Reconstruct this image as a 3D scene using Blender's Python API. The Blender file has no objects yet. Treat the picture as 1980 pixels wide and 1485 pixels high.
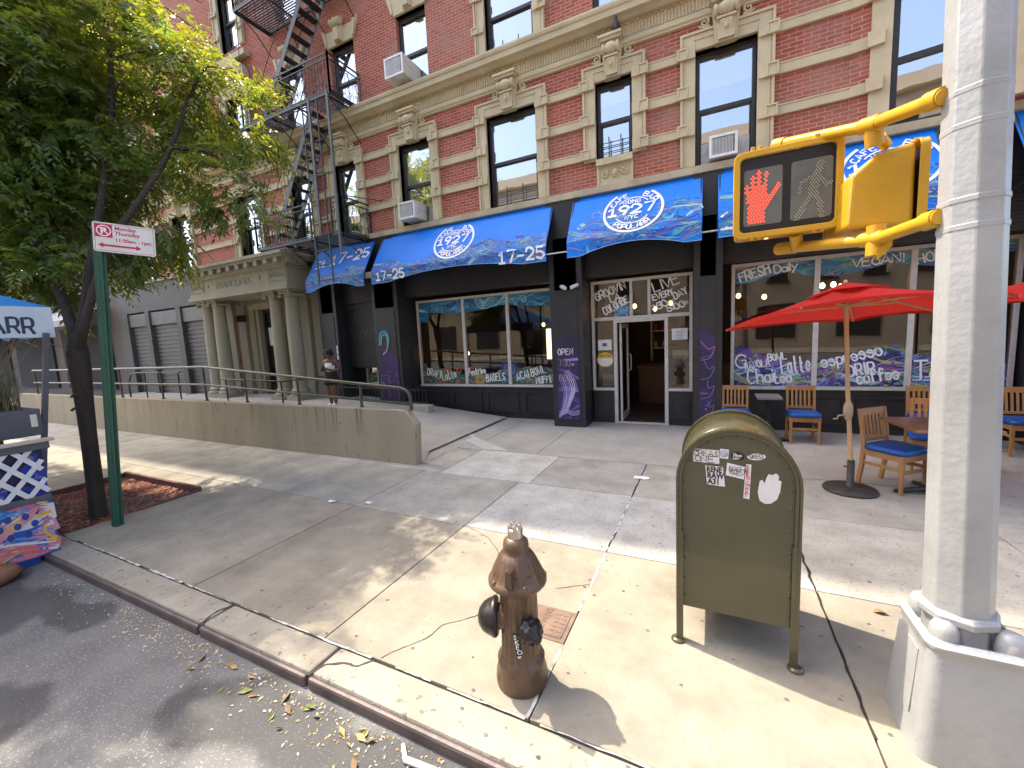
import bpy, math, random
from mathutils import Vector, Matrix
SC = bpy.context.scene
COL = SC.collection
PI = math.pi
rnd = random.Random(7)

# ---------------------------------------------------------------- mesh helpers
class MB:
    """collects faces; build() links them as ONE mesh object"""
    def __init__(s):
        s.v = []; s.f = []; s.m = []; s.c = []; s.s = []
    def add(s, vs, fs, mat=0, col=None, smooth=False):
        b = len(s.v); s.v += [tuple(v) for v in vs]
        for f in fs:
            s.f.append([b + i for i in f]); s.m.append(mat); s.c.append(col); s.s.append(smooth)
        return s
    def box(s, x0, x1, y0, y1, z0, z1, mat=0, col=None):
        v = [(x, y, z) for x in (x0, x1) for y in (y0, y1) for z in (z0, z1)]
        return s.add(v, [(0, 1, 3, 2), (4, 6, 7, 5), (0, 4, 5, 1), (2, 3, 7, 6), (0, 2, 6, 4), (1, 5, 7, 3)], mat, col)
    def obox(s, M, sx, sy, sz, mat=0, col=None):
        v = [M @ Vector((x, y, z)) for x in (-sx / 2, sx / 2) for y in (-sy / 2, sy / 2) for z in (-sz / 2, sz / 2)]
        return s.add(v, [(0, 1, 3, 2), (4, 6, 7, 5), (0, 4, 5, 1), (2, 3, 7, 6), (0, 2, 6, 4), (1, 5, 7, 3)], mat, col)
    def bar(s, p, q, w, h=None, up=(0, 0, 1), mat=0, col=None):
        p = Vector(p); q = Vector(q); h = h or w
        d = (q - p); L = d.length
        if L < 1e-6: return s
        d.normalize(); u = Vector(up)
        if abs(d.dot(u)) > .99: u = Vector((0, 1, 0))
        a = d.cross(u).normalized(); b = a.cross(d)
        M = Matrix(((a.x, d.x, b.x, 0), (a.y, d.y, b.y, 0), (a.z, d.z, b.z, 0), (0, 0, 0, 1)))
        M.translation = (p + q) / 2
        return s.obox(M, w, L, h, mat, col)
    def tube(s, pts, r, n=8, mat=0, col=None, caps=True, smooth=True):
        pts = [Vector(p) for p in pts]
        if not isinstance(r, (list, tuple)): r = [r] * len(pts)
        ref = None; vs = []; N = len(pts)
        for i, p in enumerate(pts):
            t = (pts[min(i + 1, N - 1)] - pts[max(i - 1, 0)]).normalized()
            if ref is None:
                ref = Vector((0, 0, 1)) if abs(t.z) < .9 else Vector((1, 0, 0))
            a = (ref - t * ref.dot(t)).normalized(); ref = a; b = t.cross(a)
            for k in range(n):
                th = 2 * PI * k / n
                vs.append(p + (a * math.cos(th) + b * math.sin(th)) * r[i])
        fs = []
        for i in range(N - 1):
            for k in range(n):
                fs.append((i * n + k, i * n + (k + 1) % n, (i + 1) * n + (k + 1) % n, (i + 1) * n + k))
        s.add(vs, fs, mat, col, smooth)
        if caps:
            s.add(vs[:n][::-1], [tuple(range(n))], mat, col)
            s.add(vs[-n:], [tuple(range(n))], mat, col)
        return s
    def lathe(s, prof, M=None, n=24, mat=0, col=None, smooth=True, mod=None):
        """prof = [(r, h)] turned about local z; mod(k, i) scales the radius (flutes)"""
        if M is None: M = Matrix()
        elif not isinstance(M, Matrix): M = Matrix.Translation(M)
        vs = []
        for i, (r, h) in enumerate(prof):
            for k in range(n):
                th = 2 * PI * k / n; rr = r * (mod(k, i) if mod else 1)
                vs.append(M @ Vector((rr * math.cos(th), rr * math.sin(th), h)))
        fs = []
        for i in range(len(prof) - 1):
            for k in range(n):
                fs.append((i * n + k, i * n + (k + 1) % n, (i + 1) * n + (k + 1) % n, (i + 1) * n + k))
        s.add(vs, fs, mat, col, smooth)
        s.add(vs[:n][::-1], [tuple(range(n))], mat, col)
        s.add(vs[-n:], [tuple(range(n))], mat, col)
        return s
    def prism(s, poly, d0, d1, plane='xz', mat=0, col=None):
        if plane == 'xz': g = lambda u, v, d: (u, d, v)
        elif plane == 'xy': g = lambda u, v, d: (u, v, d)
        else: g = lambda u, v, d: (d, u, v)
        n = len(poly)
        vs = [g(u, v, d0) for u, v in poly] + [g(u, v, d1) for u, v in poly]
        fs = [tuple(range(n)), tuple(range(2 * n - 1, n - 1, -1))]
        fs += [(i, i + n, (i + 1) % n + n, (i + 1) % n) for i in range(n)]
        return s.add(vs, fs, mat, col)
    def strip(s, pts, w, place, lay, col=None, mat=0):
        """a painted brush stroke: 2-D polyline with widths w, laid on a surface by place(u, v, lift)"""
        n = len(pts)
        if n < 2: return s
        if not isinstance(w, (list, tuple)): w = [w] * n
        vs = []
        for i in range(n):
            a = pts[max(i - 1, 0)]; b = pts[min(i + 1, n - 1)]
            dx, dy = b[0] - a[0], b[1] - a[1]; L = math.hypot(dx, dy) or 1
            nx, ny = -dy / L, dx / L; h = w[i] / 2
            ex = ey = 0
            if i == 0: ex, ey = -dx / L * h * .6, -dy / L * h * .6
            if i == n - 1: ex, ey = dx / L * h * .6, dy / L * h * .6
            for sg in (1, -1):
                vs.append(place(pts[i][0] + nx * h * sg + ex, pts[i][1] + ny * h * sg + ey, lay))
        return s.add(vs, [(2 * i, 2 * i + 1, 2 * i + 3, 2 * i + 2) for i in range(n - 1)], mat, col)
    def build(s, name, mats, parent=None, loc=None, bevel=0, seg=2, kind=None):
        off = Vector(loc) if loc is not None else Vector((0, 0, 0))
        if parent is not None:
            o = parent
            while o is not None: off = off + Vector(o.location); o = o.parent
        me = bpy.data.meshes.new(name)
        me.from_pydata([(v[0] - off.x, v[1] - off.y, v[2] - off.z) for v in s.v], [], s.f)
        if not isinstance(mats, (list, tuple)): mats = [mats]
        for m in mats: me.materials.append(m)
        me.polygons.foreach_set('material_index', s.m)
        me.polygons.foreach_set('use_smooth', s.s)
        if any(c is not None for c in s.c):
            at = me.color_attributes.new('Col', 'FLOAT_COLOR', 'CORNER')
            d = []
            for f, c in zip(s.f, s.c):
                c = c or (1, 1, 1)
                d += [c[0], c[1], c[2], 1.0] * len(f)
            at.data.foreach_set('color', d)
        me.update()
        ob = bpy.data.objects.new(name, me); COL.objects.link(ob)
        if parent is not None: ob.parent = parent
        if loc is not None: ob.location = loc
        if bevel:
            b = ob.modifiers.new('bevel', 'BEVEL'); b.width = bevel; b.segments = seg
            b.limit_method = 'ANGLE'; b.angle_limit = math.radians(38)
        if kind: ob['kind'] = kind
        return ob

def tag(o, label=None, cat=None, group=None, kind=None):
    if label: o['label'] = label
    if cat: o['category'] = cat
    if group: o['group'] = group
    if kind: o['kind'] = kind
    return o
def thing(name, label, cat, loc=(0, 0, 0), group=None):
    o = bpy.data.objects.new(name, None); COL.objects.link(o); o.location = loc; o.empty_display_size = .2
    return tag(o, label, cat, group)
def kids(o): return [c for c in bpy.data.objects if c.parent == o]
def dup(o, label, loc, rz=0, group=None):
    def cp(a, par):
        c = a.copy(); COL.objects.link(c); c.parent = par
        for ch in kids(a): cp(ch, c)
        return c
    r = cp(o, None); r.location = loc; r.rotation_euler = (0, 0, rz)
    return tag(r, label, None, group)

# ---------------------------------------------------------------- materials
def lin(c):
    return tuple(((x / 12.92) if x <= .04045 else ((x + .055) / 1.055) ** 2.4) for x in c)
def mk(name, c, r=.6, m=0, c2=None, ns=5, lo=.35, hi=.7, bump=0, bs=60, bd=.01, spec=.5, coat=0, pos=False, attr=False, speck=None, emit=None, es=1, streak=False):
    M = bpy.data.materials.new(name); M.use_nodes = True
    nt = M.node_tree; N = nt.nodes; L = nt.links
    p = N['Principled BSDF']
    p.inputs['Roughness'].default_value = r; p.inputs['Metallic'].default_value = m
    p.inputs['Specular IOR Level'].default_value = spec; p.inputs['Coat Weight'].default_value = coat
    if pos:
        g = N.new('ShaderNodeNewGeometry'); vec = g.outputs['Position']
    else:
        g = N.new('ShaderNodeTexCoord'); vec = g.outputs['Object']
    if streak:
        mp = N.new('ShaderNodeMapping'); mp.inputs['Scale'].default_value = (1, 1, .12); L.new(vec, mp.inputs['Vector']); svec = mp.outputs[0]
    else: svec = vec
    nz = N.new('ShaderNodeTexNoise'); nz.inputs['Scale'].default_value = ns; nz.inputs['Detail'].default_value = 6; nz.inputs['Roughness'].default_value = .65
    L.new(svec, nz.inputs['Vector'])
    mr = N.new('ShaderNodeMapRange'); mr.inputs[1].default_value = lo; mr.inputs[2].default_value = hi; L.new(nz.outputs['Fac'], mr.inputs[0])
    mx = N.new('ShaderNodeMix'); mx.data_type = 'RGBA'
    L.new(mr.outputs[0], mx.inputs['Factor'])
    if attr:
        at = N.new('ShaderNodeAttribute'); at.attribute_name = 'Col'
        L.new(at.outputs['Color'], mx.inputs['A'])
        mu = N.new('ShaderNodeMix'); mu.data_type = 'RGBA'; mu.blend_type = 'MULTIPLY'; mu.inputs['Factor'].default_value = 1
        L.new(at.outputs['Color'], mu.inputs['A']); k = c if isinstance(c, float) else .75
        mu.inputs['B'].default_value = (k, k, k, 1); L.new(mu.outputs['Result'], mx.inputs['B'])
    else:
        c2 = c2 or tuple(x * .72 for x in c)
        mx.inputs['A'].default_value = (*c, 1); mx.inputs['B'].default_value = (*c2, 1)
    out = mx.outputs['Result']
    if speck:                                   # small flecks: (colour, scale, threshold)
        n2 = N.new('ShaderNodeTexNoise'); n2.inputs['Scale'].default_value = speck[1]; n2.inputs['Detail'].default_value = 3; L.new(vec, n2.inputs['Vector'])
        m2 = N.new('ShaderNodeMapRange'); m2.inputs[1].default_value = speck[2]; m2.inputs[2].default_value = speck[2] + .06; L.new(n2.outputs['Fac'], m2.inputs[0])
        x2 = N.new('ShaderNodeMix'); x2.data_type = 'RGBA'; L.new(m2.outputs[0], x2.inputs['Factor']); L.new(out, x2.inputs['A']); x2.inputs['B'].default_value = (*speck[0], 1)
        out = x2.outputs['Result']
    L.new(out, p.inputs['Base Color'])
    if bump:
        n3 = N.new('ShaderNodeTexNoise'); n3.inputs['Scale'].default_value = bs; n3.inputs['Detail'].default_value = 5; L.new(vec, n3.inputs['Vector'])
        bp = N.new('ShaderNodeBump'); bp.inputs['Strength'].default_value = bump; bp.inputs['Distance'].default_value = bd; L.new(n3.outputs['Fac'], bp.inputs['Height'])
        L.new(bp.outputs[0], p.inputs['Normal'])
    if emit:
        p.inputs['Emission Color'].default_value = (*emit, 1); p.inputs['Emission Strength'].default_value = es
    return M

def mk_brick():
    M = bpy.data.materials.new('red_brick'); M.use_nodes = True
    nt = M.node_tree; N = nt.nodes; L = nt.links; p = N['Principled BSDF']
    g = N.new('ShaderNodeNewGeometry'); sp = N.new('ShaderNodeSeparateXYZ'); L.new(g.outputs['Position'], sp.inputs[0])
    ad = N.new('ShaderNodeMath'); ad.operation = 'ADD'; L.new(sp.outputs[0], ad.inputs[0]); L.new(sp.outputs[1], ad.inputs[1])
    cb = N.new('ShaderNodeCombineXYZ'); L.new(ad.outputs[0], cb.inputs[0]); L.new(sp.outputs[2], cb.inputs[1])
    b = N.new('ShaderNodeTexBrick'); L.new(cb.outputs[0], b.inputs['Vector'])
    b.inputs['Scale'].default_value = 1; b.inputs['Brick Width'].default_value = .165; b.inputs['Row Height'].default_value = .0535
    b.inputs['Mortar Size'].default_value = .0055; b.inputs['Mortar Smooth'].default_value = .3; b.inputs['Bias'].default_value = -.1
    b.inputs['Color1'].default_value = (.42, .115, .075, 1); b.inputs['Color2'].default_value = (.29, .075, .05, 1)
    b.inputs['Mortar'].default_value = (.54, .34, .26, 1)
    nz = N.new('ShaderNodeTexNoise'); nz.inputs['Scale'].default_value = .9; nz.inputs['Detail'].default_value = 7; nz.inputs['Roughness'].default_value = .7; L.new(g.outputs['Position'], nz.inputs['Vector'])
    mr = N.new('ShaderNodeMapRange'); mr.inputs[1].default_value = .50; mr.inputs[2].default_value = .74; mr.inputs[4].default_value = .8; L.new(nz.outputs['Fac'], mr.inputs[0])
    mx = N.new('ShaderNodeMix'); mx.data_type = 'RGBA'; L.new(mr.outputs[0], mx.inputs['Factor']); L.new(b.outputs['Color'], mx.inputs['A']); mx.inputs['B'].default_value = (.36, .22, .18, 1)
    L.new(mx.outputs['Result'], p.inputs['Base Color']); p.inputs['Roughness'].default_value = .85; p.inputs['Specular IOR Level'].default_value = .2
    n2 = N.new('ShaderNodeTexNoise'); n2.inputs['Scale'].default_value = 90; L.new(g.outputs['Position'], n2.inputs['Vector'])
    a2 = N.new('ShaderNodeMath'); a2.operation = 'MULTIPLY_ADD'; a2.inputs[1].default_value = .25; L.new(n2.outputs['Fac'], a2.inputs[0])
    iv = N.new('ShaderNodeMath'); iv.operation = 'SUBTRACT'; iv.inputs[0].default_value = 1; L.new(b.outputs['Fac'], iv.inputs[1]); L.new(iv.outputs[0], a2.inputs[2])
    bp = N.new('ShaderNodeBump'); bp.inputs['Strength'].default_value = .8; bp.inputs['Distance'].default_value = .006; L.new(a2.outputs[0], bp.inputs['Height']); L.new(bp.outputs[0], p.inputs['Normal'])
    return M

def mk_glass(name, tint=(1, 1, 1), refl=1.0, base=.06):
    """window pane: clear body with a mirror reflection that grows at grazing angles"""
    M = bpy.data.materials.new(name); M.use_nodes = True
    nt = M.node_tree; N = nt.nodes; L = nt.links; N.remove(N['Principled BSDF'])
    o = N['Material Output']; t = N.new('ShaderNodeBsdfTransparent'); t.inputs[0].default_value = (*tint, 1)
    g = N.new('ShaderNodeBsdfGlossy'); g.inputs['Roughness'].default_value = .01; g.inputs[0].default_value = (refl, refl, refl, 1)
    lw = N.new('ShaderNodeFresnel'); lw.inputs['IOR'].default_value = 1.52
    ad = N.new('ShaderNodeMath'); ad.operation = 'MULTIPLY_ADD'; ad.inputs[1].default_value = 1.6; ad.inputs[2].default_value = base; ad.use_clamp = True
    L.new(lw.outputs[0], ad.inputs[0])
    tc = N.new('ShaderNodeNewGeometry'); nz = N.new('ShaderNodeTexNoise'); nz.inputs['Scale'].default_value = 1.6; L.new(tc.outputs['Position'], nz.inputs['Vector'])
    bp = N.new('ShaderNodeBump'); bp.inputs['Strength'].default_value = .03; bp.inputs['Distance'].default_value = .04; L.new(nz.outputs['Fac'], bp.inputs['Height']); L.new(bp.outputs[0], g.inputs['Normal'])
    mx = N.new('ShaderNodeMixShader'); L.new(ad.outputs[0], mx.inputs[0]); L.new(t.outputs[0], mx.inputs[1]); L.new(g.outputs[0], mx.inputs[2]); L.new(mx.outputs[0], o.inputs[0])
    return M

def mk_leaf(name, c, tr):
    M = bpy.data.materials.new(name); M.use_nodes = True
    nt = M.node_tree; N = nt.nodes; L = nt.links; p = N['Principled BSDF']; o = N['Material Output']
    at = N.new('ShaderNodeAttribute'); at.attribute_name = 'Col'
    mu = N.new('ShaderNodeMix'); mu.data_type = 'RGBA'; mu.blend_type = 'MULTIPLY'; mu.inputs['Factor'].default_value = 1
    L.new(at.outputs['Color'], mu.inputs['A']); mu.inputs['B'].default_value = (*c, 1); L.new(mu.outputs['Result'], p.inputs['Base Color'])
    p.inputs['Roughness'].default_value = .38
    t = N.new('ShaderNodeBsdfTranslucent'); m2 = N.new('ShaderNodeMix'); m2.data_type = 'RGBA'; m2.blend_type = 'MULTIPLY'; m2.inputs['Factor'].default_value = 1
    L.new(at.outputs['Color'], m2.inputs['A']); m2.inputs['B'].default_value = (*tr, 1); L.new(m2.outputs['Result'], t.inputs[0])
    ad = N.new('ShaderNodeAddShader'); L.new(p.outputs[0], ad.inputs[0]); L.new(t.outputs[0], ad.inputs[1]); L.new(ad.outputs[0], o.inputs[0])
    return M

STONE = mk('limestone', (.60, .51, .33), .8, c2=(.48, .40, .26), ns=2.5, bump=.25, bs=45, bd=.004, pos=True, spec=.25)
STONE_D = mk('weathered_limestone', (.50, .43, .29), .85, c2=(.33, .28, .195), ns=3, bump=.3, bs=40, bd=.005, pos=True, spec=.2)
STUCCO = mk('grey_stucco', (.36, .335, .255), .85, c2=(.27, .25, .19), ns=1.7, bump=.15, bs=60, bd=.003, pos=True, streak=True, spec=.2)
BRICK = mk_brick()
BLACK = mk('black_paint', (.016, .0175, .021), .42, c2=(.026, .028, .034), ns=3, bump=.08, bs=30, bd=.003, pos=True)
BLACK2 = mk('black_shutter_paint', (.014, .014, .018), .5, c2=(.02, .018, .024), ns=6, pos=True)
DARKWIN = mk('dark_bronze_sash', (.022, .018, .016), .4, c2=(.04, .035, .03), ns=20, pos=True)
IRON = mk('black_iron', (.016, .018, .02), .45, c2=(.03, .032, .033), ns=14, pos=True)
STAIRPAINT = mk('grey_blue_iron', (.10, .115, .12), .5, c2=(.06, .068, .072), ns=9, pos=True)
GLASS_UP = mk_glass('upper_glass', (.95, .97, .98), .98, .44)
GLASS = mk_glass('shop_glass', (.82, .82, .80), .72, .03)
BLIND = mk('white_blind', (.86, .88, .90), .8, c2=(.74, .77, .81), ns=1.2, pos=True)
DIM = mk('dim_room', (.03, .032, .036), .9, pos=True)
ALU = mk('white_aluminium', (.62, .61, .58), .4, c2=(.48, .47, .45), ns=12, pos=True, m=.1)
PAINT = mk('brush_paint', .86, .55, attr=True, ns=30, lo=.4, hi=.8)
WHITEP = mk('white_brush_paint', (.86, .87, .88), .5, c2=(.74, .76, .8), ns=40)
CONC = mk('ramp_concrete', (.40, .35, .255), .9, c2=(.30, .265, .195), ns=1.3, bump=.2, bs=55, bd=.004, pos=True, spec=.2, streak=True, speck=((.22, .19, .14), 9, .66))
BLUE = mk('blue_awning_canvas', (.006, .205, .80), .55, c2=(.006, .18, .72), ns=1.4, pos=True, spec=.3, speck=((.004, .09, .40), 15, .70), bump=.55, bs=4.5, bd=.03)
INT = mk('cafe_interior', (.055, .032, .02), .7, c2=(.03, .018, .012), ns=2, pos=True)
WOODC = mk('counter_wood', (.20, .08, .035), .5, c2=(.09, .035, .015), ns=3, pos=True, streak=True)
GALV = mk('galvanised_steel', (.42, .42, .41), .45, m=.4, c2=(.33, .33, .33), ns=4, pos=True)
RAILM = mk('brown_rail_metal', (.12, .10, .085), .38, m=.5, c2=(.07, .06, .05), ns=8, pos=True)
PAPER = mk('white_paper', (.78, .79, .80), .7, c2=(.7, .71, .72))
ASPH = None
# ---------------------------------------------------------------- setting: road, kerb, pavement
def mk_asphalt():
    M = mk('asphalt', (.175, .17, .162), .85, c2=(.115, .113, .11), ns=2.2, bump=.5, bs=150, bd=.006, pos=True, spec=.3, speck=((.27, .265, .255), 95, .59))
    nt = M.node_tree; N = nt.nodes; L = nt.links; p = N['Principled BSDF']
    src = p.inputs['Base Color'].links[0].from_socket
    g = N.new('ShaderNodeNewGeometry'); sp = N.new('ShaderNodeSeparateXYZ'); L.new(g.outputs['Position'], sp.inputs[0])
    nz = N.new('ShaderNodeTexNoise'); nz.inputs['Scale'].default_value = 1.8; nz.inputs['Detail'].default_value = 4; L.new(g.outputs['Position'], nz.inputs['Vector'])
    def ell(cx, cy, rx, ry):                      # damp patches that dried with their own outline
        a = N.new('ShaderNodeMath'); a.operation = 'SUBTRACT'; L.new(sp.outputs[0], a.inputs[0]); a.inputs[1].default_value = cx
        b = N.new('ShaderNodeMath'); b.operation = 'SUBTRACT'; L.new(sp.outputs[1], b.inputs[0]); b.inputs[1].default_value = cy
        a2 = N.new('ShaderNodeMath'); a2.operation = 'DIVIDE'; L.new(a.outputs[0], a2.inputs[0]); a2.inputs[1].default_value = rx
        b2 = N.new('ShaderNodeMath'); b2.operation = 'DIVIDE'; L.new(b.outputs[0], b2.inputs[0]); b2.inputs[1].default_value = ry
        c = N.new('ShaderNodeCombineXYZ'); L.new(a2.outputs[0], c.inputs[0]); L.new(b2.outputs[0], c.inputs[1])
        l = N.new('ShaderNodeVectorMath'); l.operation = 'LENGTH'; L.new(c.outputs[0], l.inputs[0])
        s = N.new('ShaderNodeMath'); s.operation = 'MULTIPLY_ADD'; s.inputs[1].default_value = 2.6; L.new(nz.outputs['Fac'], s.inputs[0]); L.new(l.outputs['Value'], s.inputs[2])
        r = N.new('ShaderNodeMapRange'); r.inputs[1].default_value = 2.3; r.inputs[2].default_value = 2.05; L.new(s.outputs[0], r.inputs[0])
        return r.outputs[0]
    f = None
    for e in ((-4.6, .82, .75, .34), (-3.95, .98, .5, .16), (-1.2, .98, 1.3, .26), (-3.2, .45, .5, .2)):
        q = ell(*e)
        if f is None: f = q
        else:
            m = N.new('ShaderNodeMath'); m.operation = 'MAXIMUM'; L.new(f, m.inputs[0]); L.new(q, m.inputs[1]); f = m.outputs[0]
    mx = N.new('ShaderNodeMix'); mx.data_type = 'RGBA'; mu = N.new('ShaderNodeMath'); mu.operation = 'MULTIPLY'; mu.inputs[1].default_value = .62; L.new(f, mu.inputs[0])
    L.new(mu.outputs[0], mx.inputs['Factor']); L.new(src, mx.inputs['A']); mx.inputs['B'].default_value = (.035, .035, .036, 1); L.new(mx.outputs['Result'], p.inputs['Base Color'])
    return M
ASPH = mk_asphalt()
PAVE = mk('pavement_concrete', .58, .85, attr=True, ns=2.6, lo=.30, hi=.72, bump=.6, bs=120, bd=.004, pos=True, spec=.2, speck=((.27, .24, .19), 42, .60))
AGG = mk('exposed_aggregate', (.40, .37, .32), .9, c2=(.30, .28, .245), ns=1.6, bump=.7, bs=130, bd=.006, pos=True, spec=.25, speck=((.12, .105, .095), 95, .60))
SOIL = mk('dark_joint', (.05, .042, .035), .95, pos=True)
CAULK = mk('white_joint_sealant', (.62, .60, .55), .8, c2=(.2, .18, .15), ns=13, lo=.45, hi=.6, pos=True)
TAR = mk('black_joint_tar', (.03, .027, .025), .7, pos=True)
STEEL = mk('kerb_steel', (.17, .135, .125), .55, m=.25, c2=(.09, .07, .065), ns=5, bump=.2, bs=40, pos=True)
KERBM = mk('kerb_concrete', (.36, .325, .255), .9, c2=(.26, .23, .18), ns=4.5, bump=.7, bs=70, bd=.006, pos=True, speck=((.17, .15, .115), 22, .62))

RZ = -.065
m = MB(); m.add([(-90, -60, RZ), (90, -60, RZ), (90, 1.3, RZ), (-90, 1.3, RZ)], [(0, 1, 2, 3)])
m.build('road', ASPH, kind='structure')
m = MB(); m.box(-90, 60, 1.3, 60, -.4, -.025); m.build('ground', SOIL, kind='structure')

# pavement: slabs with open joints; rows parallel to the kerb
sm = MB(); G = .004
xs = [-34, -30, -26, -22, -18, -15, -12.5, -10.2, -8.6, -7.32, -5.5, -4.45, -3.31, -1.97, -.70, .60, 1.95, 3.3, 4.7, 6.1, 8, 10, 13, 20]
ys = [1.435, 2.60, 2.92, 4.075, 5.14]
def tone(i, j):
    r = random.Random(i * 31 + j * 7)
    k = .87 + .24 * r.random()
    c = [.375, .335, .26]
    if j >= 2: c = [.43, .405, .34]  # rows in the building's shade painted lighter than the sunlit ones, lifting the shade
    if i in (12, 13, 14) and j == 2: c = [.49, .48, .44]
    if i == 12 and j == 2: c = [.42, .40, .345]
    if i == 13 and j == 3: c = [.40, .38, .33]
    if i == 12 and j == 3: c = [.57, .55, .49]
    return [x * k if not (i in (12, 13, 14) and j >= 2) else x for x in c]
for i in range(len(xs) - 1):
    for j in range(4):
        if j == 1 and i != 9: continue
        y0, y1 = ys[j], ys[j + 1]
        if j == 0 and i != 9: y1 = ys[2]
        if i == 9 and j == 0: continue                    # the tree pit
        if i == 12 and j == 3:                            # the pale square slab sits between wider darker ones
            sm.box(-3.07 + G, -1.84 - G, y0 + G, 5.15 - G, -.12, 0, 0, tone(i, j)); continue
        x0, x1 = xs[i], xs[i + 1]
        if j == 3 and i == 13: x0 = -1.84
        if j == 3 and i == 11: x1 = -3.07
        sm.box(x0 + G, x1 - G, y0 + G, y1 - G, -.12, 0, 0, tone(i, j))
for x0, x1 in ((-40, -3.3), (-3.3, -2.2), (-2.2, 0.62), (.62, 20)):
    sm.box(x0 + G, x1 - G, 5.15 + G, 7.62, -.12, 0, 1, (1, 1, 1))
sm.build('pavement', [PAVE, AGG], kind='structure', bevel=.0025, seg=1)
# patch strip of fresh concrete by the ramp end
m = MB(); m.prism([(-5.35, 7.05), (-4.9, 7.1), (-4.3, 6.5), (-3.5, 5.75), (-2.9, 5.36), (-2.62, 5.17), (-3.04, 5.17), (-3.55, 5.5), (-4.4, 6.1)], .002, .006, 'xy')
m.build('pavement_patch', mk('patch_concrete', (.47, .46, .41), .9, c2=(.38, .37, .33), ns=4, bump=.3, pos=True), kind='structure')

# kerb: concrete lengths faced with a steel nosing
m = MB(); kx = [-40, -30, -22, -14, -9, -5.6, -2.80, -1.83, .62, 5, 12, 20]
for a, b in zip(kx, kx[1:]):
    m.box(a + .008, b - .008, 1.235, 1.425, -.3, 0, 0)
    m.box(a + .008, b - .012, 1.205, 1.234, -.3, -.006, 1)
m.build('kerb', [KERBM, STEEL], kind='structure', bevel=.016)
# joint fillings and hairline cracks laid on the pavement
def wob(a, b, n, amp, seed):
    r = random.Random(seed); o = []
    for i in range(n + 1):
        t = i / n; x = a[0] + (b[0] - a[0]) * t; y = a[1] + (b[1] - a[1]) * t
        k = amp if 0 < i < n else 0
        o.append((x + r.uniform(-k, k), y + r.uniform(-k, k)))
    return o
fl = lambda u, v, l: (u, v, .0015 + l)
m = MB(); r = random.Random(3); x = -5.4
while x < .5:                                             # broken white sealant along the kerb joint
    L_ = r.uniform(.12, .5); w_ = r.uniform(.008, .019)
    P = wob((x, 1.431 + r.uniform(-.003, .003)), (x + L_, 1.431), 7, .003, r.random())
    m.strip(P, [w_ * r.uniform(.4, 1.1) for _ in P], fl, .0002); x += L_ + r.uniform(.0, .18)
for a, b in (((-.70, 2.96), (-.70, 4.0)), ((-.70, 2.2), (-.70, 2.9)), ((-.71, 1.45), (-.70, 1.9))):
    P = wob(a, b, 12, .003, 5); m.strip(P, [r.uniform(.008, .018) for _ in P], fl, .0004)
m.build('joint_sealant', CAULK, kind='structure')
m = MB()
for a, b, n, am, w_ in (((-.70, 3.0), (-.69, 3.25), 5, .004, .012), ((-.70, 4.1), (-.70, 5.1), 8, .004, .014), ((.60, 1.9), (.60, 2.9), 14, .006, .011), ((.60, 2.95), (.60, 3.7), 12, .008, .014)):
    P = wob(a, b, n, am, 9); m.strip(P, [w_ * r.uniform(.7, 1.3) for _ in P], fl, .0006)
for pts in ([(-1.555, 1.45), (-1.5, 1.55), (-1.42, 1.66), (-1.40, 1.78), (-1.28, 1.9), (-1.21, 1.97), (-1.22, 2.1), (-1.27, 2.25), (-1.36, 2.45), (-1.47, 2.62), (-1.66, 2.80), (-1.9, 2.9)], [(-1.21, 1.97), (-1.1, 2.05), (-1.0, 2.09)], [(-.9, 2.35), (-.8, 2.42), (-.71, 2.47)],
            [(-2.80, 1.43), (-2.83, 1.33), (-2.80, 1.22)], [(-1.83, 1.22), (-1.80, 1.30), (-1.72, 1.345), (-1.63, 1.36), (-1.585, 1.42)], [(-3.5, 5.15), (-3.2, 5.04), (-3.0, 5.12), (-2.7, 5.15)]):
    Q = []
    for p0, p1 in zip(pts, pts[1:]): Q += wob(p0, p1, 4, .006, p0[0])[:-1]
    Q.append(pts[-1]); k = .012 if pts[0][1] < 1.44 else .0045
    m.strip(Q, [k * r.uniform(.5, 1.3) for _ in Q], fl, .0009)
m.build('pavement_cracks', TAR, kind='structure')

# gutter debris: seed husks, leaf bits
m = MB(); r = random.Random(11)
for i in range(1000):
    x = r.choice((r.uniform(-4.9, .4), r.uniform(-2.2, .2), r.uniform(-3.6, -2.4))); y = 1.195 - abs(r.gauss(0, .075)) - (.01 if r.random() < .8 else .1); z = RZ + .003
    a = r.uniform(0, PI); L_ = r.uniform(.004, .013); w_ = L_ * r.uniform(.25, .5)
    c = r.choice(((.55, .46, .27), (.45, .34, .15), (.6, .56, .45), (.38, .25, .08), (.5, .45, .33)))
    dx, dy = math.cos(a) * L_, math.sin(a) * L_; nx, ny = -math.sin(a) * w_, math.cos(a) * w_
    m.add([(x - dx, y - dy, z), (x + nx, y + ny, z + .003), (x + dx, y + dy, z), (x - nx, y - ny, z + .001)], [(0, 3, 2, 1)], 0, c)
for i in range(38):
    x = r.uniform(-2.6, .3); y = 1.17 - abs(r.gauss(0, .09)); a = r.uniform(0, PI * 2); L_ = r.uniform(.015, .04); z = RZ + .006
    c = r.choice(((.32, .2, .05), (.25, .27, .08), (.4, .3, .12), (.2, .13, .06)))
    dx, dy = math.cos(a) * L_, math.sin(a) * L_
    m.add([(x - dx, y - dy, z), (x - dy * .35, y + dx * .35, z + .012), (x + dx, y + dy, z + .003), (x + dy * .35, y - dx * .35, z + .002)], [(0, 3, 2, 1)], 0, c)
tag(m.build('gutter_litter', mk('litter_bits', .8, .8, attr=True)), 'pale seed husks and leaf bits scattered along the gutter', 'litter', kind='stuff')
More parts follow.
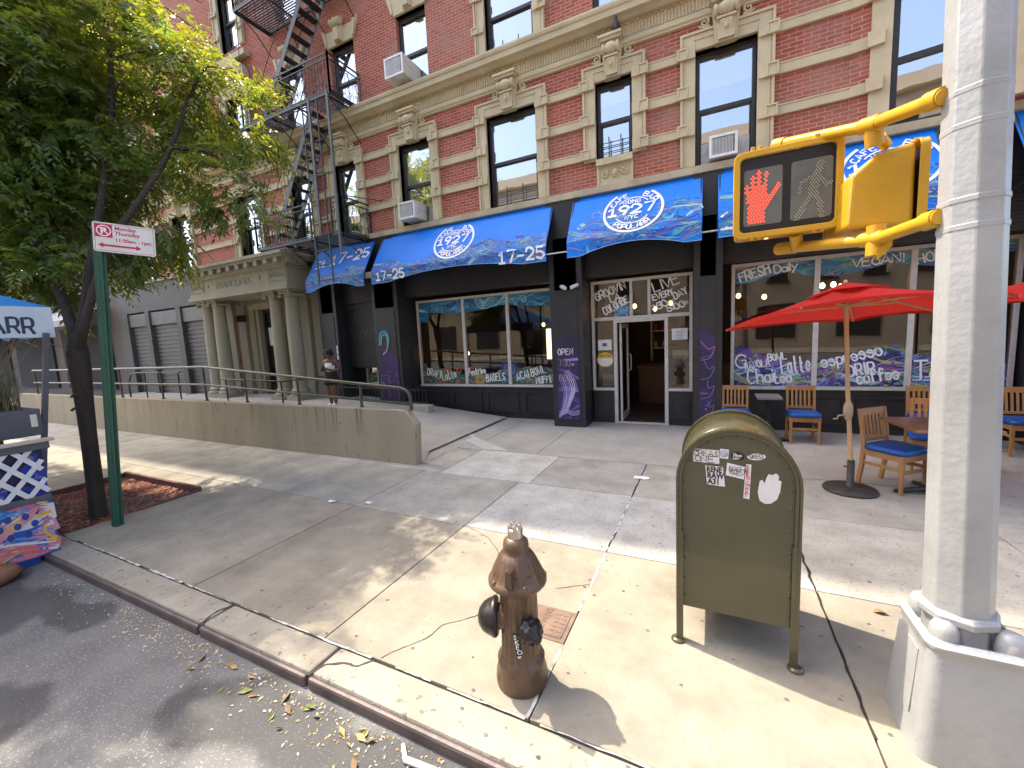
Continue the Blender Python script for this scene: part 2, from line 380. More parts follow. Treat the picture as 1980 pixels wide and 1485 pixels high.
# specks of chewing gum and small leaf bits on the pavement
m = MB(); r = random.Random(21)
for i in range(900):
    x = r.uniform(-7, 3); y = r.uniform(1.25, 6.8); k = r.uniform(.004, .0125); n = 7
    if -7.3 < x < -5.4 and 1.4 < y < 2.6: continue
    z = .0022
    ang = r.uniform(0, 6)
    m.add([(x + k * (1 + .3 * math.sin(3 * t + ang)) * math.cos(t), y + k * .8 * math.sin(t), z) for t in [2 * PI * q / n for q in range(n)]], [tuple(range(n))], 0, r.choice(((.09, .08, .07), (.13, .12, .10), (.18, .16, .135))))
m.build('pavement_gum', mk('gum_spots', .9, .9, attr=True), kind='structure')
LITTER = [((-.69, 4.615), .16, 'crumpled white paper napkin lying on the joint before the cafe door', .09), ((-3.2, 3.0), .07, 'small white receipt lying near the edge of the building shade', .06), ((-3.62, 2.9), .08, 'torn scrap of white paper beside the receipt on the pavement', .05), ((-4.95, 6.85), .1, 'scrap of paper by the low concrete stub wall', .06)]
for (x, y), s_, lb, sz in LITTER:
    m = MB(); r = random.Random(int(x * 100)); n = 5; vs = []
    for i in range(n):
        for j in range(n):
            vs.append((x + (i / (n - 1) - .5) * s_ + r.uniform(-.01, .01), y + (j / (n - 1) - .5) * s_ * .5 + r.uniform(-.01, .01), .004 + r.uniform(0, .018)))
    m.add(vs, [(i * n + j, (i + 1) * n + j, (i + 1) * n + j + 1, i * n + j + 1) for i in range(n - 1) for j in range(n - 1)])
    tag(m.build('paper_scrap', PAPER, loc=(x, y, 0)), lb, 'litter')
m = MB(); m.tube([(-1.17, 1.165, RZ + .012), (-1.12, 1.12, RZ + .012), (-.98, 1.13, RZ + .014), (-.86, 1.11, RZ + .012)], [.009, .013, .013, .008], 6)
tag(m.build('plastic_strip', PAPER, loc=(-1.0, 1.12, RZ)), 'twisted white plastic strip lying in the gutter', 'litter')
m = MB(); m.add([(.84, 2.80, .004), (.87, 2.785, .02), (.91, 2.80, .012), (.89, 2.825, .005), (.86, 2.82, .018)], [(0, 1, 4), (1, 2, 4), (2, 3, 4)])
tag(m.build('fallen_leaf', mk('dry_leaf', (.24, .15, .06), .7), loc=(.87, 2.8, 0)), 'curled dry leaf on the sunlit slab by the lamp post', 'leaf')
# utility cover
m = MB(); m.box(-1.03, -.70, 1.905, 2.165, -.02, .004); m.box(-1.005, -.725, 1.93, 2.14, .004, .008)
cov = tag(m.build('utility_cover', mk('rusty_cast_iron', (.22, .155, .115), .7, m=.2, c2=(.15, .10, .075), ns=9, bump=.3, pos=True), bevel=.004, loc=(-.86, 2.03, 0)), 'rusty iron utility cover set in the pavement behind the hydrant', 'cover')
m = MB()
for i in range(7):
    for j in range(6):
        if 2 <= i <= 4 and 0 <= j <= 5: continue
        m.box(-1.0 + i * .039, -1.0 + i * .039 + .026, 1.937 + j * .034, 1.937 + j * .034 + .012, .008, .0105)
COVER_TEXT = m
# ---------------------------------------------------------------- brush-stroke lettering
GL = dict(A='023962 1454', B='0209 ~0939584606 ~0646544202', C='~583918051332 53'.replace(' ', ''), D='0209 ~093957543202', E='59090252 0646', F='590902 0646', G='~58391805133253 535636', H='0209 5259 0656', I='1219', K='0209 5905 2652', L='090252', M='0209356962', N='02095259', O='~391805133253564839', P='0209 ~0949574505', R='0209 ~0949574505 3552', S='~583918163553422203', T='0969 3932', U='~090422425459', V='093269', W='0912365269', X='0259 0952', Y='0935 5935 3532', Z='09590252',
  a='~45260503224345 4642', b='0209 ~052645432203', c='~452605032243', d='~45260503224345 4942', e='~0444452605032243', f='~48291812 0636', g='~45260503224345 ~46412001', h='0209 ~04264542', i='0206 0708', k='0209 4603 1542', l='0209', m='0206 ~04263532 ~35465652', n='0206 ~04264542', o='~26050322434526', p='0006 ~052645432203', r='0206 ~042646', s='~45260544432203', t='~19132242 0636', u='~0603224346 4642', w='0612243246', y='0623 4600')
GL.update({'0': GL['O'], '1': '072922 0242', '2': '~071939574502 0252', '3': '~081949473626 ~264643321203', '4': '420555 0555', '5': '490906 ~063654433203', '6': '~481905032243452605', '7': '095922', '9': '~4625060829484622', '-': '0545', '.': '1213', ':': '1314 1617', '!': '1915 1213', '*': '1516'})
def catmull(P, k=5):
    if len(P) < 3: return P
    o = []
    for i in range(len(P) - 1):
        p0 = P[max(i - 1, 0)]; p1 = P[i]; p2 = P[i + 1]; p3 = P[min(i + 2, len(P) - 1)]
        if i == 0 and P[0] == P[-1]: p0 = P[-2]
        if i == len(P) - 2 and P[0] == P[-1]: p3 = P[1]
        for j in range(k):
            t = j / k
            o.append(tuple(.5 * ((2 * p1[q]) + (-p0[q] + p2[q]) * t + (2 * p0[q] - 5 * p1[q] + 4 * p2[q] - p3[q]) * t * t + (-p0[q] + 3 * p1[q] - 3 * p2[q] + p3[q]) * t ** 3) for q in (0, 1)))
    o.append(P[-1]); return o
def brush(mb, text, place, x0, y0, h, w, rot=0, jit=.03, seed=1, lay=.003, col=None, sx=1, gap=.24, arc=None, fit=None):
    """hand-painted lettering: h = cap height, w = stroke width, (x0, y0) = baseline start; arc=(cx, cy, r, a0, direction)"""
    if fit:
        tot = sum(3.2 if ch == ' ' else max(int(tk.lstrip('~')[i]) for tk in GL[ch].split() for i in range(0, len(tk.lstrip('~')), 2)) for ch in text)
        sx = (fit - gap * h * (len(text.replace(' ', '')) - 1)) / (tot * h / 7)
    r = random.Random(seed); u = h / 7; pen = 0; cr, sr = math.cos(rot), math.sin(rot); lay0 = lay
    for ch in text:
        if ch == ' ': pen += 3.2 * u * sx; continue
        strokes = []; mxx = 0
        for tok in GL[ch].split():
            cv = tok[0] == '~'; tok = tok.lstrip('~')
            P = [(int(tok[i]), int(tok[i + 1]) - 2) for i in range(0, len(tok), 2)]
            mxx = max(mxx, max(p[0] for p in P)); strokes.append((cv, P))
        tilt = r.uniform(-jit, jit) * 2.2; dy = r.uniform(-jit, jit) * 8; sc = 1 + r.uniform(-jit, jit) * 2.5
        for cv, P in strokes:
            P = [((p[0] + r.uniform(-jit, jit) * 4) * sc, (p[1] + r.uniform(-jit, jit) * 4) * sc + dy) for p in P] if jit else P
            if cv:
                closed = False
                P = catmull(P)
            Q = []
            for x, y in P:
                x = (x + tilt * y) * u * sx; y = y * u
                if arc:
                    cx, cy, R_, a0, d = arc
                    a = a0 - d * (pen + x) / R_
                    rr = R_ + d * y
                    Q.append((cx + rr * math.cos(a), cy + rr * math.sin(a)))
                else:
                    X = pen + x; Q.append((x0 + X * cr - y * sr, y0 + X * sr + y * cr))
            n = len(Q); ww = [w * (1 + r.uniform(-.14, .14)) for _ in range(n)]
            mb.strip(Q, ww, place, lay, col); lay += .00006
        pen += (mxx * sc) * u * sx + gap * h
    return pen
def ring(mb, cx, cy, R_, w, place, lay, a0=0, a1=2 * PI, col=None, n=48, ry=1):
    P = [(cx + R_ * math.cos(a0 + (a1 - a0) * i / n), cy + R_ * ry * math.sin(a0 + (a1 - a0) * i / n)) for i in range(n + 1)]
    mb.strip(P, w, place, lay, col)
def curl(cx, cy, R_, turns, a0, sg=1, n=26):
    return [(cx + R_ * (1 - i / n * .86) * math.cos(a0 + sg * turns * 2 * PI * i / n), cy + R_ * (1 - i / n * .86) * math.sin(a0 + sg * turns * 2 * PI * i / n)) for i in range(n + 1)]
def mural(mb, place, u0, u1, top, bot, n, pal, seed, lay=.0012, wmax=.03, dots=20):
    """layered spray-paint waves, curls and dots between bot(u) and top(u)"""
    r = random.Random(seed)
    def put(P, w):
        nonlocal lay
        run = []
        c = r.choice(pal)
        m_ = len(P)
        for i, (u, v) in enumerate(P):
            ok = u0 + .01 < u < u1 - .01 and bot(u) + .008 < v < top(u)
            if ok: run.append((u, v, w * math.sin(PI * (i + .7) / (m_ + .4)) ** .7))
            if (not ok or i == m_ - 1) and run:
                if len(run) > 2: mb.strip([(a, b) for a, b, _ in run], [max(c_, .002) for _, _, c_ in run], place, lay, c); lay += .000012
                run = []
    H_ = lambda u: top(min(max(u, u0), u1)) - bot(min(max(u, u0), u1))
    for ps, (frac, wa, wb) in enumerate(((.22, 1.6, 3.0), (.40, .6, 1.3), (.38, .2, .5))):   # broad sweeps, then lines, then thin highlights
        for i in range(int(n * frac)):
            u = r.uniform(u0 - .15, u1); t = r.random() ** 1.2; v = bot(min(max(u, u0), u1)) + H_(u) * t; k = r.random(); w = r.uniform(wa, wb) * wmax
            if k < .55:                                    # breaking wave line
                L_ = r.uniform(.2, .65); am = r.uniform(.03, .11); ph = r.uniform(0, 6); fq = r.uniform(4, 8); sl = r.uniform(-.12, .22)
                for q in range(1 if ps == 0 else r.choice((1, 2, 3))):
                    put([(u + L_ * j / 24, v + q * w * 1.7 + am * math.sin(ph + fq * L_ * j / 24) + sl * L_ * j / 24) for j in range(25)], w)
            elif k < .95:
                R_ = r.uniform(.04, .13); sg = r.choice((1, -1)); a0 = r.uniform(0, 6)
                put(curl(u, v, R_, r.uniform(.5, 1.3), a0, sg), w * .8)
                if ps: put(curl(u, v, R_ * 1.35, r.uniform(.3, .7), a0, sg), w * .6)
            else: put([(u + math.sin(j * .5) * .01, v + j * .012) for j in range(7)], w * .5)
    for i in range(dots):
        u = r.uniform(u0 + .03, u1 - .03); v = bot(u) + (top(u) - bot(u)) * r.uniform(.1, .95); R_ = r.uniform(.004, .013)
        mb.add([place(u + R_ * math.cos(a), v + R_ * math.sin(a), lay) for a in [2 * PI * q / 8 for q in range(8)]], [tuple(range(8))], 0, r.choice(pal[1::2] or pal)); lay += .00001
    return lay
def ftext(body, size, place, x, y, align='LEFT', lay=.002, bold=0, sx=1, ex=0):
    """plain sans lettering from Blender's own font, flattened to faces and laid on a surface"""
    cu = bpy.data.curves.new('t', 'FONT'); cu.body = body; cu.size = size; cu.align_x = align; cu.offset = bold; cu.extrude = ex; cu.resolution_u = 3
    ob = bpy.data.objects.new('t', cu); COL.objects.link(ob); bpy.context.view_layer.update()
    me = bpy.data.meshes.new_from_object(ob.evaluated_get(bpy.context.evaluated_depsgraph_get()))
    vs = [place(x + v.co.x * sx, y + v.co.y, lay + v.co.z) for v in me.vertices]; fs = [tuple(p.vertices) for p in me.polygons]
    bpy.data.objects.remove(ob); bpy.data.curves.remove(cu); bpy.data.meshes.remove(me)
    return vs, fs
vs, fs = ftext('DWNS', .062, lambda u, v, l: (u, v, l), 0, 0)
COVER_TEXT.add([(-.862 - v + .02, 1.965 + u, .008 + .0028) for u, v, _ in vs], [tuple(reversed(f)) for f in fs])
COVER_TEXT.build('lettering', mk('worn_iron', (.25, .15, .11), .6, m=.3, pos=True), cov)

# ---------------------------------------------------------------- the corner building, upper floors
BLD = thing('apartment_building', 'red brick apartment building with limestone window surrounds above a black shopfront', 'building', (-5, 7, 0))
YW = 7.0                                                   # brick face
def holes_wall(mb, x0, x1, z0, z1, holes, y0, y1, mat=0):
    xs_ = sorted({x0, x1} | {h[0] for h in holes} | {h[1] for h in holes})
    xs_ = [x for x in xs_ if x0 <= x <= x1]
    for a, b in zip(xs_, xs_[1:]):
        mid = (a + b) / 2; zz = [(h[2], h[3]) for h in holes if h[0] < mid < h[1]]; zz.sort(); z = z0
        for za, zb in zz:
            if za > z: mb.box(a, b, y0, y1, z, za, mat)
            z = max(z, zb)
        if z < z1: mb.box(a, b, y0, y1, z, z1, mat)
# second floor: (x0, x1, z0) of each opening
W2 = [(-11.15, -10.3, 4.03), (-9.02, -8.36, 4.03), (-7.55, -6.89, 4.03), (-5.72, -4.95, 4.03), (-3.675, -2.705, 4.03), (-1.68, -1.105, 4.43), (-.215, .56, 4.03), (-14.3, -13.4, 4.03), (-16.6, -15.7, 4.03)]
W3 = [(-11.1, -10.36, 6.55), (-8.98, -8.27, 6.55), (-7.36, -6.69, 6.55), (-5.56, -4.86, 6.55), (-3.6, -2.69, 6.55), (-14.3, -13.4, 6.55), (-16.6, -15.7, 6.55), (-1.7, -1.1, 6.55), (-.2, .6, 6.55)]
ZT2, ZT3 = 5.60, 7.94
m = MB()
hol = [(a, b, z, ZT2) for a, b, z in W2] + [(a, b, z, ZT3) for a, b, z in W3] + [(-11.0, -10.3, 9.0, 10.4), (-8.98, -8.27, 9.0, 10.4), (-7.36, -6.69, 9.0, 10.4)]
holes_wall(m, -18.2, 1.57, 4.0, 10.9, hol, YW, YW + .32)
m.box(-18.2, 8, YW, YW + .32, 10.9, 21.6)                   # the storeys above the frame: they cast the shade on the pavement
m.box(-18.2, 8, YW + 3.6, YW + 9, 3.95, 21.5)
m.box(-18.2, -17.9, YW + .32, YW + 3.6, 3.95, 21.5)
m.box(-18.2, 8, YW + .32, YW + 3.6, 21.3, 21.6)
# the wall turns outward a little right of the seam and becomes a bay
ba = math.radians(9)
def bay(x, d=0): return (1.57 + (x - 1.57) * math.cos(ba) + d * math.sin(ba), YW - (x - 1.57) * math.sin(ba) + d * math.cos(ba))
def bayprism(mb, x0, x1, d0, d1, z0, z1, mat=0):
    p = [bay(x0, d0), bay(x1, d0), bay(x1, d1), bay(x0, d1)]
    mb.prism(p, z0, z1, 'xy', mat)
bayprism(m, 1.572, 1.97, 0, .3, 4.0, 10.9); bayprism(m, 2.95, 8, 0, .3, 4.0, 10.9); bayprism(m, 1.97, 2.95, 0, .3, 5.6, 10.9)
m.build('wall', BRICK, BLD)
m = MB(); m.box(-18.4, 8.2, 6.52, YW - .001, 21.2, 21.75); m.build('roof_cornice', STONE, BLD)
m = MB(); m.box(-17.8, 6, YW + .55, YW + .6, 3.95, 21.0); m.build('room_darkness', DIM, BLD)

# belt course: fascia over the shops, stone bands, fluted frieze, ledge
m = MB(); m.box(-7.35, 6, 6.9, YW + .3, 3.905, 4.012); m.box(-18.2, -12.6, 6.9, YW + .3, 3.905, 4.012)
m.build('fascia_band', STONE_D, BLD, bevel=.008)
bands = ((5.51, 5.635), (4.985, 5.125), (4.47, 4.60))
W2s = sorted([w_ for w_ in W2]); TR = .205
edges = [-18.2] + [e for a, b, z in W2s for e in (a - TR, b + TR)] + [1.575]
for a, b in zip(edges[0::2], edges[1::2]):
    for z0, z1 in bands:
        m = MB(); m.prism([(6.955, z0), (6.955, z1 - .022), (6.945, z1 - .020), (6.945, z1), (YW - .001, z1), (YW - .001, z0)], a, b, 'yz'); m.build('stone_band', STONE, BLD, bevel=.005)
for z0, z1 in bands: m = MB(); bayprism(m, 1.576, 1.79, -.045, -.001, z0, z1); m.build('stone_band', STONE, BLD, bevel=.006)
m = MB(); m.prism([(7.0, 5.975), (6.955, 5.98), (6.955, 6.0), (6.93, 6.02), (6.925, 6.05), (6.95, 6.085), (6.955, 6.10), (7.0, 6.10)], -18.2, 1.6, 'yz'); m.box(-18.2, 1.6, 6.965, YW - .001, 6.10, 6.31)
x = -13.0
while x < 1.56:
    m.box(x, x + .026, 6.948, 6.965, 6.118, 6.262); x += .046
x = -13.0
while x < 1.56:
    m.box(x, x + .03, 6.93, 6.965, 6.275, 6.297); x += .085
m.build('fluted_frieze', STONE, BLD)
m = MB(); m.prism([(7.0, 6.31), (6.90, 6.315), (6.84, 6.345), (6.76, 6.35), (6.75, 6.43), (6.73, 6.44), (6.715, 6.475), (6.715, 6.505), (7.0, 6.53)], -18.2, 1.62, 'yz')
m.build('ledge', STONE, BLD)
m = MB(); p0 = [(.0, 6.31), (-.16, 6.33), (-.25, 6.35), (-.26, 6.43), (-.285, 6.475), (-.285, 6.505), (0, 6.53)]
for (d, z), (d2, z2) in zip(p0, p0[1:]):
    q = [bay(1.62, d), bay(7, d), bay(7, d2), bay(1.62, d2)]
    m.add([(*q[0], z), (*q[1], z), (*q[2], z2), (*q[3], z2)], [(0, 1, 2, 3)])
bayprism(m, 1.6, 7, -.04, 0, 5.975, 6.30)
m.build('bay_ledge', STONE, BLD)

def scroll(mb, cx, cz, y0, R_, sg, turns=1.25, th=.022):
    P = curl(cx, cz, R_, turns, PI / 2, sg, 22)
    mb.tube([(x, y0, z) for x, z in P], [th * (1 - .5 * i / len(P)) for i in range(len(P))], 6)
def keystone(par, cx, z0, w, yf=6.93):
    """scrolled console over a window head"""
    k = MB(); H = .50
    k.prism([(cx - w * .36, z0 - .02), (cx + w * .36, z0 - .02), (cx + w * .5, z0 + H), (cx - w * .5, z0 + H)], yf - .03, YW)
    k.prism([(cx - w * .27, z0 + .0), (cx + w * .27, z0 + .0), (cx + w * .38, z0 + H), (cx - w * .38, z0 + H)], yf - .075, yf - .03)
    k.box(cx - w * .56, cx + w * .56, yf - .17, YW, z0 + H, z0 + H + .035); k.box(cx - w * .5, cx + w * .5, yf - .14, YW, z0 + H - .04, z0 + H)
    M_ = Matrix.Translation((cx, yf - .085, z0 + H - .14)) @ Matrix.Rotation(PI / 2, 4, 'Y')
    k.lathe([(.045, -w * .42), (.075, -w * .40), (.075, -w * .30), (.055, -w * .27), (.082, -w * .12), (.088, 0), (.082, w * .12), (.055, w * .27), (.075, w * .30), (.075, w * .40), (.045, w * .42)], M_, 14)
    k.prism([(yf - .03, z0 + .02), (yf - .075, z0 + .02), (yf - .085, z0 + .10), (yf - .11, z0 + .22), (yf - .03, z0 + .25)], cx - w * .20, cx + w * .20, 'yz')
    k.box(cx - w * .33, cx + w * .33, yf - .12, yf - .03, z0 + .235, z0 + .262)
    k.lathe([(.0, -.03), (.024, -.01), (.03, .02), (.012, .05), (0, .07)], Matrix.Translation((cx, yf - .105, z0 + .12)), 8)
    for sg in (-1, 1):
        scroll(k, cx + sg * (w * .5 + .085), z0 + .335, yf + .03, .062, sg, 1.3, .02)
        k.tube([(cx + sg * (w * .5 + .02), yf + .03, z0 + .27), (cx + sg * (w * .5 + .09), yf + .03, z0 + .262), (cx + sg * (w * .5 + .16), yf + .035, z0 + .30)], [.024, .02, .012], 6)
    k.build('keystone', STONE, par)
def sash(par, x0, x1, z0, z1, blind=.0, fr=.055, yo=.13, upper=None, guard=0, meet=.5):
    """double-hung window set back in the wall: frame, panes, blind"""
    s_ = MB(); y0, y1 = YW + yo - .05, YW + yo
    s_.box(x0, x0 + fr, y0, y1 + .06, z0, z1); s_.box(x1 - fr, x1, y0, y1 + .06, z0, z1)
    s_.box(x0 + fr, x1 - fr, y0, y1 + .06, z1 - fr * 1.7, z1); s_.box(x0 + fr, x1 - fr, y0, y1 + .06, z0, z0 + fr * .7)
    zm = z0 + (z1 - z0) * meet
    s_.box(x0 + fr, x1 - fr, y0 + .005, y1 + .04, zm - .03, zm + .03)
    s_.box(x0 + fr, x0 + fr + .025, y0 + .02, y1 + .03, z0 + .04, zm - .03); s_.box(x1 - fr - .025, x1 - fr, y0 + .02, y1 + .03, z0 + .04, zm - .03)
    s_.build('sash', DARKWIN, par, bevel=.006)
    p_ = MB(); p_.add([(x0 + fr, y1, z0 + fr), (x1 - fr, y1, z0 + fr), (x1 - fr, y1, zm - .03), (x0 + fr, y1, zm - .03)], [(0, 1, 2, 3)])
    p_.add([(x0 + fr, y1 - .02, zm + .03), (x1 - fr, y1 - .02, zm + .03), (x1 - fr, y1 - .02, z1 - fr), (x0 + fr, y1 - .02, z1 - fr)], [(0, 1, 2, 3)])
    p_.build('pane', GLASS_UP, par)
    if blind > 0:
        b = MB(); zb = z1 - (z1 - z0) * blind
        n = 7; L_ = (x1 - x0 - .12) / n
        for i in range(n):                                 # a faintly buckled roller blind
            a_ = x0 + .06 + i * L_
            d0 = .006 * math.sin(i * 2.1); d1 = .006 * math.sin((i + 1) * 2.1)
            b.add([(a_, y1 + .035 + d0, zb), (a_ + L_, y1 + .035 + d1, zb), (a_ + L_, y1 + .035, z1), (a_, y1 + .035, z1)], [(0, 1, 2, 3)])
        b.build('blind', BLIND, par)
    if guard:
        g_ = MB()
        for i in range(guard): g_.tube([(x0 + .02, y0 - .02, z0 + .10 + i * .085), (x1 - .02, y0 - .02, z0 + .10 + i * .085)], .0065, 5)
        for t in (.33, .66): g_.tube([(x0 + (x1 - x0) * t, y0 - .025, z0 + .02), (x0 + (x1 - x0) * t, y0 - .025, z0 + .10 + guard * .085)], .009, 5)
        g_.build('window_guard', IRON, par)
def surround(x0, x1, z0, z1, ears, key=True, sill=False, yf=6.95):
    """stone architrave with raised ear blocks where the bands meet it"""
    s_ = MB(); T = .2
    for sg, a in ((-1, x0), (1, x1)):
        i0, i1 = (a - T, a) if sg < 0 else (a, a + T)
        s_.box(i0, i1, yf, YW + .16, z0, z1 + .21)
        o0, o1 = (i0 - .001, i0 + .035) if sg < 0 else (i1 - .035, i1 + .001)
        s_.box(o0, o1, yf - .022, yf, z0, z1 + .245)
        q0, q1 = (i0 + .05, i0 + .068) if sg < 0 else (i1 - .068, i1 - .05)
        s_.box(q0, q1, yf - .012, yf, z0, z1 + .18)
        for za, zb in ears:
            e0, e1 = (i0 - .045, i1 - .001) if sg < 0 else (i0 + .001, i1 + .045)
            s_.box(e0, e1, yf - .04, yf - .0225, za, zb)
            c0 = (i0 - .045) if sg < 0 else (i1 + .045 - .15)
            f = .025
            s_.box(c0, c0 + .15, yf - .055, yf - .04, zb - f, zb); s_.box(c0, c0 + .15, yf - .055, yf - .04, za, za + f)
            s_.box(c0, c0 + f, yf - .055, yf - .04, za + f, zb - f); s_.box(c0 + .15 - f, c0 + .15, yf - .055, yf - .04, za + f, zb - f)
    s_.box(x0, x1, yf, YW + .16, z1, z1 + .21)
    s_.box(x0 - T + .036, x1 + T - .036, yf - .022, yf, z1 + .21, z1 + .245); s_.box(x0 - .02, x1 + .02, yf - .012, yf, z1 + .13, z1 + .15)
    if sill: s_.box(x0 - .0, x1 + .0, yf - .03, YW + .16, z0 - .1, z0)
    o = s_.build('window', STONE, BLD, bevel=.005)
    if key: keystone(o, (x0 + x1) / 2, z1, min(.37, (x1 - x0) * .55))
    return o
ears2 = [(a - .015, b + .015) for a, b in bands]
spec2 = {0: (.35, 0), 1: (.0, 0), 2: (0, 0), 3: (.95, 0), 4: (.93, 3), 5: (.25, 3), 6: (.3, 0), 7: (.5, 0), 8: (.6, 0)}
for i, (a, b, z) in enumerate(W2):
    o = surround(a, b, z, ZT2, ears2 if i != 5 else ears2, True, i == 5)
    bl, gd = spec2[i]
    sash(o, a, b, z, ZT2, bl, guard=gd)
    if i == 5:                                             # panel with a carved cartouche under the narrow window
        p_ = MB(); p_.box(a, b, 6.985, YW + .16, 4.012, 4.33)
        p_.box(a, a + .04, 6.965, 6.985, 4.03, 4.33); p_.box(b - .04, b, 6.965, 6.985, 4.03, 4.33)
        cx = (a + b) / 2; p_.lathe([(0, -.05), (.035, -.03), (.045, .0), (.035, .03), (0, .05)], Matrix.Translation((cx, 6.98, 4.19)) @ Matrix.Scale(1.5, 4, (0, 0, 1)), 12)
        for sg in (-1, 1):
            scroll(p_, cx + sg * .16, 4.19, 6.975, .055, sg, 1.5, .02); scroll(p_, cx + sg * .085, 4.22, 6.975, .045, -sg, .8, .018)
        p_.build('carved_panel', STONE, o)
    if i == 1 or i == 2 or i == 7:                          # these openings get a pale curtain
        q = MB(); q.box(a + .06, b - .06, YW + .20, YW + .205, z, ZT2); q.build('curtain', BLIND, o)
def lintel_window(a, b, z0, z1, blind, guard=0):
    """plain brick opening with a splayed stone lintel and console"""
    s_ = MB(); s_.prism([(a - .02, z1), (b + .02, z1), (b + .20, z1 + .40), (b + .03, z1 + .30), (a - .03, z1 + .30), (a - .20, z1 + .40)][::-1], 6.955, YW + .16)
    for sg, e in ((-1, a), (1, b)):
        s_.prism([(e + sg * .02, z1 + .035), (e + sg * .065, z1 + .035), (e + sg * .155, z1 + .33), (e + sg * .055, z1 + .33)][::sg], 6.935, 6.954)
    o = s_.build('window', STONE, BLD, bevel=.005)
    k = MB(); cx = (a + b) / 2; w = .26
    k.prism([(cx - w * .35, z1 + .02), (cx + w * .35, z1 + .02), (cx + w * .5, z1 + .46), (cx - w * .5, z1 + .46)], 6.9, 6.954)
    k.lathe([(.05, -.13), (.075, -.12), (.06, -.05), (.08, 0), (.06, .05), (.075, .12), (.05, .13)], Matrix.Translation((cx, 6.87, z1 + .36)) @ Matrix.Rotation(PI / 2, 4, 'Y'), 12)
    k.prism([(6.9, z1 + .03), (6.86, z1 + .03), (6.85, z1 + .25), (6.9, z1 + .33)], cx - .06, cx + .06, 'yz')
    k.build('keystone', STONE, o)
    sash(o, a, b, z0, z1, blind, guard=guard)
    return o
ears3 = [(6.98, 7.10), (7.5, 7.62)]
o = surround(-3.6, -2.69, 6.55, ZT3, ears3); sash(o, -3.6, -2.69, 6.55, ZT3, 1.0, guard=2)
for (a, b, z), bl in zip((W3[1], W3[2], W3[3], W3[7], W3[8]), (.3, 0, .55, .4, .2)):
    o = lintel_window(a, b, z, ZT3, bl)
    if bl in (0, .3): q = MB(); q.box(a + .06, b - .06, YW + .20, YW + .205, z, ZT3); q.build('curtain', BLIND, o)
for a, b, z in (W3[0], W3[5], W3[6]):                       # arched heads above these
    o = surround(a, b, z, ZT3, ears3, False); sash(o, a, b, z, ZT3, .8, guard=3)
    h = MB(); cx = (a + b) / 2
    for R_, w_ in ((.62, .10), (.50, .07)):
        P = [(cx + R_ * math.cos(t), 8.2 + R_ * .72 * math.sin(t)) for t in [PI * i / 20 for i in range(21)]]
        for p0, p1 in zip(P, P[1:]): h.bar((p0[0], 6.9, p0[1]), (p1[0], 6.9, p1[1]), w_, .16, up=(0, 1, 0))
    h.box(cx - .48, cx + .48, 6.97, YW, 8.15, 8.55); h.box(cx - .74, cx + .74, 6.85, YW, 8.66, 8.78)
    for sg in (-1, 1): scroll(h, cx + sg * .17, 8.32, 6.95, .12, sg, 1.4, .035)
    h.build('arched_pediment', STONE, o)
for a, b in ((-11.0, -10.3), (-8.98, -8.27), (-7.36, -6.69)):
    o = surround(a, b, 9.0, 10.4, [(9.3, 9.42), (9.85, 9.97)], False) if a < -10 else lintel_window(a, b, 9.0, 10.4, .5)
    if a < -10: sash(o, a, b, 9.0, 10.4, .6, guard=1)
# bay window at the right
s_ = MB()
for x0, x1 in ((1.77, 1.97), (2.95, 3.15)): bayprism(s_, x0, x1, -.05, .16, 4.013, 5.81)
bayprism(s_, 1.97, 2.95, -.05, .16, 5.6, 5.81)
for za, zb in ears2: bayprism(s_, 1.735, 1.9, -.1, -.051, za, zb)
bayprism(s_, 3.1, 3.6, -.12, 0, 4.013, 5.9)
for i in range(5): bayprism(s_, 3.14 + i * .08, 3.18 + i * .08, -.15, -.121, 4.7, 5.8)
o = s_.build('window', STONE, BLD, bevel=.005)
s_ = MB()
for x0, x1, z0, z1 in ((1.97, 2.05, 4.013, 5.6), (2.87, 2.95, 4.013, 5.6), (2.05, 2.87, 5.5, 5.6), (2.05, 2.87, 4.013, 4.06), (2.05, 2.87, 4.76, 4.83)): bayprism(s_, x0, x1, .1, .16, z0, z1)
s_.build('sash', DARKWIN, o)
s_ = MB(); q = [bay(2.05, .13), bay(2.87, .13)]; s_.add([(*q[0], 4.06), (*q[1], 4.06), (*q[1], 5.5), (*q[0], 5.5)], [(0, 1, 2, 3)]); s_.build('pane', GLASS_UP, o)

# window air conditioners
def air_con(x0, x1, z0, z1, yf, label, side):
    t = thing('air_conditioner', label, 'air conditioner', ((x0 + x1) / 2, YW, z0), 'window air conditioners')
    b = MB(); b.box(x0, x1, yf, YW + .12, z0, z1); b.build('case', mk('cream_case', (.72, .71, .66), .5, c2=(.5, .47, .4), ns=7, pos=True), t, bevel=.012)
    g_ = MB(); g_.box(x0 + .035, x1 - .035, yf - .012, yf - .001, z0 + .035, z1 - .04); g_.build('grille', mk('dirty_grille', (.20, .205, .21), .6, c2=(.10, .10, .105), ns=30, pos=True, speck=((.7, .7, .7), 28, .72 if side else .9)), t)
    f = MB(); n = int((x1 - x0 - .08) / .018)
    for i in range(n): f.box(x0 + .04 + i * .018, x0 + .046 + i * .018, yf - .018, yf - .0125, z0 + .04, z1 - .045)
    for q in ((x0, x1, z0, z0 + .035), (x0, x1, z1 - .035, z1), (x0, x0 + .035, z0 + .035, z1 - .035), (x1 - .035, x1, z0 + .035, z1 - .035)): f.box(q[0], q[1], yf - .024, yf - .0005, q[2], q[3])
    f.build('front_frame', mk('white_enamel', (.8, .8, .78), .4, c2=(.6, .58, .53), ns=9, pos=True), t)
    return t
air_con(-5.56, -5.12, 6.60, 6.95, 6.58, 'bulky white window air conditioner above the ledge, highest of the three', 0)
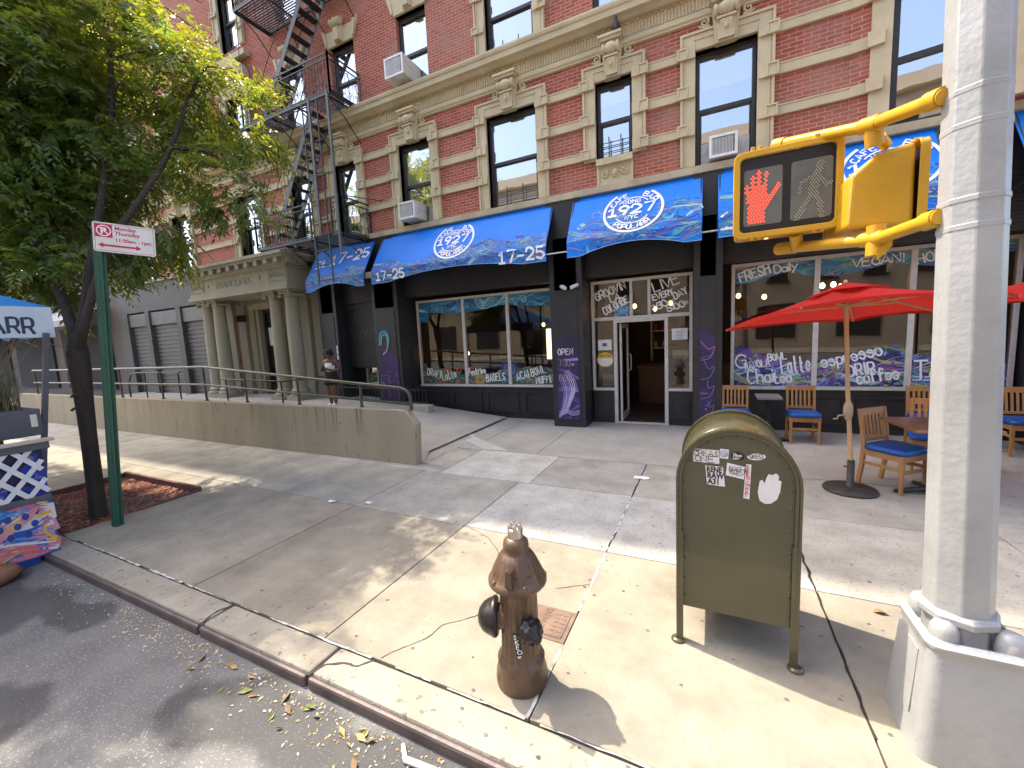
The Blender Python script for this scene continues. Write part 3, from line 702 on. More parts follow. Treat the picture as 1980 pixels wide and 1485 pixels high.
air_con(-5.60, -5.20, 4.08, 4.40, 6.72, 'small white air conditioner in the window next to the fire escape', 0)
air_con(-.03, .33, 4.06, 4.36, 6.88, 'small air conditioner with flaking grille in the window above the pedestrian signal', 1)
q = MB(); q.box(-.15, .49, YW + .1, YW + .12, 4.05, 4.36)
for i in range(24): q.box(-.14 + i * .026, -.13 + i * .026, YW + .085, YW + .1, 4.06, 4.35)
q.build('window_filler', ALU, BLD)
# pigeon on a keystone
t = MB(); bx, by, bz = -1.30, 6.80, 6.137
t.tube([(bx, by - .01, bz + .02), (bx, by, bz + .07), (bx, by + .005, bz + .12), (bx, by - .01, bz + .16), (bx, by - .015, bz + .185), (bx, by - .02, bz + .20)], [.025, .045, .042, .026, .024, .01], 10)
t.tube([(bx, by + .02, bz + .06), (bx, by + .07, bz + .0), (bx, by + .10, bz - .03)], [.03, .02, .008], 6); t.tube([(bx, by - .03, bz + .183), (bx, by - .055, bz + .178)], [.007, .002], 5)
for sg in (-1, 1):
    t.tube([(bx + sg * .035, by, bz + .115), (bx + sg * .046, by + .02, bz + .07), (bx + sg * .03, by + .06, bz + .02)], [.012, .024, .006], 6)
    t.tube([(bx + sg * .014, by - .005, bz + .03), (bx + sg * .014, by - .012, bz)], .004, 5)
tag(t.build('pigeon', mk('dark_feathers', (.022, .022, .028), .5, c2=(.05, .05, .06), ns=20), loc=(bx, by, bz)), 'dark pigeon perched on a window keystone below the ledge', 'bird')
# ---------------------------------------------------------------- black shopfront at street level (parts of the building)
YG = 7.45                                                  # plane of the shop glazing
def cflat(Y): return lambda u, v, l: (u, Y - l, v)
PURP = [(.10, .05, .30), (.16, .07, .42), (.05, .10, .42), (.30, .22, .62), (.05, .30, .60), (.42, .30, .70), (.02, .02, .10), (.6, .55, .8)]
BLUES = [(.015, .07, .36), (.015, .15, .52), (.03, .28, .56), (.08, .40, .58), (.16, .12, .46), (.32, .20, .48), (.03, .20, .34), (.30, .52, .62), (.012, .04, .24), (.22, .40, .34), (.02, .10, .45), (.02, .18, .60)]
m = MB()
PIERS = [(-8.42, -7.86), (-6.73, -6.02), (-2.56, -1.97), (-.235, .165), (3.52, 3.95)]
for a, b in PIERS:
    m.box(a, b, 6.93, 7.9, 0, 3.9)
    pr_ = m.build('shopfront_pier', BLACK, BLD, bevel=.006)
    for za, zb in ((.12, 2.35), (2.42, 3.3)): m = MB(); m.box(a + .09, b - .09, 6.918, 6.93, za, zb); m.build('pier_panel', BLACK, pr_, bevel=.004)
for a, b in ((-6.02, -2.56), (-1.97, -.235), (.165, 3.52), (-7.86, -6.73), (3.95, 6.0)):
    m = MB(); m.box(a, b, 7.15, 7.40, 2.62, 3.9)
    for i in range(13): m.box(a + .02, b - .02, 7.138, 7.15, 2.66 + i * .05, 2.695 + i * .05)
    m.build('shutter_housing', BLACK2, BLD, bevel=.004)
for a, b, n in ((-6.02, -2.56, 4), (.165, 3.52, 4), (3.95, 6.0, 3)):
    m = MB(); m.box(a, b, YG, YG + .2, 0, .645); w_ = (b - a) / n
    for i in range(n):
        x0, x1 = a + i * w_ + .07, a + (i + 1) * w_ - .07
        for q in ((x0, x1, .52, .55), (x0, x1, .12, .15), (x0, x0 + .03, .15, .52), (x1 - .03, x1, .15, .52)): m.box(q[0], q[1], YG - .025, YG - .001, q[2], q[3])
    m.build('stall_riser', BLACK, BLD, bevel=.004)
for a, b in ((-1.95, -1.56), (-.66, -.25)):
    m = MB(); m.box(a, b, YG, YG + .12, 0, .60)
    for q in ((a + .05, b - .05, .48, .51), (a + .05, b - .05, .12, .15), (a + .05, a + .08, .15, .48), (b - .08, b - .05, .15, .48)): m.box(q[0], q[1], YG - .02, YG - .001, q[2], q[3])
    m.build('stall_riser', BLACK, BLD, bevel=.004)

def glazing(x0, x1, z0, z1, muls, name='shop_window', f=.05):
    s_ = MB(); y0, y1 = YG - .03, YG + .05
    s_.box(x0 - f, x1 + f, y0 - .03, y1, z0 - f, z0); s_.box(x0 - f, x1 + f, y0, y1, z1, z1 + f)
    for x in [x0 - f, x1]: s_.box(x, x + f, y0, y1, z0, z1)
    for x in muls: s_.box(x - .035, x + .035, y0 + .002, y1, z0, z1)
    o = s_.build(name, ALU, BLD, bevel=.004)
    p_ = MB(); p_.add([(x0, YG, z0), (x1, YG, z0), (x1, YG, z1), (x0, YG, z1)], [(0, 1, 2, 3)]); p_.build('pane', GLASS, o)
    return o
WL = glazing(-5.87, -2.60, .70, 2.50, [-4.70, -3.66])
WR = glazing(.345, 3.43, .70, 2.56, [1.40, 2.46])
# cafe entrance
s_ = MB(); y0, y1 = YG - .03, YG + .05
for q in ((-1.95, -1.90, .60, 2.57), (-.31, -.26, .60, 2.57), (-1.90, -.31, 2.52, 2.57), (-1.90, -.31, 1.865, 1.925), (-1.56, -1.50, 0, 1.865), (-.70, -.64, 0, 1.865), (-1.27, -1.22, 1.925, 2.52), (-.97, -.92, 1.925, 2.52), (-1.90, -1.56, .60, .65), (-.64, -.31, .60, .65), (-1.50, -.70, 1.815, 1.865), (-1.50, -.70, 0, .025)):
    s_.box(q[0], q[1], y0, y1, q[2], q[3])
DR = s_.build('cafe_entrance', ALU, BLD, bevel=.004)
p_ = MB()
for a, b, c, d in ((-1.90, -1.27, 1.925, 2.52), (-1.22, -.97, 1.925, 2.52), (-.92, -.31, 1.925, 2.52), (-1.90, -1.56, .65, 1.865), (-.64, -.31, .65, 1.865)):
    p_.add([(a, YG, c), (b, YG, c), (b, YG, d), (a, YG, d)], [(0, 1, 2, 3)])
p_.build('pane', GLASS, DR)
d_ = MB(); hx = -1.47                                       # door leaf swung inside
for a, b, c, d in ((0, .06, .03, 1.8), (.66, .72, .03, 1.8), (.06, .66, .03, .14), (.06, .66, 1.72, 1.8)): d_.box(hx, hx + .035, YG + .06 + a, YG + .06 + b, c, d)
d_.tube([(hx + .05, YG + .70, .9), (hx + .09, YG + .70, .92), (hx + .09, YG + .70, 1.2), (hx + .05, YG + .70, 1.22)], .012, 6)
d_.build('door_leaf', ALU, DR)
# interior: floor, walls, counter, shelves, lamps
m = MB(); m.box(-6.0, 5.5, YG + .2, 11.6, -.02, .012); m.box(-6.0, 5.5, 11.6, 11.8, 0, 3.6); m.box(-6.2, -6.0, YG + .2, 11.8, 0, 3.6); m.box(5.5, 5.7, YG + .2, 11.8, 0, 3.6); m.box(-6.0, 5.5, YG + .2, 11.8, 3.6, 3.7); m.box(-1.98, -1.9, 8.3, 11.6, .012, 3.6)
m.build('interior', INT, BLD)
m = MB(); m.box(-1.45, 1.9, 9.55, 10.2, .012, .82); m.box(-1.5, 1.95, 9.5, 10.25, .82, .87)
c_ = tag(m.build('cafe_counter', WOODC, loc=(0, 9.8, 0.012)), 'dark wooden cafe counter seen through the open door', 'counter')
m = MB()
for z, x0, x1 in ((1.62, -1.35, -.35), (1.18, -1.35, -.8)):
    m.box(x0, x1, 11.1, 11.55, z, z + .03)
m.box(-1.38, -1.35, 11.1, 11.55, .87, 1.9); m.build('wall_shelf', ALU, BLD)
r = random.Random(4)
for i in range(9):
    x = -1.28 + (i % 5) * .19; z = 1.65 if i < 5 else 1.21
    if i >= 7: continue
    b = MB(); b.lathe([(.035, 0), (.045, .02), (.045, .11), (.02, .14), (.02, .17)], (x, 11.3, z), 8)
    tag(b.build('coffee_bag', mk('red_pack', (.35, .03, .02), .5) if i < 5 else mk('white_pack', (.5, .48, .45), .5), loc=(x, 11.3, z)), ('red pack on the upper shelf inside the cafe door' if i < 5 else 'white cup stack on the lower shelf inside the cafe door'), 'pack' if i < 5 else 'cups', 'packs on the upper cafe shelf' if i < 5 else 'cups on the lower cafe shelf')
b = MB(); b.box(-.75, -.45, 9.75, 9.79, 1.0, 1.2); b.box(-.63, -.57, 9.76, 9.80, .872, 1.0); b.box(-.70, -.5, 9.7, 9.86, .870, .880)
tag(b.build('cash_register', mk('till_plastic', (.45, .45, .43), .5), loc=(-.6, 9.78, .87)), 'pale till screen on the cafe counter', 'till')
BULB = mk('warm_bulb', (1, .7, .35), .4, emit=(1, .50, .16), es=4.5)
lp = [(-5.25, 8.4, 1.32), (-4.05, 10.4, 1.95), (-2.85, 9.6, 1.75), (-2.7, 9.0, 1.62), (.5, 9.4, 2.25), (.95, 9.5, 2.2), (1.75, 8.9, 2.28), (1.95, 9.1, 2.3), (2.1, 9.3, 2.27), (-1.5, 9.4, 2.2), (-1.1, 9.6, 2.12), (-.75, 9.3, 2.2)]
for i, (x, y, z) in enumerate(lp):
    t = thing('pendant_lamp', 'warm glowing pendant bulb hanging inside the cafe', 'lamp', (x, y, z), 'pendant bulbs inside the cafe')
    b = MB(); b.lathe([(.008, -.05), (.035, -.03), (.042, 0), (.03, .035), (.014, .05)], (x, y, z), 10); b.build('bulb', BULB, t)
    b = MB(); b.tube([(x, y, z + .05), (x, y, 3.6)], .006, 5); b.lathe([(.018, 0), (.018, .05)], (x, y, z + .045), 8); b.build('cord', IRON, t)
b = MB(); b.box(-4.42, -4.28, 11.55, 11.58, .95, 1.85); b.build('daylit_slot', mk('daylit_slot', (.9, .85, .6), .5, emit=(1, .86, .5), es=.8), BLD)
# bottles and a round table by the left window
for i, x in enumerate((-3.35, -3.12, -2.85, -3.75)):
    b = MB(); b.lathe([(.03, 0), (.035, .02), (.035, .12), (.012, .17), (.012, .21)], (x, 7.75, .76), 9)
    tag(b.build('bottle', mk('amber_glass', (.25, .09, .03), .25) if i != 2 else PAPER, loc=(x, 7.75, .76)), ('bottle on the sill behind the left cafe window' if i != 2 else 'white bottle on the sill behind the left cafe window'), 'bottle', 'bottles behind the left cafe window' if i != 2 else None)
b = MB(); b.box(-5.9, -2.6, YG + .2, 7.95, .72, .76); b.build('window_shelf', WOODC, BLD)
for (x, y) in ((.9, 8.6), (1.95, 8.7)):
    t = thing('cafe_table', 'pale round table standing inside the cafe behind the right window', 'table', (x, y, .012), 'tables inside the cafe')
    b = MB(); b.lathe([(.3, .64), (.3, .67)], (x, y, 0), 20); b.build('table_top', mk('pale_wood', (.4, .3, .2), .5), t)
    b = MB(); b.lathe([(.18, .012), (.18, .03), (.03, .05), (.03, .64)], (x, y, 0), 12); b.build('leg', IRON, t)

# painting on the glass, left window: blue crest above, green and orange garden below
zt = lambda u: 2.49
cr = lambda u: 2.49 - .17 - .10 * abs(math.sin((u + 5.9) * 1.45)) - (.22 if u < -5.62 else 0)
place = cflat(YG)
m = MB()
P = [(-5.86 + i * .0407, 0) for i in range(81)]
SHEETS = MB()
def sheet(x0, x1, f0, f1, n, col, col2, seed, Y=YG, lay=.0006):
    r = random.Random(seed)
    for i in range(n):
        a = x0 + (x1 - x0) * i / n; b = x0 + (x1 - x0) * (i + 1) / n; K = 5
        for k in range(K):
            za0 = f0(a) + (f1(a) - f0(a)) * k / K; za1 = f0(a) + (f1(a) - f0(a)) * (k + 1) / K; zb0 = f0(b) + (f1(b) - f0(b)) * k / K; zb1 = f0(b) + (f1(b) - f0(b)) * (k + 1) / K
            t = .5 + .5 * math.sin(a * 5 + k * 1.3 + seed) * math.sin(a * 2.2 + k * .7); t = min(1, max(0, t + r.uniform(-.15, .15)))
            c = tuple(col[q] * (1 - t) + col2[q] * t for q in range(3))
            SHEETS.add([(a, Y - lay, za0), (b, Y - lay, zb0), (b, Y - lay, zb1), (a, Y - lay, za1)], [(0, 1, 2, 3)], 0, c)
sheet(-5.87, -2.60, cr, zt, 60, (.015, .085, .26), (.03, .22, .40), 1)
gl = lambda u: .96 + .08 * math.sin((u + 1) * 2.3) + (.13 * math.exp(-((u + 3.68) / .18) ** 2)) + (.12 if u < -5.75 else 0)
lo = lambda u: .705
sheet(-5.87, -2.60, lo, gl, 60, (.02, .09, .085), (.10, .07, .03), 2)
GREENS = [(.04, .22, .15), (.10, .30, .10), (.02, .12, .20), (.35, .16, .05), (.45, .10, .04), (.02, .18, .25), (.20, .32, .12), (.40, .28, .08), (.05, .25, .30)]
mural(m, place, -5.87, -2.60, lambda u: gl(u) + .02, lo, 120, GREENS, 5, wmax=.028, lay=.0016)
m.build('glass_mural', PAINT, WL); m = MB()
mural(m, place, -5.87, -2.60, zt, cr, 110, [(.03, .25, .5), (.08, .45, .62), (.01, .06, .25), (.35, .65, .75), (.02, .15, .45)], 6, wmax=.022, lay=.0016)
# half mandala at the top, round flower at the mullion, pineapple
for R_, w_ in ((.22, .016), (.17, .01), (.09, .012)): ring(m, -4.18, 2.485, R_, w_, place, .0042, PI, 2 * PI, (.35, .65, .75))
for i in range(9):
    a = PI + PI * (i + .5) / 9; m.strip([(-4.18 + .10 * math.cos(a - .13), 2.485 + .10 * math.sin(a - .13)), (-4.18 + .165 * math.cos(a), 2.485 + .165 * math.sin(a)), (-4.18 + .10 * math.cos(a + .13), 2.485 + .10 * math.sin(a + .13))], .009, place, .0044 + i * .00003, (.35, .65, .75))
for R_, w_, c in ((.155, .03, (.03, .05, .22)), (.115, .02, (.10, .22, .5)), (.06, .02, (.02, .3, .42))): ring(m, -3.68, 1.0, R_, w_, place, .0046 + R_ * .001, 0, 2 * PI, c)
for R_ in (.11, .08, .05): ring(m, -4.38, .80, R_, .02, place, .0046, 0, 2 * PI, (.5, .3, .06), n=20)
for cx in (-5.2, -4.9, -4.6): ring(m, cx, 1.0, .05, .045, place, .0048, 0, 2 * PI, (.42, .09, .03), n=14)
LT = [('DRAFT', -5.752, .905, .142, .390, -.173), ('Latte', -5.325, .775, .19, .372, .22), ('Pastries', -4.65, .882, .138, .414, .133), ('BAGELS', -4.221, .749, .15, .443, .099), ('ACAI BOWL', -3.509, .779, .145, .632, .253), ('MUFFIN', -3.086, .715, .13, .359, .10)]
wt = MB()
for i, (t_, x, z, h_, L_, ro) in enumerate(LT): brush(wt, t_, place, x, z, h_, .021, ro, .03, i + 3, .0095 + i * .0004, fit=L_, gap=.17)
PANE_L = SHEETS; SHEETS.build('painted_glass', PAINT, WL)
m.build('glass_mural', PAINT, WL); wt.build('lettering', WHITEP, WL)

# right window: purple and green waves, white words
SHEETS = MB(); m = MB(); wt = MB()
gr = lambda u: 1.13 + .09 * math.sin(u * 3.1 + .9) + (.16 * math.exp(-((u - .48) / .16) ** 2)) + .05 * math.sin(u * 9)
sheet(.345, 3.43, lo, gr, 60, (.035, .02, .13), (.05, .07, .22), 3)
mural(m, place, .345, 3.43, lambda u: gr(u) + .02, lo, 250, [(.14, .06, .36), (.05, .12, .46), (.08, .36, .62), (.33, .24, .62), (.24, .34, .05), (.38, .46, .10), (.02, .02, .10), (.45, .65, .8), (.30, .08, .30)], 9, wmax=.03, lay=.0016, dots=60)
m.build('glass_mural', PAINT, WR); m = MB()
crr = lambda u: 2.55 - .12 - .12 * abs(math.sin(u * 2.6 + .5))
zt2 = lambda u: 2.555
sheet(.345, 3.43, crr, zt2, 40, (.05, .12, .26), (.10, .24, .36), 7)
mural(m, place, .345, 3.43, zt2, crr, 120, [(.05, .22, .45), (.15, .42, .55), (.03, .08, .28), (.35, .25, .12), (.10, .40, .35)], 12, wmax=.03, lay=.0016)
for i, (t_, x, z, h_, L_, ro) in enumerate([('FRESH', .424, 2.332, .14, .408, .26), ('Daily', .870, 2.42, .12, .295, .10), ('VEGAN!', 1.804, 2.40, .11, .541, .03), ('HOUSE', 2.50, 2.36, .12, .45, .2), ('G', .369, .99, .20, .135, 0), ('RANOLA', .513, .955, .11, .333, .224), ('BOWL', .814, 1.09, .105, .241, .141), ('Latte', .999, .896, .25, .359, .12), ('Chai', .549, .735, .21, .34, .12), ('tea', .905, .745, .17, .22, .088), ('espresso', 1.505, .985, .185, .70, .25), ('DRIP', 1.821, .850, .155, .288, .171), ('coffee', 1.925, .74, .18, .45, .17), ('Too', 2.53, .793, .262, .40, .033)]):
    brush(wt, t_, place, x, z, h_, .025 if h_ > .13 else .019, ro, .025, 40 + i, .0115 + i * .0004, fit=L_, gap=.16)
SHEETS.build('painted_glass', PAINT, WR); m.build('glass_mural', PAINT, WR); wt.build('lettering', WHITEP, WR)
# entrance: words over the door
wt = MB()
for i, (t_, x, z, h_, L_, ro) in enumerate([('GROOVIN', -1.853, 2.225, .135, .554, .33), ('LA', -1.598, 2.18, .115, .172, .28), ('COLOMBE', -1.706, 1.965, .13, .47, .45), ('LIVE', -.861, 2.30, .15, .40, .278), ('EVERY', -.877, 2.155, .10, .337, .25), ('DAY', -.531, 2.15, .105, .21, .42), ('7:30', -.895, 1.965, .105, .268, .38), ('6:00', -.636, 1.95, .10, .261, .28), ('PM', -.375, 2.04, .065, .06, .7), ('AM', -.63, 2.08, .06, .09, .4)]):
    brush(wt, t_, place, x, z, h_, .024 if h_ > .08 else .013, ro, .03, 60 + i, .003 + i * .0005, fit=L_, gap=.15)
m = MB(); wt.build('lettering', WHITEP, DR)
mural(m, place, -1.55, -1.28, lambda u: 2.18 + (u + 1.55) * .5 - .10, lambda u: 1.93, 40, [(.05, .15, .45), (.12, .35, .6), (.3, .5, .7)], 31, wmax=.02); m.build('glass_mural', PAINT, DR)
# notices taped to the panes
NOT = []
def notice(name, x0, x1, z0, z1, label, lines=0, ic=None, Y=YG - .004):
    b = MB(); b.box(x0, x1, Y - .002, Y, z0, z1)
    t = tag(b.build(name, PAPER, loc=((x0 + x1) / 2, Y, z0)), label, 'notice')
    k = MB()
    if ic:
        k.box(*ic, Y - .003, Y - .0021, z0 + .07, z1 - .06)
    for i in range(lines): k.box(x0 + .04 + .02 * (i % 3), x1 - .05 - .015 * ((i * 7) % 3), Y - .003, Y - .0021, z1 - .05 - i * .026, z1 - .043 - i * .026)
    k.build('print', mk('grey_print', (.12, .12, .14), .7), t)
notice('paper_notice', -1.845, -1.60, 1.335, 1.525, 'white notice with a black square taped left of the cafe door', 0, (-1.765, -1.685))
notice('paper_notice', -.585, -.34, 1.475, 1.665, 'white printed notice taped right of the cafe door', 6)
b = MB(); cx, cz, Y = -1.72, 1.165, YG - .004
b.prism([(cx + .15 * math.cos(a), cz + .135 * math.sin(a)) for a in [2 * PI * i / 28 for i in range(28)]], Y - .002, Y)
t = tag(b.build('face_sticker', mk('yellow_vinyl', (.75, .48, .05), .5), loc=(cx, Y, cz - .135)), 'yellow round face sticker wearing a white mask beside the door', 'sticker')
b = MB(); b.prism([(cx - .13, cz + .015), (cx - .06, cz + .03), (cx + .06, cz + .03), (cx + .13, cz + .015), (cx + .12, cz - .07), (cx + .05, cz - .115), (cx - .05, cz - .115), (cx - .12, cz - .07)], Y - .0035, Y - .0021); b.build('mask', PAPER, t)
b = MB()
for sg in (-1, 1): b.strip([(cx + sg * .09, cz + .055), (cx + sg * .06, cz + .075), (cx + sg * .03, cz + .085)], .012, cflat(Y), .003)
b.build('eyebrow', mk('brown_vinyl', (.12, .05, .01), .5), t)
b = MB(); b.box(-1.80, -1.58, YG + .08, YG + .10, .66, .90); tag(b.build('kraft_board', mk('kraft', (.30, .21, .13), .8, streak=True), loc=(-1.69, YG + .09, .65)), 'tan wood grain board leaning behind the glass left of the door', 'board')
# opening hours and swirls on the piers
m = MB(); pl = cflat(6.918)
brush(m, 'OPEN', pl, -2.44, 1.30, .10, .017, .02, .015, 5, .002, col=(.62, .62, .66), sx=.72, gap=.22)
for i, (t_, z, h_, x) in enumerate((('7:30', 1.10, .115, -2.43), ('am', 1.11, .05, -2.20), ('-', .98, .08, -2.31), ('6:00', .83, .115, -2.43), ('pm', .84, .05, -2.20))): brush(m, t_, pl, x, z, h_, .007, 0, .015, 8 + i, .0022, col=(.4, .4, .46), sx=.62, gap=.15)
m.build('lettering', PAINT, BLD)
for (x0, x1), sd, tp in (((-2.47, -2.06), 1, 1.55), ((-.145, .075), 2, 1.55), ((-6.64, -6.11), 3, 1.45)):
    SHEETS = MB(); m = MB(); sheet(x0, x1, lambda u: .14, lambda u, tp=tp: tp - .1 * math.sin(u * 9), 10, (.018, .014, .045), (.05, .022, .115), sd, 6.918)
    mural(m, cflat(6.918), x0, x1, lambda u, tp=tp: tp, lambda u: .13, 16 if sd == 1 else 9, PURP[:5], 70 + sd, wmax=.016, dots=4, lay=.0018); o = SHEETS.build('pier_mural', PAINT, BLD); m.build('brush_strokes', PAINT, o)
m = MB()
for i in range(9):                                          # sweeping plume at the foot of the door pier
    t = i / 8
    m.strip(catmull([(-2.46 + .02 * i, .16 + .012 * i), (-2.40 + .03 * i, .35 + .03 * i), (-2.36 + .03 * i, .62 + .02 * i), (-2.44 + .025 * i, .93 + .015 * i)], 6), [.004 + .012 * math.sin(PI * j / 18) for j in range(19)], pl, .0105 + i * .0001, random.Random(i).choice([(.55, .5, .75), (.3, .26, .62), (.65, .62, .8), (.2, .14, .45)]))
for i in range(3): m.strip(catmull([(-2.45, .17 + .03 * i), (-2.32, .26 + .03 * i), (-2.2, .22 + .03 * i), (-2.07, .25 + .03 * i)], 6), .010, pl, .0118 + i * .0001, (.5, .46, .68))
for i in range(4): m.strip(catmull([(-6.60 + .02 * i, 1.62), (-6.56 + .02 * i, 1.86 - .02 * i), (-6.42, 1.93 - .03 * i), (-6.30 - .02 * i, 1.78), (-6.38, 1.52), (-6.50, 1.40 + .01 * i)], 6), .018, pl, .0122 + i * .0001, [(.05, .33, .42), (.10, .45, .5), (.02, .2, .33), (.3, .55, .6)][i])
for i in range(4): m.strip(catmull([(-.13 + .05 * i, 1.45 - .3 * i), (-.02, 1.33 - .3 * i), (.06, 1.36 - .3 * i), (.0, 1.2 - .3 * i), (-.12, 1.16 - .3 * i)], 6), .014, pl, .0126 + i * .0001, [(.30, .14, .36), (.12, .14, .26), (.22, .10, .32), (.10, .13, .2)][i])
m.build('pier_swirls', PAINT, BLD)
for q in ((-6.62, .75, .2, .42), (-6.36, .62, .2, .3)): m = MB(); m.strip([(q[0], q[1] - .3), (q[0], q[1] + q[2]), (q[0] + .22, q[1] + q[2]), (q[0] + .22, q[1] - .3)], .012, pl, .0131, (.18, .2, .27)); m.build('pier_outline', PAINT, BLD)
# lowered ribbed shutter with chalky tag between the left piers
m = MB()
for i in range(34): m.box(-7.85, -6.74, 7.22 + (i % 2) * .008, 7.26, 1.13 + i * .044, 1.17 + i * .044)
m.box(-7.85, -6.74, 7.262, 7.3, 1.1, 2.65); sh = m.build('roller_shutter', BLACK2, BLD)
m = MB(); pl2 = cflat(7.215)
brush(m, 'NYC', pl2, -7.62, 1.78, .19, .02, .03, .03, 3, .002, col=(.14, .07, .13), sx=1.3, gap=.3)
for i in range(7): m.strip(catmull([(-7.75 + i * .14, 2.18), (-7.70 + i * .14, 2.42 - .02 * (i % 3)), (-7.62 + i * .14, 2.25), (-7.64 + i * .14, 2.12)], 5), .012, pl2, .003 + i * .0001, (.05, .10, .12))
m.strip(catmull([(-7.80, 2.50), (-7.5, 2.52), (-7.62, 2.2), (-7.72, 2.0)], 6), .016, pl2, .0042, (.07, .13, .16)); m.build('lettering', PAINT, sh)
o = glazing(-7.55, -6.78, .72, 1.08, [-7.2], f=.03); SHEETS = MB(); m = MB(); sheet(-7.55, -6.78, lambda u: .725, lambda u: 1.0 - .12 * abs(u + 7.1), 12, (.02, .10, .05), (.02, .05, .12), 5); mural(m, place, -7.55, -6.78, lambda u: 1.06, lambda u: .725, 40, [(.12, .28, .08), (.35, .28, .03), (.02, .15, .25), (.42, .34, .05)], 77, wmax=.022)
SHEETS.build('painted_glass', PAINT, o); m.build('glass_mural', PAINT, o)
m = MB(); m.box(-7.86, -6.73, YG + .02, YG + .2, 0, .68); m.box(-7.86, -7.60, YG + .02, YG + .2, .68, 1.15); m.build('stall_riser', BLACK, BLD)
m = MB()
for i, z in enumerate((1.33, 1.45, 1.56)): m.box(-7.93, -7.89, 6.905, 6.917, z, z + .10)
m.build('label_strip', PAPER, BLD)

# ---------------------------------------------------------------- awnings
AZT, AZF, AZV, AYT, AYF = 3.905, 3.115, 2.875, 6.97, 6.5
def awning(x0, x1, label, seed, waves):
    t = thing('awning', label, 'awning', ((x0 + x1) / 2, 6.9, AZV), None)
    n = 40; L_ = x1 - x0
    def zv(u):
        s_ = (u - x0) / L_
        if .12 < s_ < .88: return AZV + .125 * math.sin(PI * (s_ - .12) / .76) ** .8
        return AZV
    c = MB()
    P = [x0 + L_ * i / n for i in range(n + 1)]
    for off, sgn in ((0, 1), (.012, -1)):
        for i in range(n):
            a, b = P[i], P[i + 1]
            c.add([(a, AYF + off, AZF), (b, AYF + off, AZF), (b, AYT, AZT - off), (a, AYT, AZT - off)], [(0, 1, 2, 3)[::sgn]])
            c.add([(a, AYF + off, zv(a)), (b, AYF + off, zv(b)), (b, AYF + off, AZF), (a, AYF + off, AZF)], [(0, 1, 2, 3)[::sgn]])
    for x in (x0, x1 - .012):
        c.add([(x, AYF, zv(x)), (x + .012, AYF, zv(x)), (x + .012, AYF + .012, zv(x)), (x, AYF + .012, zv(x))], [(0, 1, 2, 3)])
    c.build('canopy', BLUE, t)
    f = MB()
    for x in (x0 + .02, x1 - .02):
        f.tube([(x, AYF + .03, AZF - .01), (x, AYT - .02, AZF - .12)], .012, 6); f.tube([(x, AYF + .03, AZF - .01), (x, AYT - .03, AZT - .04)], .012, 6)
    f.tube([(x0 + .02, AYF + .03, AZF - .01), (x1 - .02, AYF + .03, AZF - .01)], .012, 6)
    f.build('frame', IRON, t)
    e = MB()
    e.tube([(u, AYF - .004, zv(u)) for u in P], .006, 5); e.build('hem', mk('pale_blue_piping', (.25, .45, .65), .6), t)
    # surface map: v = 0 at the valance bottom, V1 at the fold, beyond that up the slope
    V1 = AZF - AZV; SL = math.hypot(AYT - AYF, AZT - AZF); ny = -(AZT - AZF) / SL; nz = (AYT - AYF) / SL
    def pl(u, v, l):
        if v <= V1: return (u, AYF - l, AZV + v)
        k = (v - V1) / SL
        return (u, AYF + (AYT - AYF) * k + ny * l, AZF + (AZT - AZF) * k + nz * l)
    w_ = MB()
    r = random.Random(seed); ph = r.uniform(0, 6)
    top = lambda u: V1 + .10 + waves * (.14 + .12 * math.sin(u * 2.1 + ph) + .06 * math.sin(u * 5.3 + ph * 2)) + (.16 * waves if (u > x1 - .6) else 0)
    mural(w_, pl, x0, x1, top, lambda u: zv(u) - AZV + .004, int(95 * L_), BLUES, seed, lay=.003, wmax=.024, dots=int(14 * L_))
    w_.build('wave_mural', PAINT, t)
    return t, pl, V1, SL
def logo(mb, pl, cx, cv, R_, seed):
    """round painted badge; the top is cut by the wall"""
    e = 1.06
    place = lambda u, v, l: pl(cx + (u) * e, cv + v, l)
    lim = R_ * .80
    P = [(R_ * math.cos(a), R_ * math.sin(a)) for a in [math.radians(90 + 38 + (284) * i / 60) for i in range(61)]]
    mb.strip(P, .038, place, .012)
    ring(mb, 0, 0, R_ * .62, .02, place, .0122, math.radians(38), math.radians(142)); ring(mb, 0, 0, R_ * .62, .02, place, .0124, math.radians(212), math.radians(325))
    lay = .0130
    brush(mb, '1927', place, -R_ * .84, -R_ * .15, R_ * .40, .040, 0, .012, seed, lay, sx=1.12, gap=.34)
    brush(mb, 'NOHO', place, 0, 0, R_ * .17, .017, 0, .01, seed + 1, lay + .001, sx=.8, gap=.3, arc=(0, -R_ * .42, R_ * .78, math.radians(114), 1))
    brush(mb, 'NYC', place, -R_ * .24, -R_ * .42, R_ * .17, .017, 0, .01, seed + 2, lay + .0014, sx=.9, gap=.3)
    brush(mb, 'CAFE', place, 0, 0, R_ * .19, .02, 0, .01, seed + 3, lay + .002, sx=.8, gap=.25, arc=(0, 0, R_ * .70, math.radians(157), 1))
    brush(mb, 'BAR', place, 0, 0, R_ * .21, .02, 0, .01, seed + 4, lay + .0024, sx=.85, gap=.25, arc=(0, 0, R_ * .70, math.radians(64), 1))
    # POPULARR runs along the lower edge, reading left to right
    r = random.Random(seed); txt = 'POPULARR'
    for i, ch in enumerate(txt):
        a = math.radians(228 + i * (310 - 228) / (len(txt) - 1)); rot = a + PI / 2; rr = R_ * .90
        h = R_ * .20
        brush(mb, ch, place, rr * math.cos(a) - h * .3 * math.cos(rot), rr * math.sin(a) - h * .3 * math.sin(rot), h, .02, rot, .01, seed + 9 + i, lay + .003 + i * .0003, sx=.85)
A2, pl, V1, SL = awning(-6.27, -2.44, 'widest blue awning with two 17-25 numbers, over the left cafe window', 101, 1.0)
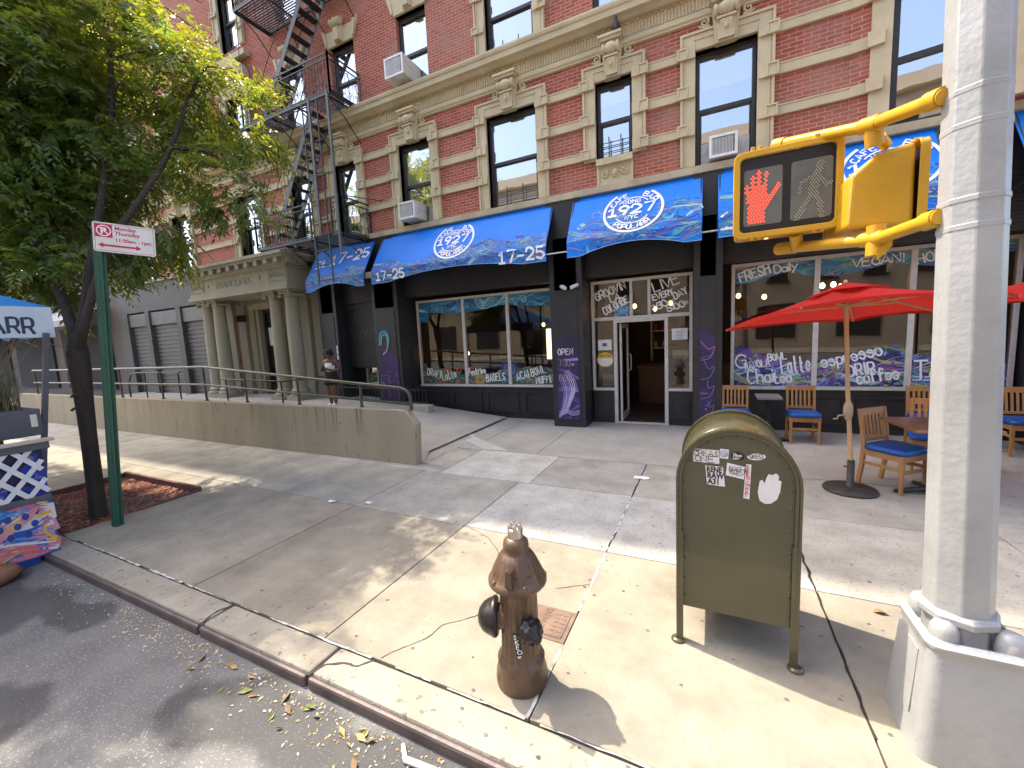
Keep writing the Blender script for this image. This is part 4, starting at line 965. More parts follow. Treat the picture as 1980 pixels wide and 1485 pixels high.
m = MB(); logo(m, pl, -4.36, V1 + .46, .40, 5)
brush(m, '17-25', pl, -6.12, .055, .17, .034, 0, .01, 2, .012, sx=.95, gap=.28); brush(m, '17-25', pl, -3.30, .055, .19, .036, 0, .01, 3, .012, sx=1.0, gap=.28)
m.build('lettering', WHITEP, A2)
A3, pl, V1, SL = awning(-2.08, -.112, 'blue awning with a round 1927 badge and waves, over the cafe door', 202, 1.7)
m = MB(); logo(m, pl, -1.08, V1 + .44, .41, 15); m.build('lettering', WHITEP, A3)
A4, pl, V1, SL = awning(.09, 2.44, 'blue awning partly hidden behind the pedestrian signal and lamp post', 303, 1.5)
m = MB(); logo(m, pl, 1.95, V1 + .44, .44, 25); brush(m, '17-25', pl, .13, .10, .24, .035, 0, .01, 6, .012, sx=.9, gap=.25); m.build('lettering', WHITEP, A4)
A1, pl, V1, SL = awning(-8.25, -6.48, 'short blue awning behind the drop ladder, next to the portico', 404, .7)
m = MB(); brush(m, '17-25', pl, -7.62, .62, .26, .05, .05, .03, 7, .012, sx=.95, gap=.28); brush(m, 'St', pl, -8.08, .56, .2, .035, .1, .02, 9, .0128, sx=1); m.build('lettering', WHITEP, A1)
A5, pl, V1, SL = awning(3.06, 5.3, 'blue awning beyond the lamp post, farther along than the badge hidden by it', 505, 1.2)
for xa, xb, lb in ((-2.46, -2.07, 'thin pale rod linking the widest awning to the door awning'), (-.13, .1, 'thin pale rod between the door awning and the awning behind the signal')):
    m = MB(); m.tube([(xa, 6.53, 2.98), (xb, 6.53, 2.98)], .012, 6); tag(m.build('tie_rod', ALU, loc=(xa, 6.53, 2.98)), lb, 'rod')
m = MB(); m.box(-6.52, -6.28, 6.56, 6.62, 3.02, 3.14)
for i in range(4): m.box(-6.52, -6.28, 6.548, 6.56, 3.03 + i * .028, 3.045 + i * .028)
m.box(-6.44, -6.36, 6.62, 6.93, 3.05, 3.09)
tag(m.build('flood_light', mk('brass_housing', (.55, .50, .33), .35, m=.3), loc=(-6.4, 6.7, 3.02)), 'pale ribbed flood light mounted between the two left awnings', 'light')
for x, sg, lb in ((-2.30, -1, 'white bullet camera on the door pier, aimed down to the right'), (-2.05, 1, 'white bullet camera on the door pier, aimed down to the left')):
    t = thing('security_camera', lb, 'camera', (x, 6.91, 2.47))
    b = MB(); Mx = Matrix.Translation((x - sg * .02, 6.83, 2.46)) @ Matrix.Rotation(-sg * .9, 4, 'Z') @ Matrix.Rotation(PI / 2 + .35, 4, 'X'); b.lathe([(.02, -.07), (.03, -.06), (.03, .06), (.034, .075), (.026, .076)], Mx, 12); b.build('body', PAPER, t)
    b = MB(); b.tube([(x, 6.918, 2.48), (x, 6.87, 2.48), (x, 6.85, 2.465)], .012, 6); b.lathe([(.03, 0), (.03, .015)], Matrix.Translation((x, 6.918, 2.48)) @ Matrix.Rotation(PI / 2, 4, 'X'), 10); b.build('bracket', PAPER, t)
# ---------------------------------------------------------------- portico with paired columns
LZ = .40
m = MB(); m.box(-12.75, -8.70, 6.36, 7.3, 3.02, 3.10); m.box(-12.72, -8.73, 6.40, 7.3, 3.10, 3.19); m.box(-12.70, -8.75, 6.43, 7.3, 3.19, 3.52)
m.box(-12.74, -8.71, 6.38, 7.3, 3.52, 3.57); m.box(-12.90, -8.55, 6.20, 7.3, 3.70, 3.76); m.box(-12.94, -8.51, 6.15, 7.3, 3.76, 3.83)
m.prism([(6.38, 3.57), (6.30, 3.60), (6.30, 3.70), (6.9, 3.70), (6.9, 3.57)], -12.80, -8.65, 'yz')
x = -12.78
while x < -8.66:
    m.box(x, x + .13, 6.21, 6.30, 3.595, 3.698); x += .355
for y in (6.33, 6.63): m.box(-8.649, -8.56, y, y + .13, 3.595, 3.698)
for x0, x1 in ((-12.66, -12.06), (-9.40, -8.79)):
    for q in ((x0, x1, 3.23, 3.245), (x0, x1, 3.465, 3.48), (x0, x0 + .015, 3.245, 3.465), (x1 - .015, x1, 3.245, 3.465)): m.box(q[0], q[1], 6.418, 6.43, q[2], q[3])
    r = random.Random(int(x0 * 10))
    for i in range(5): m.tube([(a, 6.425, z) for a, z in curl(x0 + .08 + i * .11, 3.355 + r.uniform(-.03, .03), r.uniform(.04, .07), 1.1, r.uniform(0, 6), r.choice((1, -1)), 12)], .014, 5)
PORT = m.build('portico', STUCCO, BLD, bevel=.006)
vs, fs = ftext('FRANCONIA', .235, lambda u, v, l: (u, 6.43 - l, v), 0, 0, ex=.012, sx=1.05)
w_ = max(v[0] for v in vs); m = MB(); m.add([(-10.80 + (v[0] - w_ / 2), v[1], 3.265 + v[2]) for v in vs], fs)
for x in (-11.85, -9.72): m.tube([(a, 6.425, z) for a, z in curl(x, 3.345, .05, .7, 1, 1, 10)], .014, 5)
m.build('lettering', STUCCO, PORT)
def column(cx, cy, z0, z1, r_=.165):
    c = MB()
    c.box(cx - .24, cx + .24, cy - .24, cy + .24, z0, z0 + .10)
    H = z1 - z0
    c.lathe([(.235, .10), (.245, .13), (.235, .165), (.20, .175), (.195, .20), (.215, .225), (.195, .25), (r_ + .01, .265), (r_, .30), (r_, H * .35), (r_ * .97, H * .6), (r_ * .86, H - .22), (r_ * .92, H - .20), (r_ * .92, H - .18), (r_ * .86, H - .17), (r_ * 1.0, H - .10)], (cx, cy, z0), 28)
    c.box(cx - .21, cx + .21, cy - .20, cy + .20, z1 - .05, z1)
    for sg in (-1, 1):
        for d in (-.17, .17):
            c.tube([(a, cy + d * 1.05, z) for a, z in curl(cx + sg * .18, z1 - .11, .068, 1.6, PI / 2, sg, 20)], [.022 - .0006 * i for i in range(21)], 6)
        M_ = Matrix.Translation((cx + sg * .18, cy, z1 - .11)) @ Matrix.Rotation(PI / 2, 4, 'X'); c.lathe([(.055, -.17), (.035, 0), (.055, .17)], M_, 12)
    c.tube([(cx - .18, cy - .17, z1 - .06), (cx, cy - .19, z1 - .085), (cx + .18, cy - .17, z1 - .06)], .02, 6)
    return c.build('column', STUCCO, PORT)
for cx in (-12.42, -11.93, -9.56, -8.99): column(cx, 6.66, LZ, 3.02)
# entrance wall, pilasters and door behind the columns
m = MB(); m.box(-13.05, -11.3, 7.3, 7.6, LZ, 3.9); m.box(-10.4, -8.42, 7.3, 7.6, LZ, 3.9); m.box(-11.3, -10.4, 7.3, 7.6, 2.75, 3.9); m.box(-12.75, -8.7, 6.9, 7.3, 3.0, 3.02)
for a, b in ((-12.6, -12.3), (-12.05, -11.75), (-9.55, -9.15), (-9.0, -8.6)):
    m.box(a, b, 7.2, 7.3, LZ, 3.0); m.box(a - .03, b + .03, 7.17, 7.3, LZ, LZ + .28); m.box(a - .03, b + .03, 7.17, 7.3, 2.86, 3.0)
for a, b in ((-11.62, -11.42), (-10.28, -10.08)):
    m.box(a, b, 7.24, 7.3, LZ, 2.9)
    for i in range(28): m.box(a + .05, b - .05, 7.225, 7.24, LZ + .06 + i * .088, LZ + .12 + i * .088)
m.box(-11.62, -10.08, 7.23, 7.3, 2.75, 2.92)
m.build('entrance_wall', STUCCO, BLD, bevel=.006)
m = MB(); m.box(-12.3, -12.05, 7.27, 7.298, LZ + .3, 3.0); m.build('pink_stone_panel', mk('pink_granite', (.33, .19, .13), .6, c2=(.27, .15, .1), ns=12, pos=True), BLD)
m = MB(); m.box(-11.3, -10.4, 7.5, 7.56, LZ, 2.75); m.box(-11.3, -11.22, 7.44, 7.5, LZ, 2.75); m.box(-10.48, -10.4, 7.44, 7.5, LZ, 2.75); m.box(-11.22, -10.48, 7.44, 7.5, 2.66, 2.75); m.box(-11.22, -10.48, 7.44, 7.5, LZ, LZ + .25)
dd = m.build('entrance_door', BLACK, BLD); m = MB(); m.box(-11.2, -10.9, 7.484, 7.49, 1.75, 2.25); m.build('notice', PAPER, dd)
m = MB(); m.box(-11.88, -11.68, 7.02, 7.2, 2.44, 2.62); m.prism([(7.02, 2.44), (6.96, 2.48), (6.96, 2.58), (7.02, 2.62)], -11.86, -11.70, 'yz')
tag(m.build('wall_light', IRON, loc=(-11.78, 7.1, 2.44)), 'dark square flood light on the pilaster left of the entrance door', 'light')
# roller shutters left of the portico
SHUT = mk('grey_slat_paint', (.15, .145, .14), .55, m=.1, c2=(.11, .105, .10), ns=5, pos=True)
for k, (a, b) in enumerate(((-14.35, -13.08), (-16.2, -14.62), (-17.6, -16.45))):
    m = MB(); n = 40
    for i in range(n): m.box(a, b, 7.02 + (i % 2) * .02, 7.1, .12 + i * .062, .178 + i * .062)
    m.box(a - .05, b + .05, 6.95, 7.2, 2.6, 3.0); m.box(a, b, 7.101, 7.2, 0, 2.6); m.build('roller_shutter', SHUT, BLD)
m = MB()
for a, b in ((-13.08, -13.04), (-14.62, -14.35), (-16.45, -16.2), (-18.2, -17.6)): m.box(a, b, 6.9, 7.3, 0, 3.05)
m.box(-18.2, -13.05, 6.95, 7.3, 3.05, 3.9); m.build('pier', mk('grey_pier', (.085, .08, .075), .6, c2=(.06, .057, .054), ns=3, pos=True), BLD, bevel=.01)
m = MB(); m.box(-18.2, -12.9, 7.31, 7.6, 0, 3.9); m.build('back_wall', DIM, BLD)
# neighbouring building beyond the tree
NB = thing('shop_building', 'dull grey shop building beyond the roller shutters and behind the tree', 'building', (-28, 7, 0))
m = MB(); m.box(-60, -18.41, 6.52, 7.0, 21.2, 21.75); m.build('roof_cornice', STONE, NB)  # unseen roof edge, raised to this height to shade the pavement
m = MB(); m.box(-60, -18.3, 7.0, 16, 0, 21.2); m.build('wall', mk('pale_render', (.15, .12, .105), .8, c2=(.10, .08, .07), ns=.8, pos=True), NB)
m = MB()
for i in range(6):
    for j in range(4): m.box(-42 + i * 4, -40.4 + i * 4, 6.94, 6.99, 5 + j * 3.4, 7 + j * 3.4)
m.build('window', GLASS_UP, NB)
m = MB()
for i in range(5): m.box(-43.2 + i * 5, -39.2 + i * 5, 6.93, 6.99, .5, 2.8)
m.build('shop_window', DIM, NB)
m = MB()
for i in range(5): m.prism([(7.0, 3.5), (5.9, 2.95), (5.9, 2.75), (5.93, 2.75), (5.93, 2.93), (7.0, 3.44)], -43.4 + i * 5, -39.0 + i * 5, 'yz')
m.build('shop_awning', mk('white_awning', (.4, .4, .42), .7), NB)

# ---------------------------------------------------------------- access ramp
def rz(x): return LZ if x < -7.4 else max(0.004, LZ - (x + 7.4) * .1)
m = MB(); RX = [-17.5, -12.8, -8.6, -7.4, -6.5, -5.5, -4.5, -3.75]
for a, b in zip(RX, RX[1:]):
    m.add([(a, 4.345, rz(a)), (b, 4.345, rz(b)), (b, 7.34, rz(b)), (a, 7.34, rz(a))], [(0, 1, 2, 3)])
m.add([(-3.75, 4.345, rz(-3.75)), (-3.5, 4.345, .005), (-3.5, 5.7, .005), (-5.35, 7.0, .02), (-5.35, 7.34, .02), (-3.75 - 1.6, 7.34, rz(-5.35))], [(0, 1, 2, 3, 4, 5)])
m.build('ramp', AGG, kind='structure')
RW = thing('ramp_wall', 'long tan concrete wall along the street side of the access ramp', 'wall', (-9, 4.35, 0))
m = MB(); WT = .755
m.prism([(-17.5, -.02), (-3.56, -.02), (-3.52, .56), (-3.68, .745), (-3.8, WT), (-17.5, WT)], 4.22, 4.35)
m.build('concrete_face', CONC, RW, bevel=.015)
r = random.Random(33)
for x, k in ((-5.93, 1), (-8.55, 1), (-11.2, 1), (-4.55, .55)):
    m = MB(); P = wob((x, .75), (x + .01, .75 - .74 * k), 16, .004, x); m.strip(P, [.006 * r.uniform(.5, 1.3) for _ in P], lambda u, v, l: (u, 4.22 - l, v), .002); m.build('form_joint', mk('joint_line', (.13, .115, .085), .9), RW)  # thin dark strip drawn along each form joint
m = MB()
for i in range(46):
    x = r.uniform(-12, -3.8); z = r.choice((.74, .74, r.uniform(.2, .6))); L_ = r.uniform(.06, .42); w_ = r.uniform(.008, .035)
    P = wob((x, z), (x + r.uniform(-.02, .02), max(.03, z - L_)), 8, .004, i); m.strip(P, [w_ * (1 - .7 * q / 8) for q in range(len(P))], lambda u, v, l: (u, 4.22 - l, v), .0012 + i * .00001, (r.uniform(.20, .27),) * 1 + (r.uniform(.185, .24), r.uniform(.14, .17)))
m.build('water_stains', mk('stain', .8, .95, attr=True, ns=14), RW)
# railing: two pipes following the ramp on posts
RL = thing('ramp_railing', 'brown pipe railing on top of the ramp wall', 'railing', (-8, 4.35, WT))
def rail_z(x): return 1.385 if x < -8.4 else 1.385 - (x + 8.4) * .075
tp = [(-16.5, 4.285, 1.385), (-12, 4.285, 1.385), (-8.4, 4.285, 1.385), (-6, 4.285, rail_z(-6)), (-3.80, 4.285, rail_z(-3.8)), (-3.70, 4.285, rail_z(-3.7) - .015), (-3.645, 4.285, rail_z(-3.7) - .06), (-3.62, 4.285, rail_z(-3.7) - .13), (-3.62, 4.285, .74)]
m = MB(); m.tube(tp, .024, 10); m.build('top_rail', RAILM, RL)
m = MB(); m.tube([(-16.5, 4.285, 1.06), (-8.4, 4.285, 1.06), (-3.62, 4.285, 1.06 - 4.78 * .075 + .12)], .02, 8); m.build('lower_rail', RAILM, RL)
for x in (-16.4, -13.6, -11.65, -9.95, -8.42, -7.2, -5.86, -4.52):
    m = MB(); m.tube([(x, 4.285, WT - .02), (x, 4.285, rail_z(x))], .019, 8); m.lathe([(.035, 0), (.03, .02), (.02, .03)], (x, 4.285, WT), 10); m.build('post', RAILM, RL)
# inner railing by the columns
RL2 = thing('entrance_railing', 'dark pipe railing running between the portico columns and the shutters', 'railing', (-13, 6.3, LZ))
m = MB(); m.tube([(-8.4, 6.95, .92), (-8.9, 6.1, .9), (-11.0, 6.08, .95), (-11.2, 6.08, .95)], .02, 8); m.tube([(-12.9, 6.0, 1.15), (-15.2, 6.0, 1.15), (-15.6, 6.0, 1.1), (-15.8, 6.0, .8), (-15.8, 6.0, LZ)], .022, 8); m.tube([(-12.9, 6.0, .8), (-15.7, 6.0, .8)], .018, 8); m.build('rail', IRON, RL2)
for x, y, z in ((-8.9, 6.1, .9), (-11.0, 6.08, .95), (-13.0, 6.0, 1.15), (-14.8, 6.0, 1.15)):
    m = MB(); m.tube([(x, y, LZ - .01), (x, y, z)], .018, 8); m.build('post', IRON, RL2)
# low stub wall with spiked iron fence
SW = thing('stub_wall', 'low pale concrete kerb wall below the spiked iron fence', 'wall', (-6.6, 6.95, 0))
m = MB(); m.prism([(-8.35, .0), (-5.22, 0), (-5.22, .335), (-8.35, .40)], 6.70, 6.90); m.build('concrete_face', mk('pale_kerb_concrete', (.40, .385, .31), .9, c2=(.32, .31, .25), ns=3, pos=True, bump=.2), SW, bevel=.012)
FE_ = thing('spiked_fence', 'black spiked iron fence standing on the low stub wall', 'fence', (-6.6, 6.8, .35))
m = MB()
for i in range(27):
    x = -7.75 + i * .093; zb = .335 + (-5.22 - x) * .0208
    m.tube([(x, 6.8, zb - .01), (x, 6.8, zb + .37), (x, 6.8, zb + .42)], [.0065, .0065, .001], 5)
for dz in (.30, .035): m.tube([(-7.78, 6.8, .335 + 2.56 * .0208 + dz), (-5.28, 6.8, .336 + dz)], .009, 5)
m.build('bars', IRON, FE_)

# ---------------------------------------------------------------- fire escape
FX = thing('fire_escape', 'black iron fire escape with scroll railings, stairs and drop ladder', 'fire escape', (-8, 6.6, 3.9))
FXL, FXR, FY = -9.32, -6.62, 6.2
def spiral_panel(mb, p0, ux, z0, w, h, seed):
    """scrollwork filling one bay of a railing; ux = horizontal unit vector"""
    def P(u, v): return (p0[0] + ux[0] * u, p0[1] + ux[1] * u, z0 + v)
    n = max(2, int(w / .085))
    for i in range(n + 1): mb.tube([P(w * i / n, 0), P(w * i / n, h)], .006, 4)
    c = w / 2
    for sg in (-1, 1):
        for (cu, cv, R_, a0) in ((c + sg * .07, h * .72, .06, PI / 2), (c + sg * .06, h * .25, .05, -PI / 2), (c + sg * w * .33, h * .86, .045, PI), (c + sg * w * .33, h * .13, .045, 0)):
            mb.tube([P(u, v) for u, v in curl(cu, cv, R_, 1.2, a0, sg, 14)], .0065, 4)
        mb.tube([P(c + sg * .10, h * .2), P(c + sg * .14, h * .42), P(c + sg * .05, h * .6), P(c + sg * .12, h * .8)], .007, 4)
def platform(z, x0, x1, hole, rails=True, h=.68, gap=None):
    m = MB()
    y = FY + .01
    for x_ in (x0, x1): m.bar((x_, FY, z), (x_, YW, z), .03, .05)
    m.bar((x0, FY, z), (x1, FY, z), .03, .05); m.bar((x0, YW - .04, z), (x1, YW - .04, z), .03, .05)
    n = 15
    for i in range(n):
        yy = FY + .03 + (YW - FY - .08) * i / (n - 1)
        a, b = (x0 + .02, x1 - .02)
        if hole and yy > FY + .16 and yy < YW - .12:
            m.bar((a, yy, z + .012), (hole[0], yy, z + .012), .022, .012); m.bar((hole[1], yy, z + .012), (b, yy, z + .012), .022, .012)
        else: m.bar((a, yy, z + .012), (b, yy, z + .012), .022, .012)
    for x_ in (x0 + .1, x0 + (x1 - x0) * .35, x0 + (x1 - x0) * .65, x1 - .1):
        m.bar((x_, FY, z - .03), (x_, YW, z - .03), .02, .03)
        m.tube([(x_, FY + .05, z - .04), (x_, FY + .4, z - .25), (x_, YW, z - .62)], .012, 5)
    m.build('platform', IRON, FX)
    if not rails: return
    r_ = MB(); zz = z + .05
    segs = [((x0, FY), (1, 0), x1 - x0), ((x0, FY), (0, 1), YW - FY), ((x1, FY), (0, 1), YW - FY)]
    for k, (p, u, L_) in enumerate(segs):
        e = (p[0] + u[0] * L_, p[1] + u[1] * L_)
        parts = [(0, L_)] if not (gap and k == 0) else [(0, gap[0] - x0), (gap[1] - x0, L_)]
        for a, b in parts:
            if b - a < .05: continue
            A = (p[0] + u[0] * a, p[1] + u[1] * a); B = (p[0] + u[0] * b, p[1] + u[1] * b)
            for hz in (h, h - .10, .0): r_.bar((*A, zz + hz), (*B, zz + hz), .018, .018 if hz < h else .028)
            nb = max(1, round((b - a) / .5)); w_ = (b - a) / nb
            for i in range(nb): spiral_panel(r_, (A[0] + u[0] * i * w_, A[1] + u[1] * i * w_), u, zz, w_, h - .10, i)
            for t in (A, B): r_.bar((*t, z), (*t, zz + h + .02), .03, .03)
    r_.build('railing', IRON, FX)
platform(3.90, FXL, FXR, (-9.1, -8.3), gap=(-7.52, -6.90), h=.66)
platform(6.52, FXL, FXR, (-8.2, -7.35), h=.66)
platform(8.86, FXL + .1, FXR + .15, (-7.9, -7.2), h=.7)
def stair(p0, p1, y0, y1, n):
    m = MB()
    for y in (y0, y1): m.bar((p0[0], y, p0[1]), (p1[0], y, p1[1]), .012, .11, up=(0, 0, 1))
    m.build('stair_stringer', STAIRPAINT, FX)
    t = MB()
    for i in range(n):
        k = (i + .6) / n; x = p0[0] + (p1[0] - p0[0]) * k; z = p0[1] + (p1[1] - p0[1]) * k
        t.box(x - .075, x + .075, y0 + .008, y1 - .008, z, z + .02)
    t.build('stair_tread', IRON, FX)
    h = MB()
    for y in (y0 - .02, y1 + .02): h.tube([(p0[0] - .12, y, p0[1] + .35), (p0[0] - .05, y, p0[1] + .62), (p1[0] - .05, y, p1[1] + .55)], .009, 5)
    h.build('handrail', IRON, FX)
stair((-9.10, 3.93), (-7.42, 6.54), 6.42, 6.86, 14)
stair((-9.05, 6.55), (-7.22, 8.88), 6.42, 6.86, 13)
m = MB()
for x in (-7.40, -6.98):
    m.bar((x, 6.17, 2.96), (x, 6.17, 4.05), .035, .02); m.bar((x, 6.17, 4.05), (x, 6.17, 6.48), .02, .02)
for i in range(11): m.bar((-7.40, 6.17, 3.02 + i * .30), (-6.98, 6.17, 3.02 + i * .30), .02, .02)
m.build('drop_ladder', IRON, FX)
m = MB()
for x in (-7.18, -6.66): m.bar((x, 6.15, 3.5 if x > -7 else 3.95), (x, 6.15, 6.52), .05, .035)
m.build('ladder_guide', STAIRPAINT, FX)
m = MB(); m.tube([(-9.3, 6.3, 8.86), (-9.34, 6.25, 7.2)], .008, 5); m.tube([(-8.2, 6.3, 6.5), (-9.3, 6.22, 4.2)], .008, 5); m.tube([(-6.62, 6.2, 4.62), (-6.2, 6.95, 4.62)], .01, 5); m.build('brace_rod', IRON, FX)
# potted plant on the lower platform
t = thing('potted_plant', 'green potted plant standing on the lower fire escape platform', 'plant', (-6.85, 6.75, 3.93))
b = MB(); b.lathe([(.06, .0), (.085, .13), (.075, .13)], (-6.85, 6.75, 3.93), 12); b.build('pot', mk('white_pot', (.7, .7, .7), .5), t)
b = MB(); r = random.Random(8)
for i in range(90):
    a = r.uniform(0, 6.28); e = r.uniform(.2, 1.4); L_ = r.uniform(.06, .14); d = Vector((math.cos(a) * math.cos(e), math.sin(a) * math.cos(e), math.sin(e))); p = Vector((-6.85, 6.75, 4.05)) + d * r.uniform(0, .09); s = d.cross(Vector((0, 0, 1))).normalized() * .02
    b.add([p - s * .2, p + d * L_ * .5 + s, p + d * L_, p + d * L_ * .5 - s], [(0, 1, 2, 3)], 0, (r.uniform(.7, 1.2),) * 3)
b.build('leaves', mk_leaf('pot_leaf', (.06, .13, .04), (.06, .12, .02)), t)
# ---------------------------------------------------------------- trees
BARK = mk('dark_bark', (.055, .042, .032), .9, c2=(.025, .02, .016), ns=9, bump=.9, bs=35, bd=.02, pos=True, streak=True, speck=((.13, .11, .09), 14, .7))
LEAF = mk_leaf('leaf', (.044, .082, .026), (.19, .235, .016))
def limb(mb, pts, r0, r1, seed, n=10):
    r = random.Random(seed); P = []
    Q = [Vector(p) for p in pts]
    for i in range(len(Q) - 1):
        p0 = Q[max(i - 1, 0)]; p1 = Q[i]; p2 = Q[i + 1]; p3 = Q[min(i + 2, len(Q) - 1)]
        for j in range(6):
            t = j / 6
            P.append(.5 * ((2 * p1) + (-p0 + p2) * t + (2 * p0 - 5 * p1 + 4 * p2 - p3) * t * t + (-p0 + 3 * p1 - 3 * p2 + p3) * t ** 3))
    P.append(Q[-1]); N = len(P)
    mb.tube(P, [max(.004, (r0 + (r1 - r0) * (i / (N - 1)) ** .8) * r.uniform(.94, 1.06)) for i in range(N)], n)
    return P
def tree(base, fork, limbs, blobs, label, ntw, seed, r0=.068, knots=True, ll=(.062, .10)):
    r = random.Random(seed)
    t = thing('street_tree', label, 'tree', base)
    tr = MB()
    b = Vector(base); f = Vector(fork)
    tr.tube([b + Vector((0, 0, -.03)), b + Vector((0, 0, .05)), b.lerp(f, .15), b.lerp(f, .5), b.lerp(f, .75), b.lerp(f, .9), f, f + Vector((-.01, .01, .12)), f + Vector((-.02, .01, .22))], [r0 * 1.45, r0 * 1.15, r0 * 1.0, r0 * .95, r0 * 1.08, r0 * 1.25, r0 * 1.28, r0 * 1.0, r0 * .35], 16)
    tips = []
    for i, L_ in enumerate(limbs):
        P = limb(tr, [f - Vector((0, 0, .16)), f - Vector((0, 0, .02))] + L_[1], L_[0], .02, seed + i); tips += P[6:]
    for c, R_ in blobs:                                    # branches reach into every clump
        c = Vector(c); s = min(tips, key=lambda q: (q - c).length)
        for k in range(2):
            e = c + Vector((r.uniform(-1, 1), r.uniform(-1, 1), r.uniform(-.6, .9))) * R_ * .7
            limb(tr, [s, s.lerp(e, .5) + Vector((0, 0, .15)), e], .018, .004, seed + k, 6)
    if knots:
        for dz, dx in ((1.32, -.03), (1.18, -.06)):
            p = b.lerp(f, dz / (f.z - b.z) * .98) + Vector((dx + .075, -.05, 0))
            tr.tube([p + Vector((.02 * math.sin(a) * 0 + .0, .055 * math.cos(a), .03 * math.sin(a))) for a in [PI * i / 8 for i in range(9)]], .012, 6)
    tr.build('trunk', BARK, t)
    cr = MB(); vol = [R_ ** 2.2 for _, R_ in blobs]; tot = sum(vol)
    for (c, R_), v in zip(blobs, vol):
        c = Vector(c); nt_ = int(ntw * v / tot * (.52 if c.y > 2.8 else 1.08))
        sub = [c + Vector((r.gauss(0, 1), r.gauss(0, 1), r.gauss(0, .8))).normalized() * R_ * r.uniform(.35, 1) for _ in range(max(5, nt_ // 30))]
        for _ in range(nt_):
            s = r.choice(sub) + Vector((r.gauss(0, 1), r.gauss(0, 1), r.gauss(0, .7))) * (R_ * .10 + .06)
            d = (s - c); d = (d.normalized() if d.length > .01 else Vector((1, 0, 0))) + Vector((r.uniform(-.8, .8), r.uniform(-.8, .8), r.uniform(-.9, .35)))
            d.normalize(); tw = r.uniform(.16, .34); n = r.randint(8, 13)
            side = d.cross(Vector((r.uniform(-.3, .3), r.uniform(-.3, .3), 1))).normalized()
            k0 = r.uniform(.7, 1.25); hue = r.random()
            for j in range(n):
                q = s + d * tw * (j / n) + Vector((0, 0, -.10 * (j / n) ** 2 * tw * 3))
                sg = 1 if j % 2 else -1
                ld = (side * sg * r.uniform(.7, 1.1) + d * r.uniform(.35, .9) + Vector((0, 0, r.uniform(-.55, .05)))).normalized()
                if j == n - 1: ld = d
                L_ = r.uniform(*ll) * (1.1 - .4 * j / n); W_ = L_ * r.uniform(.17, .25)
                nn = ld.cross(side.cross(d) + Vector((r.uniform(-.4, .4), r.uniform(-.4, .4), r.uniform(-.3, .3)))).normalized() * W_
                kk = k0 * r.uniform(.8, 1.2); col = (kk * (.85 + .5 * hue), kk, kk * (.8 + .2 * (1 - hue)))
                m_ = q + ld * L_ * .45 + Vector((0, 0, .006))
                cr.add([q, m_ - nn, q + ld * L_ + Vector((0, 0, -.012)), m_ + nn], [(0, 1, 2, 3)], 0, col)
    cr.build('crown', LEAF, t)
    return t
tree((-5.73, 1.765, -.03), (-5.825, 1.845, 1.70),
     [(.072, [(-6.05, 1.9, 2.05), (-6.6, 1.95, 2.9), (-7.2, 2.0, 4.0), (-7.6, 2.0, 5.2)]), (.066, [(-5.9, 1.98, 2.2), (-6.0, 2.25, 3.2), (-6.2, 2.6, 4.6), (-6.3, 2.7, 5.8)]), (.052, [(-5.62, 1.9, 2.1), (-5.6, 2.15, 2.8), (-5.5, 2.7, 3.8), (-5.4, 3.0, 4.6)])],
     [((-7.06, 2.24, 4.84), 1.36), ((-7.5, 2.0, 4.6), 1.26), ((-6.76, 2.85, 4.44), 1.14), ((-5.89, 3.16, 5.0), 0.87), ((-6.32, 2.85, 3.39), 0.72), ((-7.06, 2.35, 3.39), 0.87), ((-7.3, 1.9, 3.3), 0.78), ((-7.4, 2.9, 6.1), 1.15), ((-6.5, 3.4, 5.9), .62), ((-8.6, 1.9, 4.2), 0.97), ((-9.0, 1.9, 5.6), 1.07), ((-6.94, 1.9, 2.71), 0.6), ((-7.6, 1.8, 2.55), 0.58), ((-7.73, 2.24, 6.3), 1.3), ((-6.88, 2.48, 2.64), 0.46), ((-5.33, 3.35, 4.5), 0.6), ((-5.27, 3.41, 3.57), 0.58)],
     'leafy street tree with a dark trunk in the red mulch bed', 11000, 3, ll=(.07, .112))
tree((-9.30, 1.9, -.03), (-9.40, 1.95, 2.0),
     [(.09, [(-9.80, 2.0, 2.8), (-10.30, 2.0, 4.2), (-10.50, 2.0, 6.0)]), (.08, [(-9.10, 2.0, 3.0), (-8.70, 2.1, 4.6), (-8.50, 2.1, 6.4)])],
     [((-9.70, 2.0, 5.2), 1.6), ((-8.50, 2.1, 4.6), 1.1), ((-10.90, 2.0, 4.6), 1.3), ((-8.70, 2.1, 6.5), 1.4), ((-10.50, 2.0, 6.9), 1.5), ((-9.30, 2.0, 3.5), .9), ((-7.90, 2.2, 5.6), .9)],
     'second street tree standing farther down the pavement behind the mulch tree', 3600, 17, .10, False, (.09, .15))
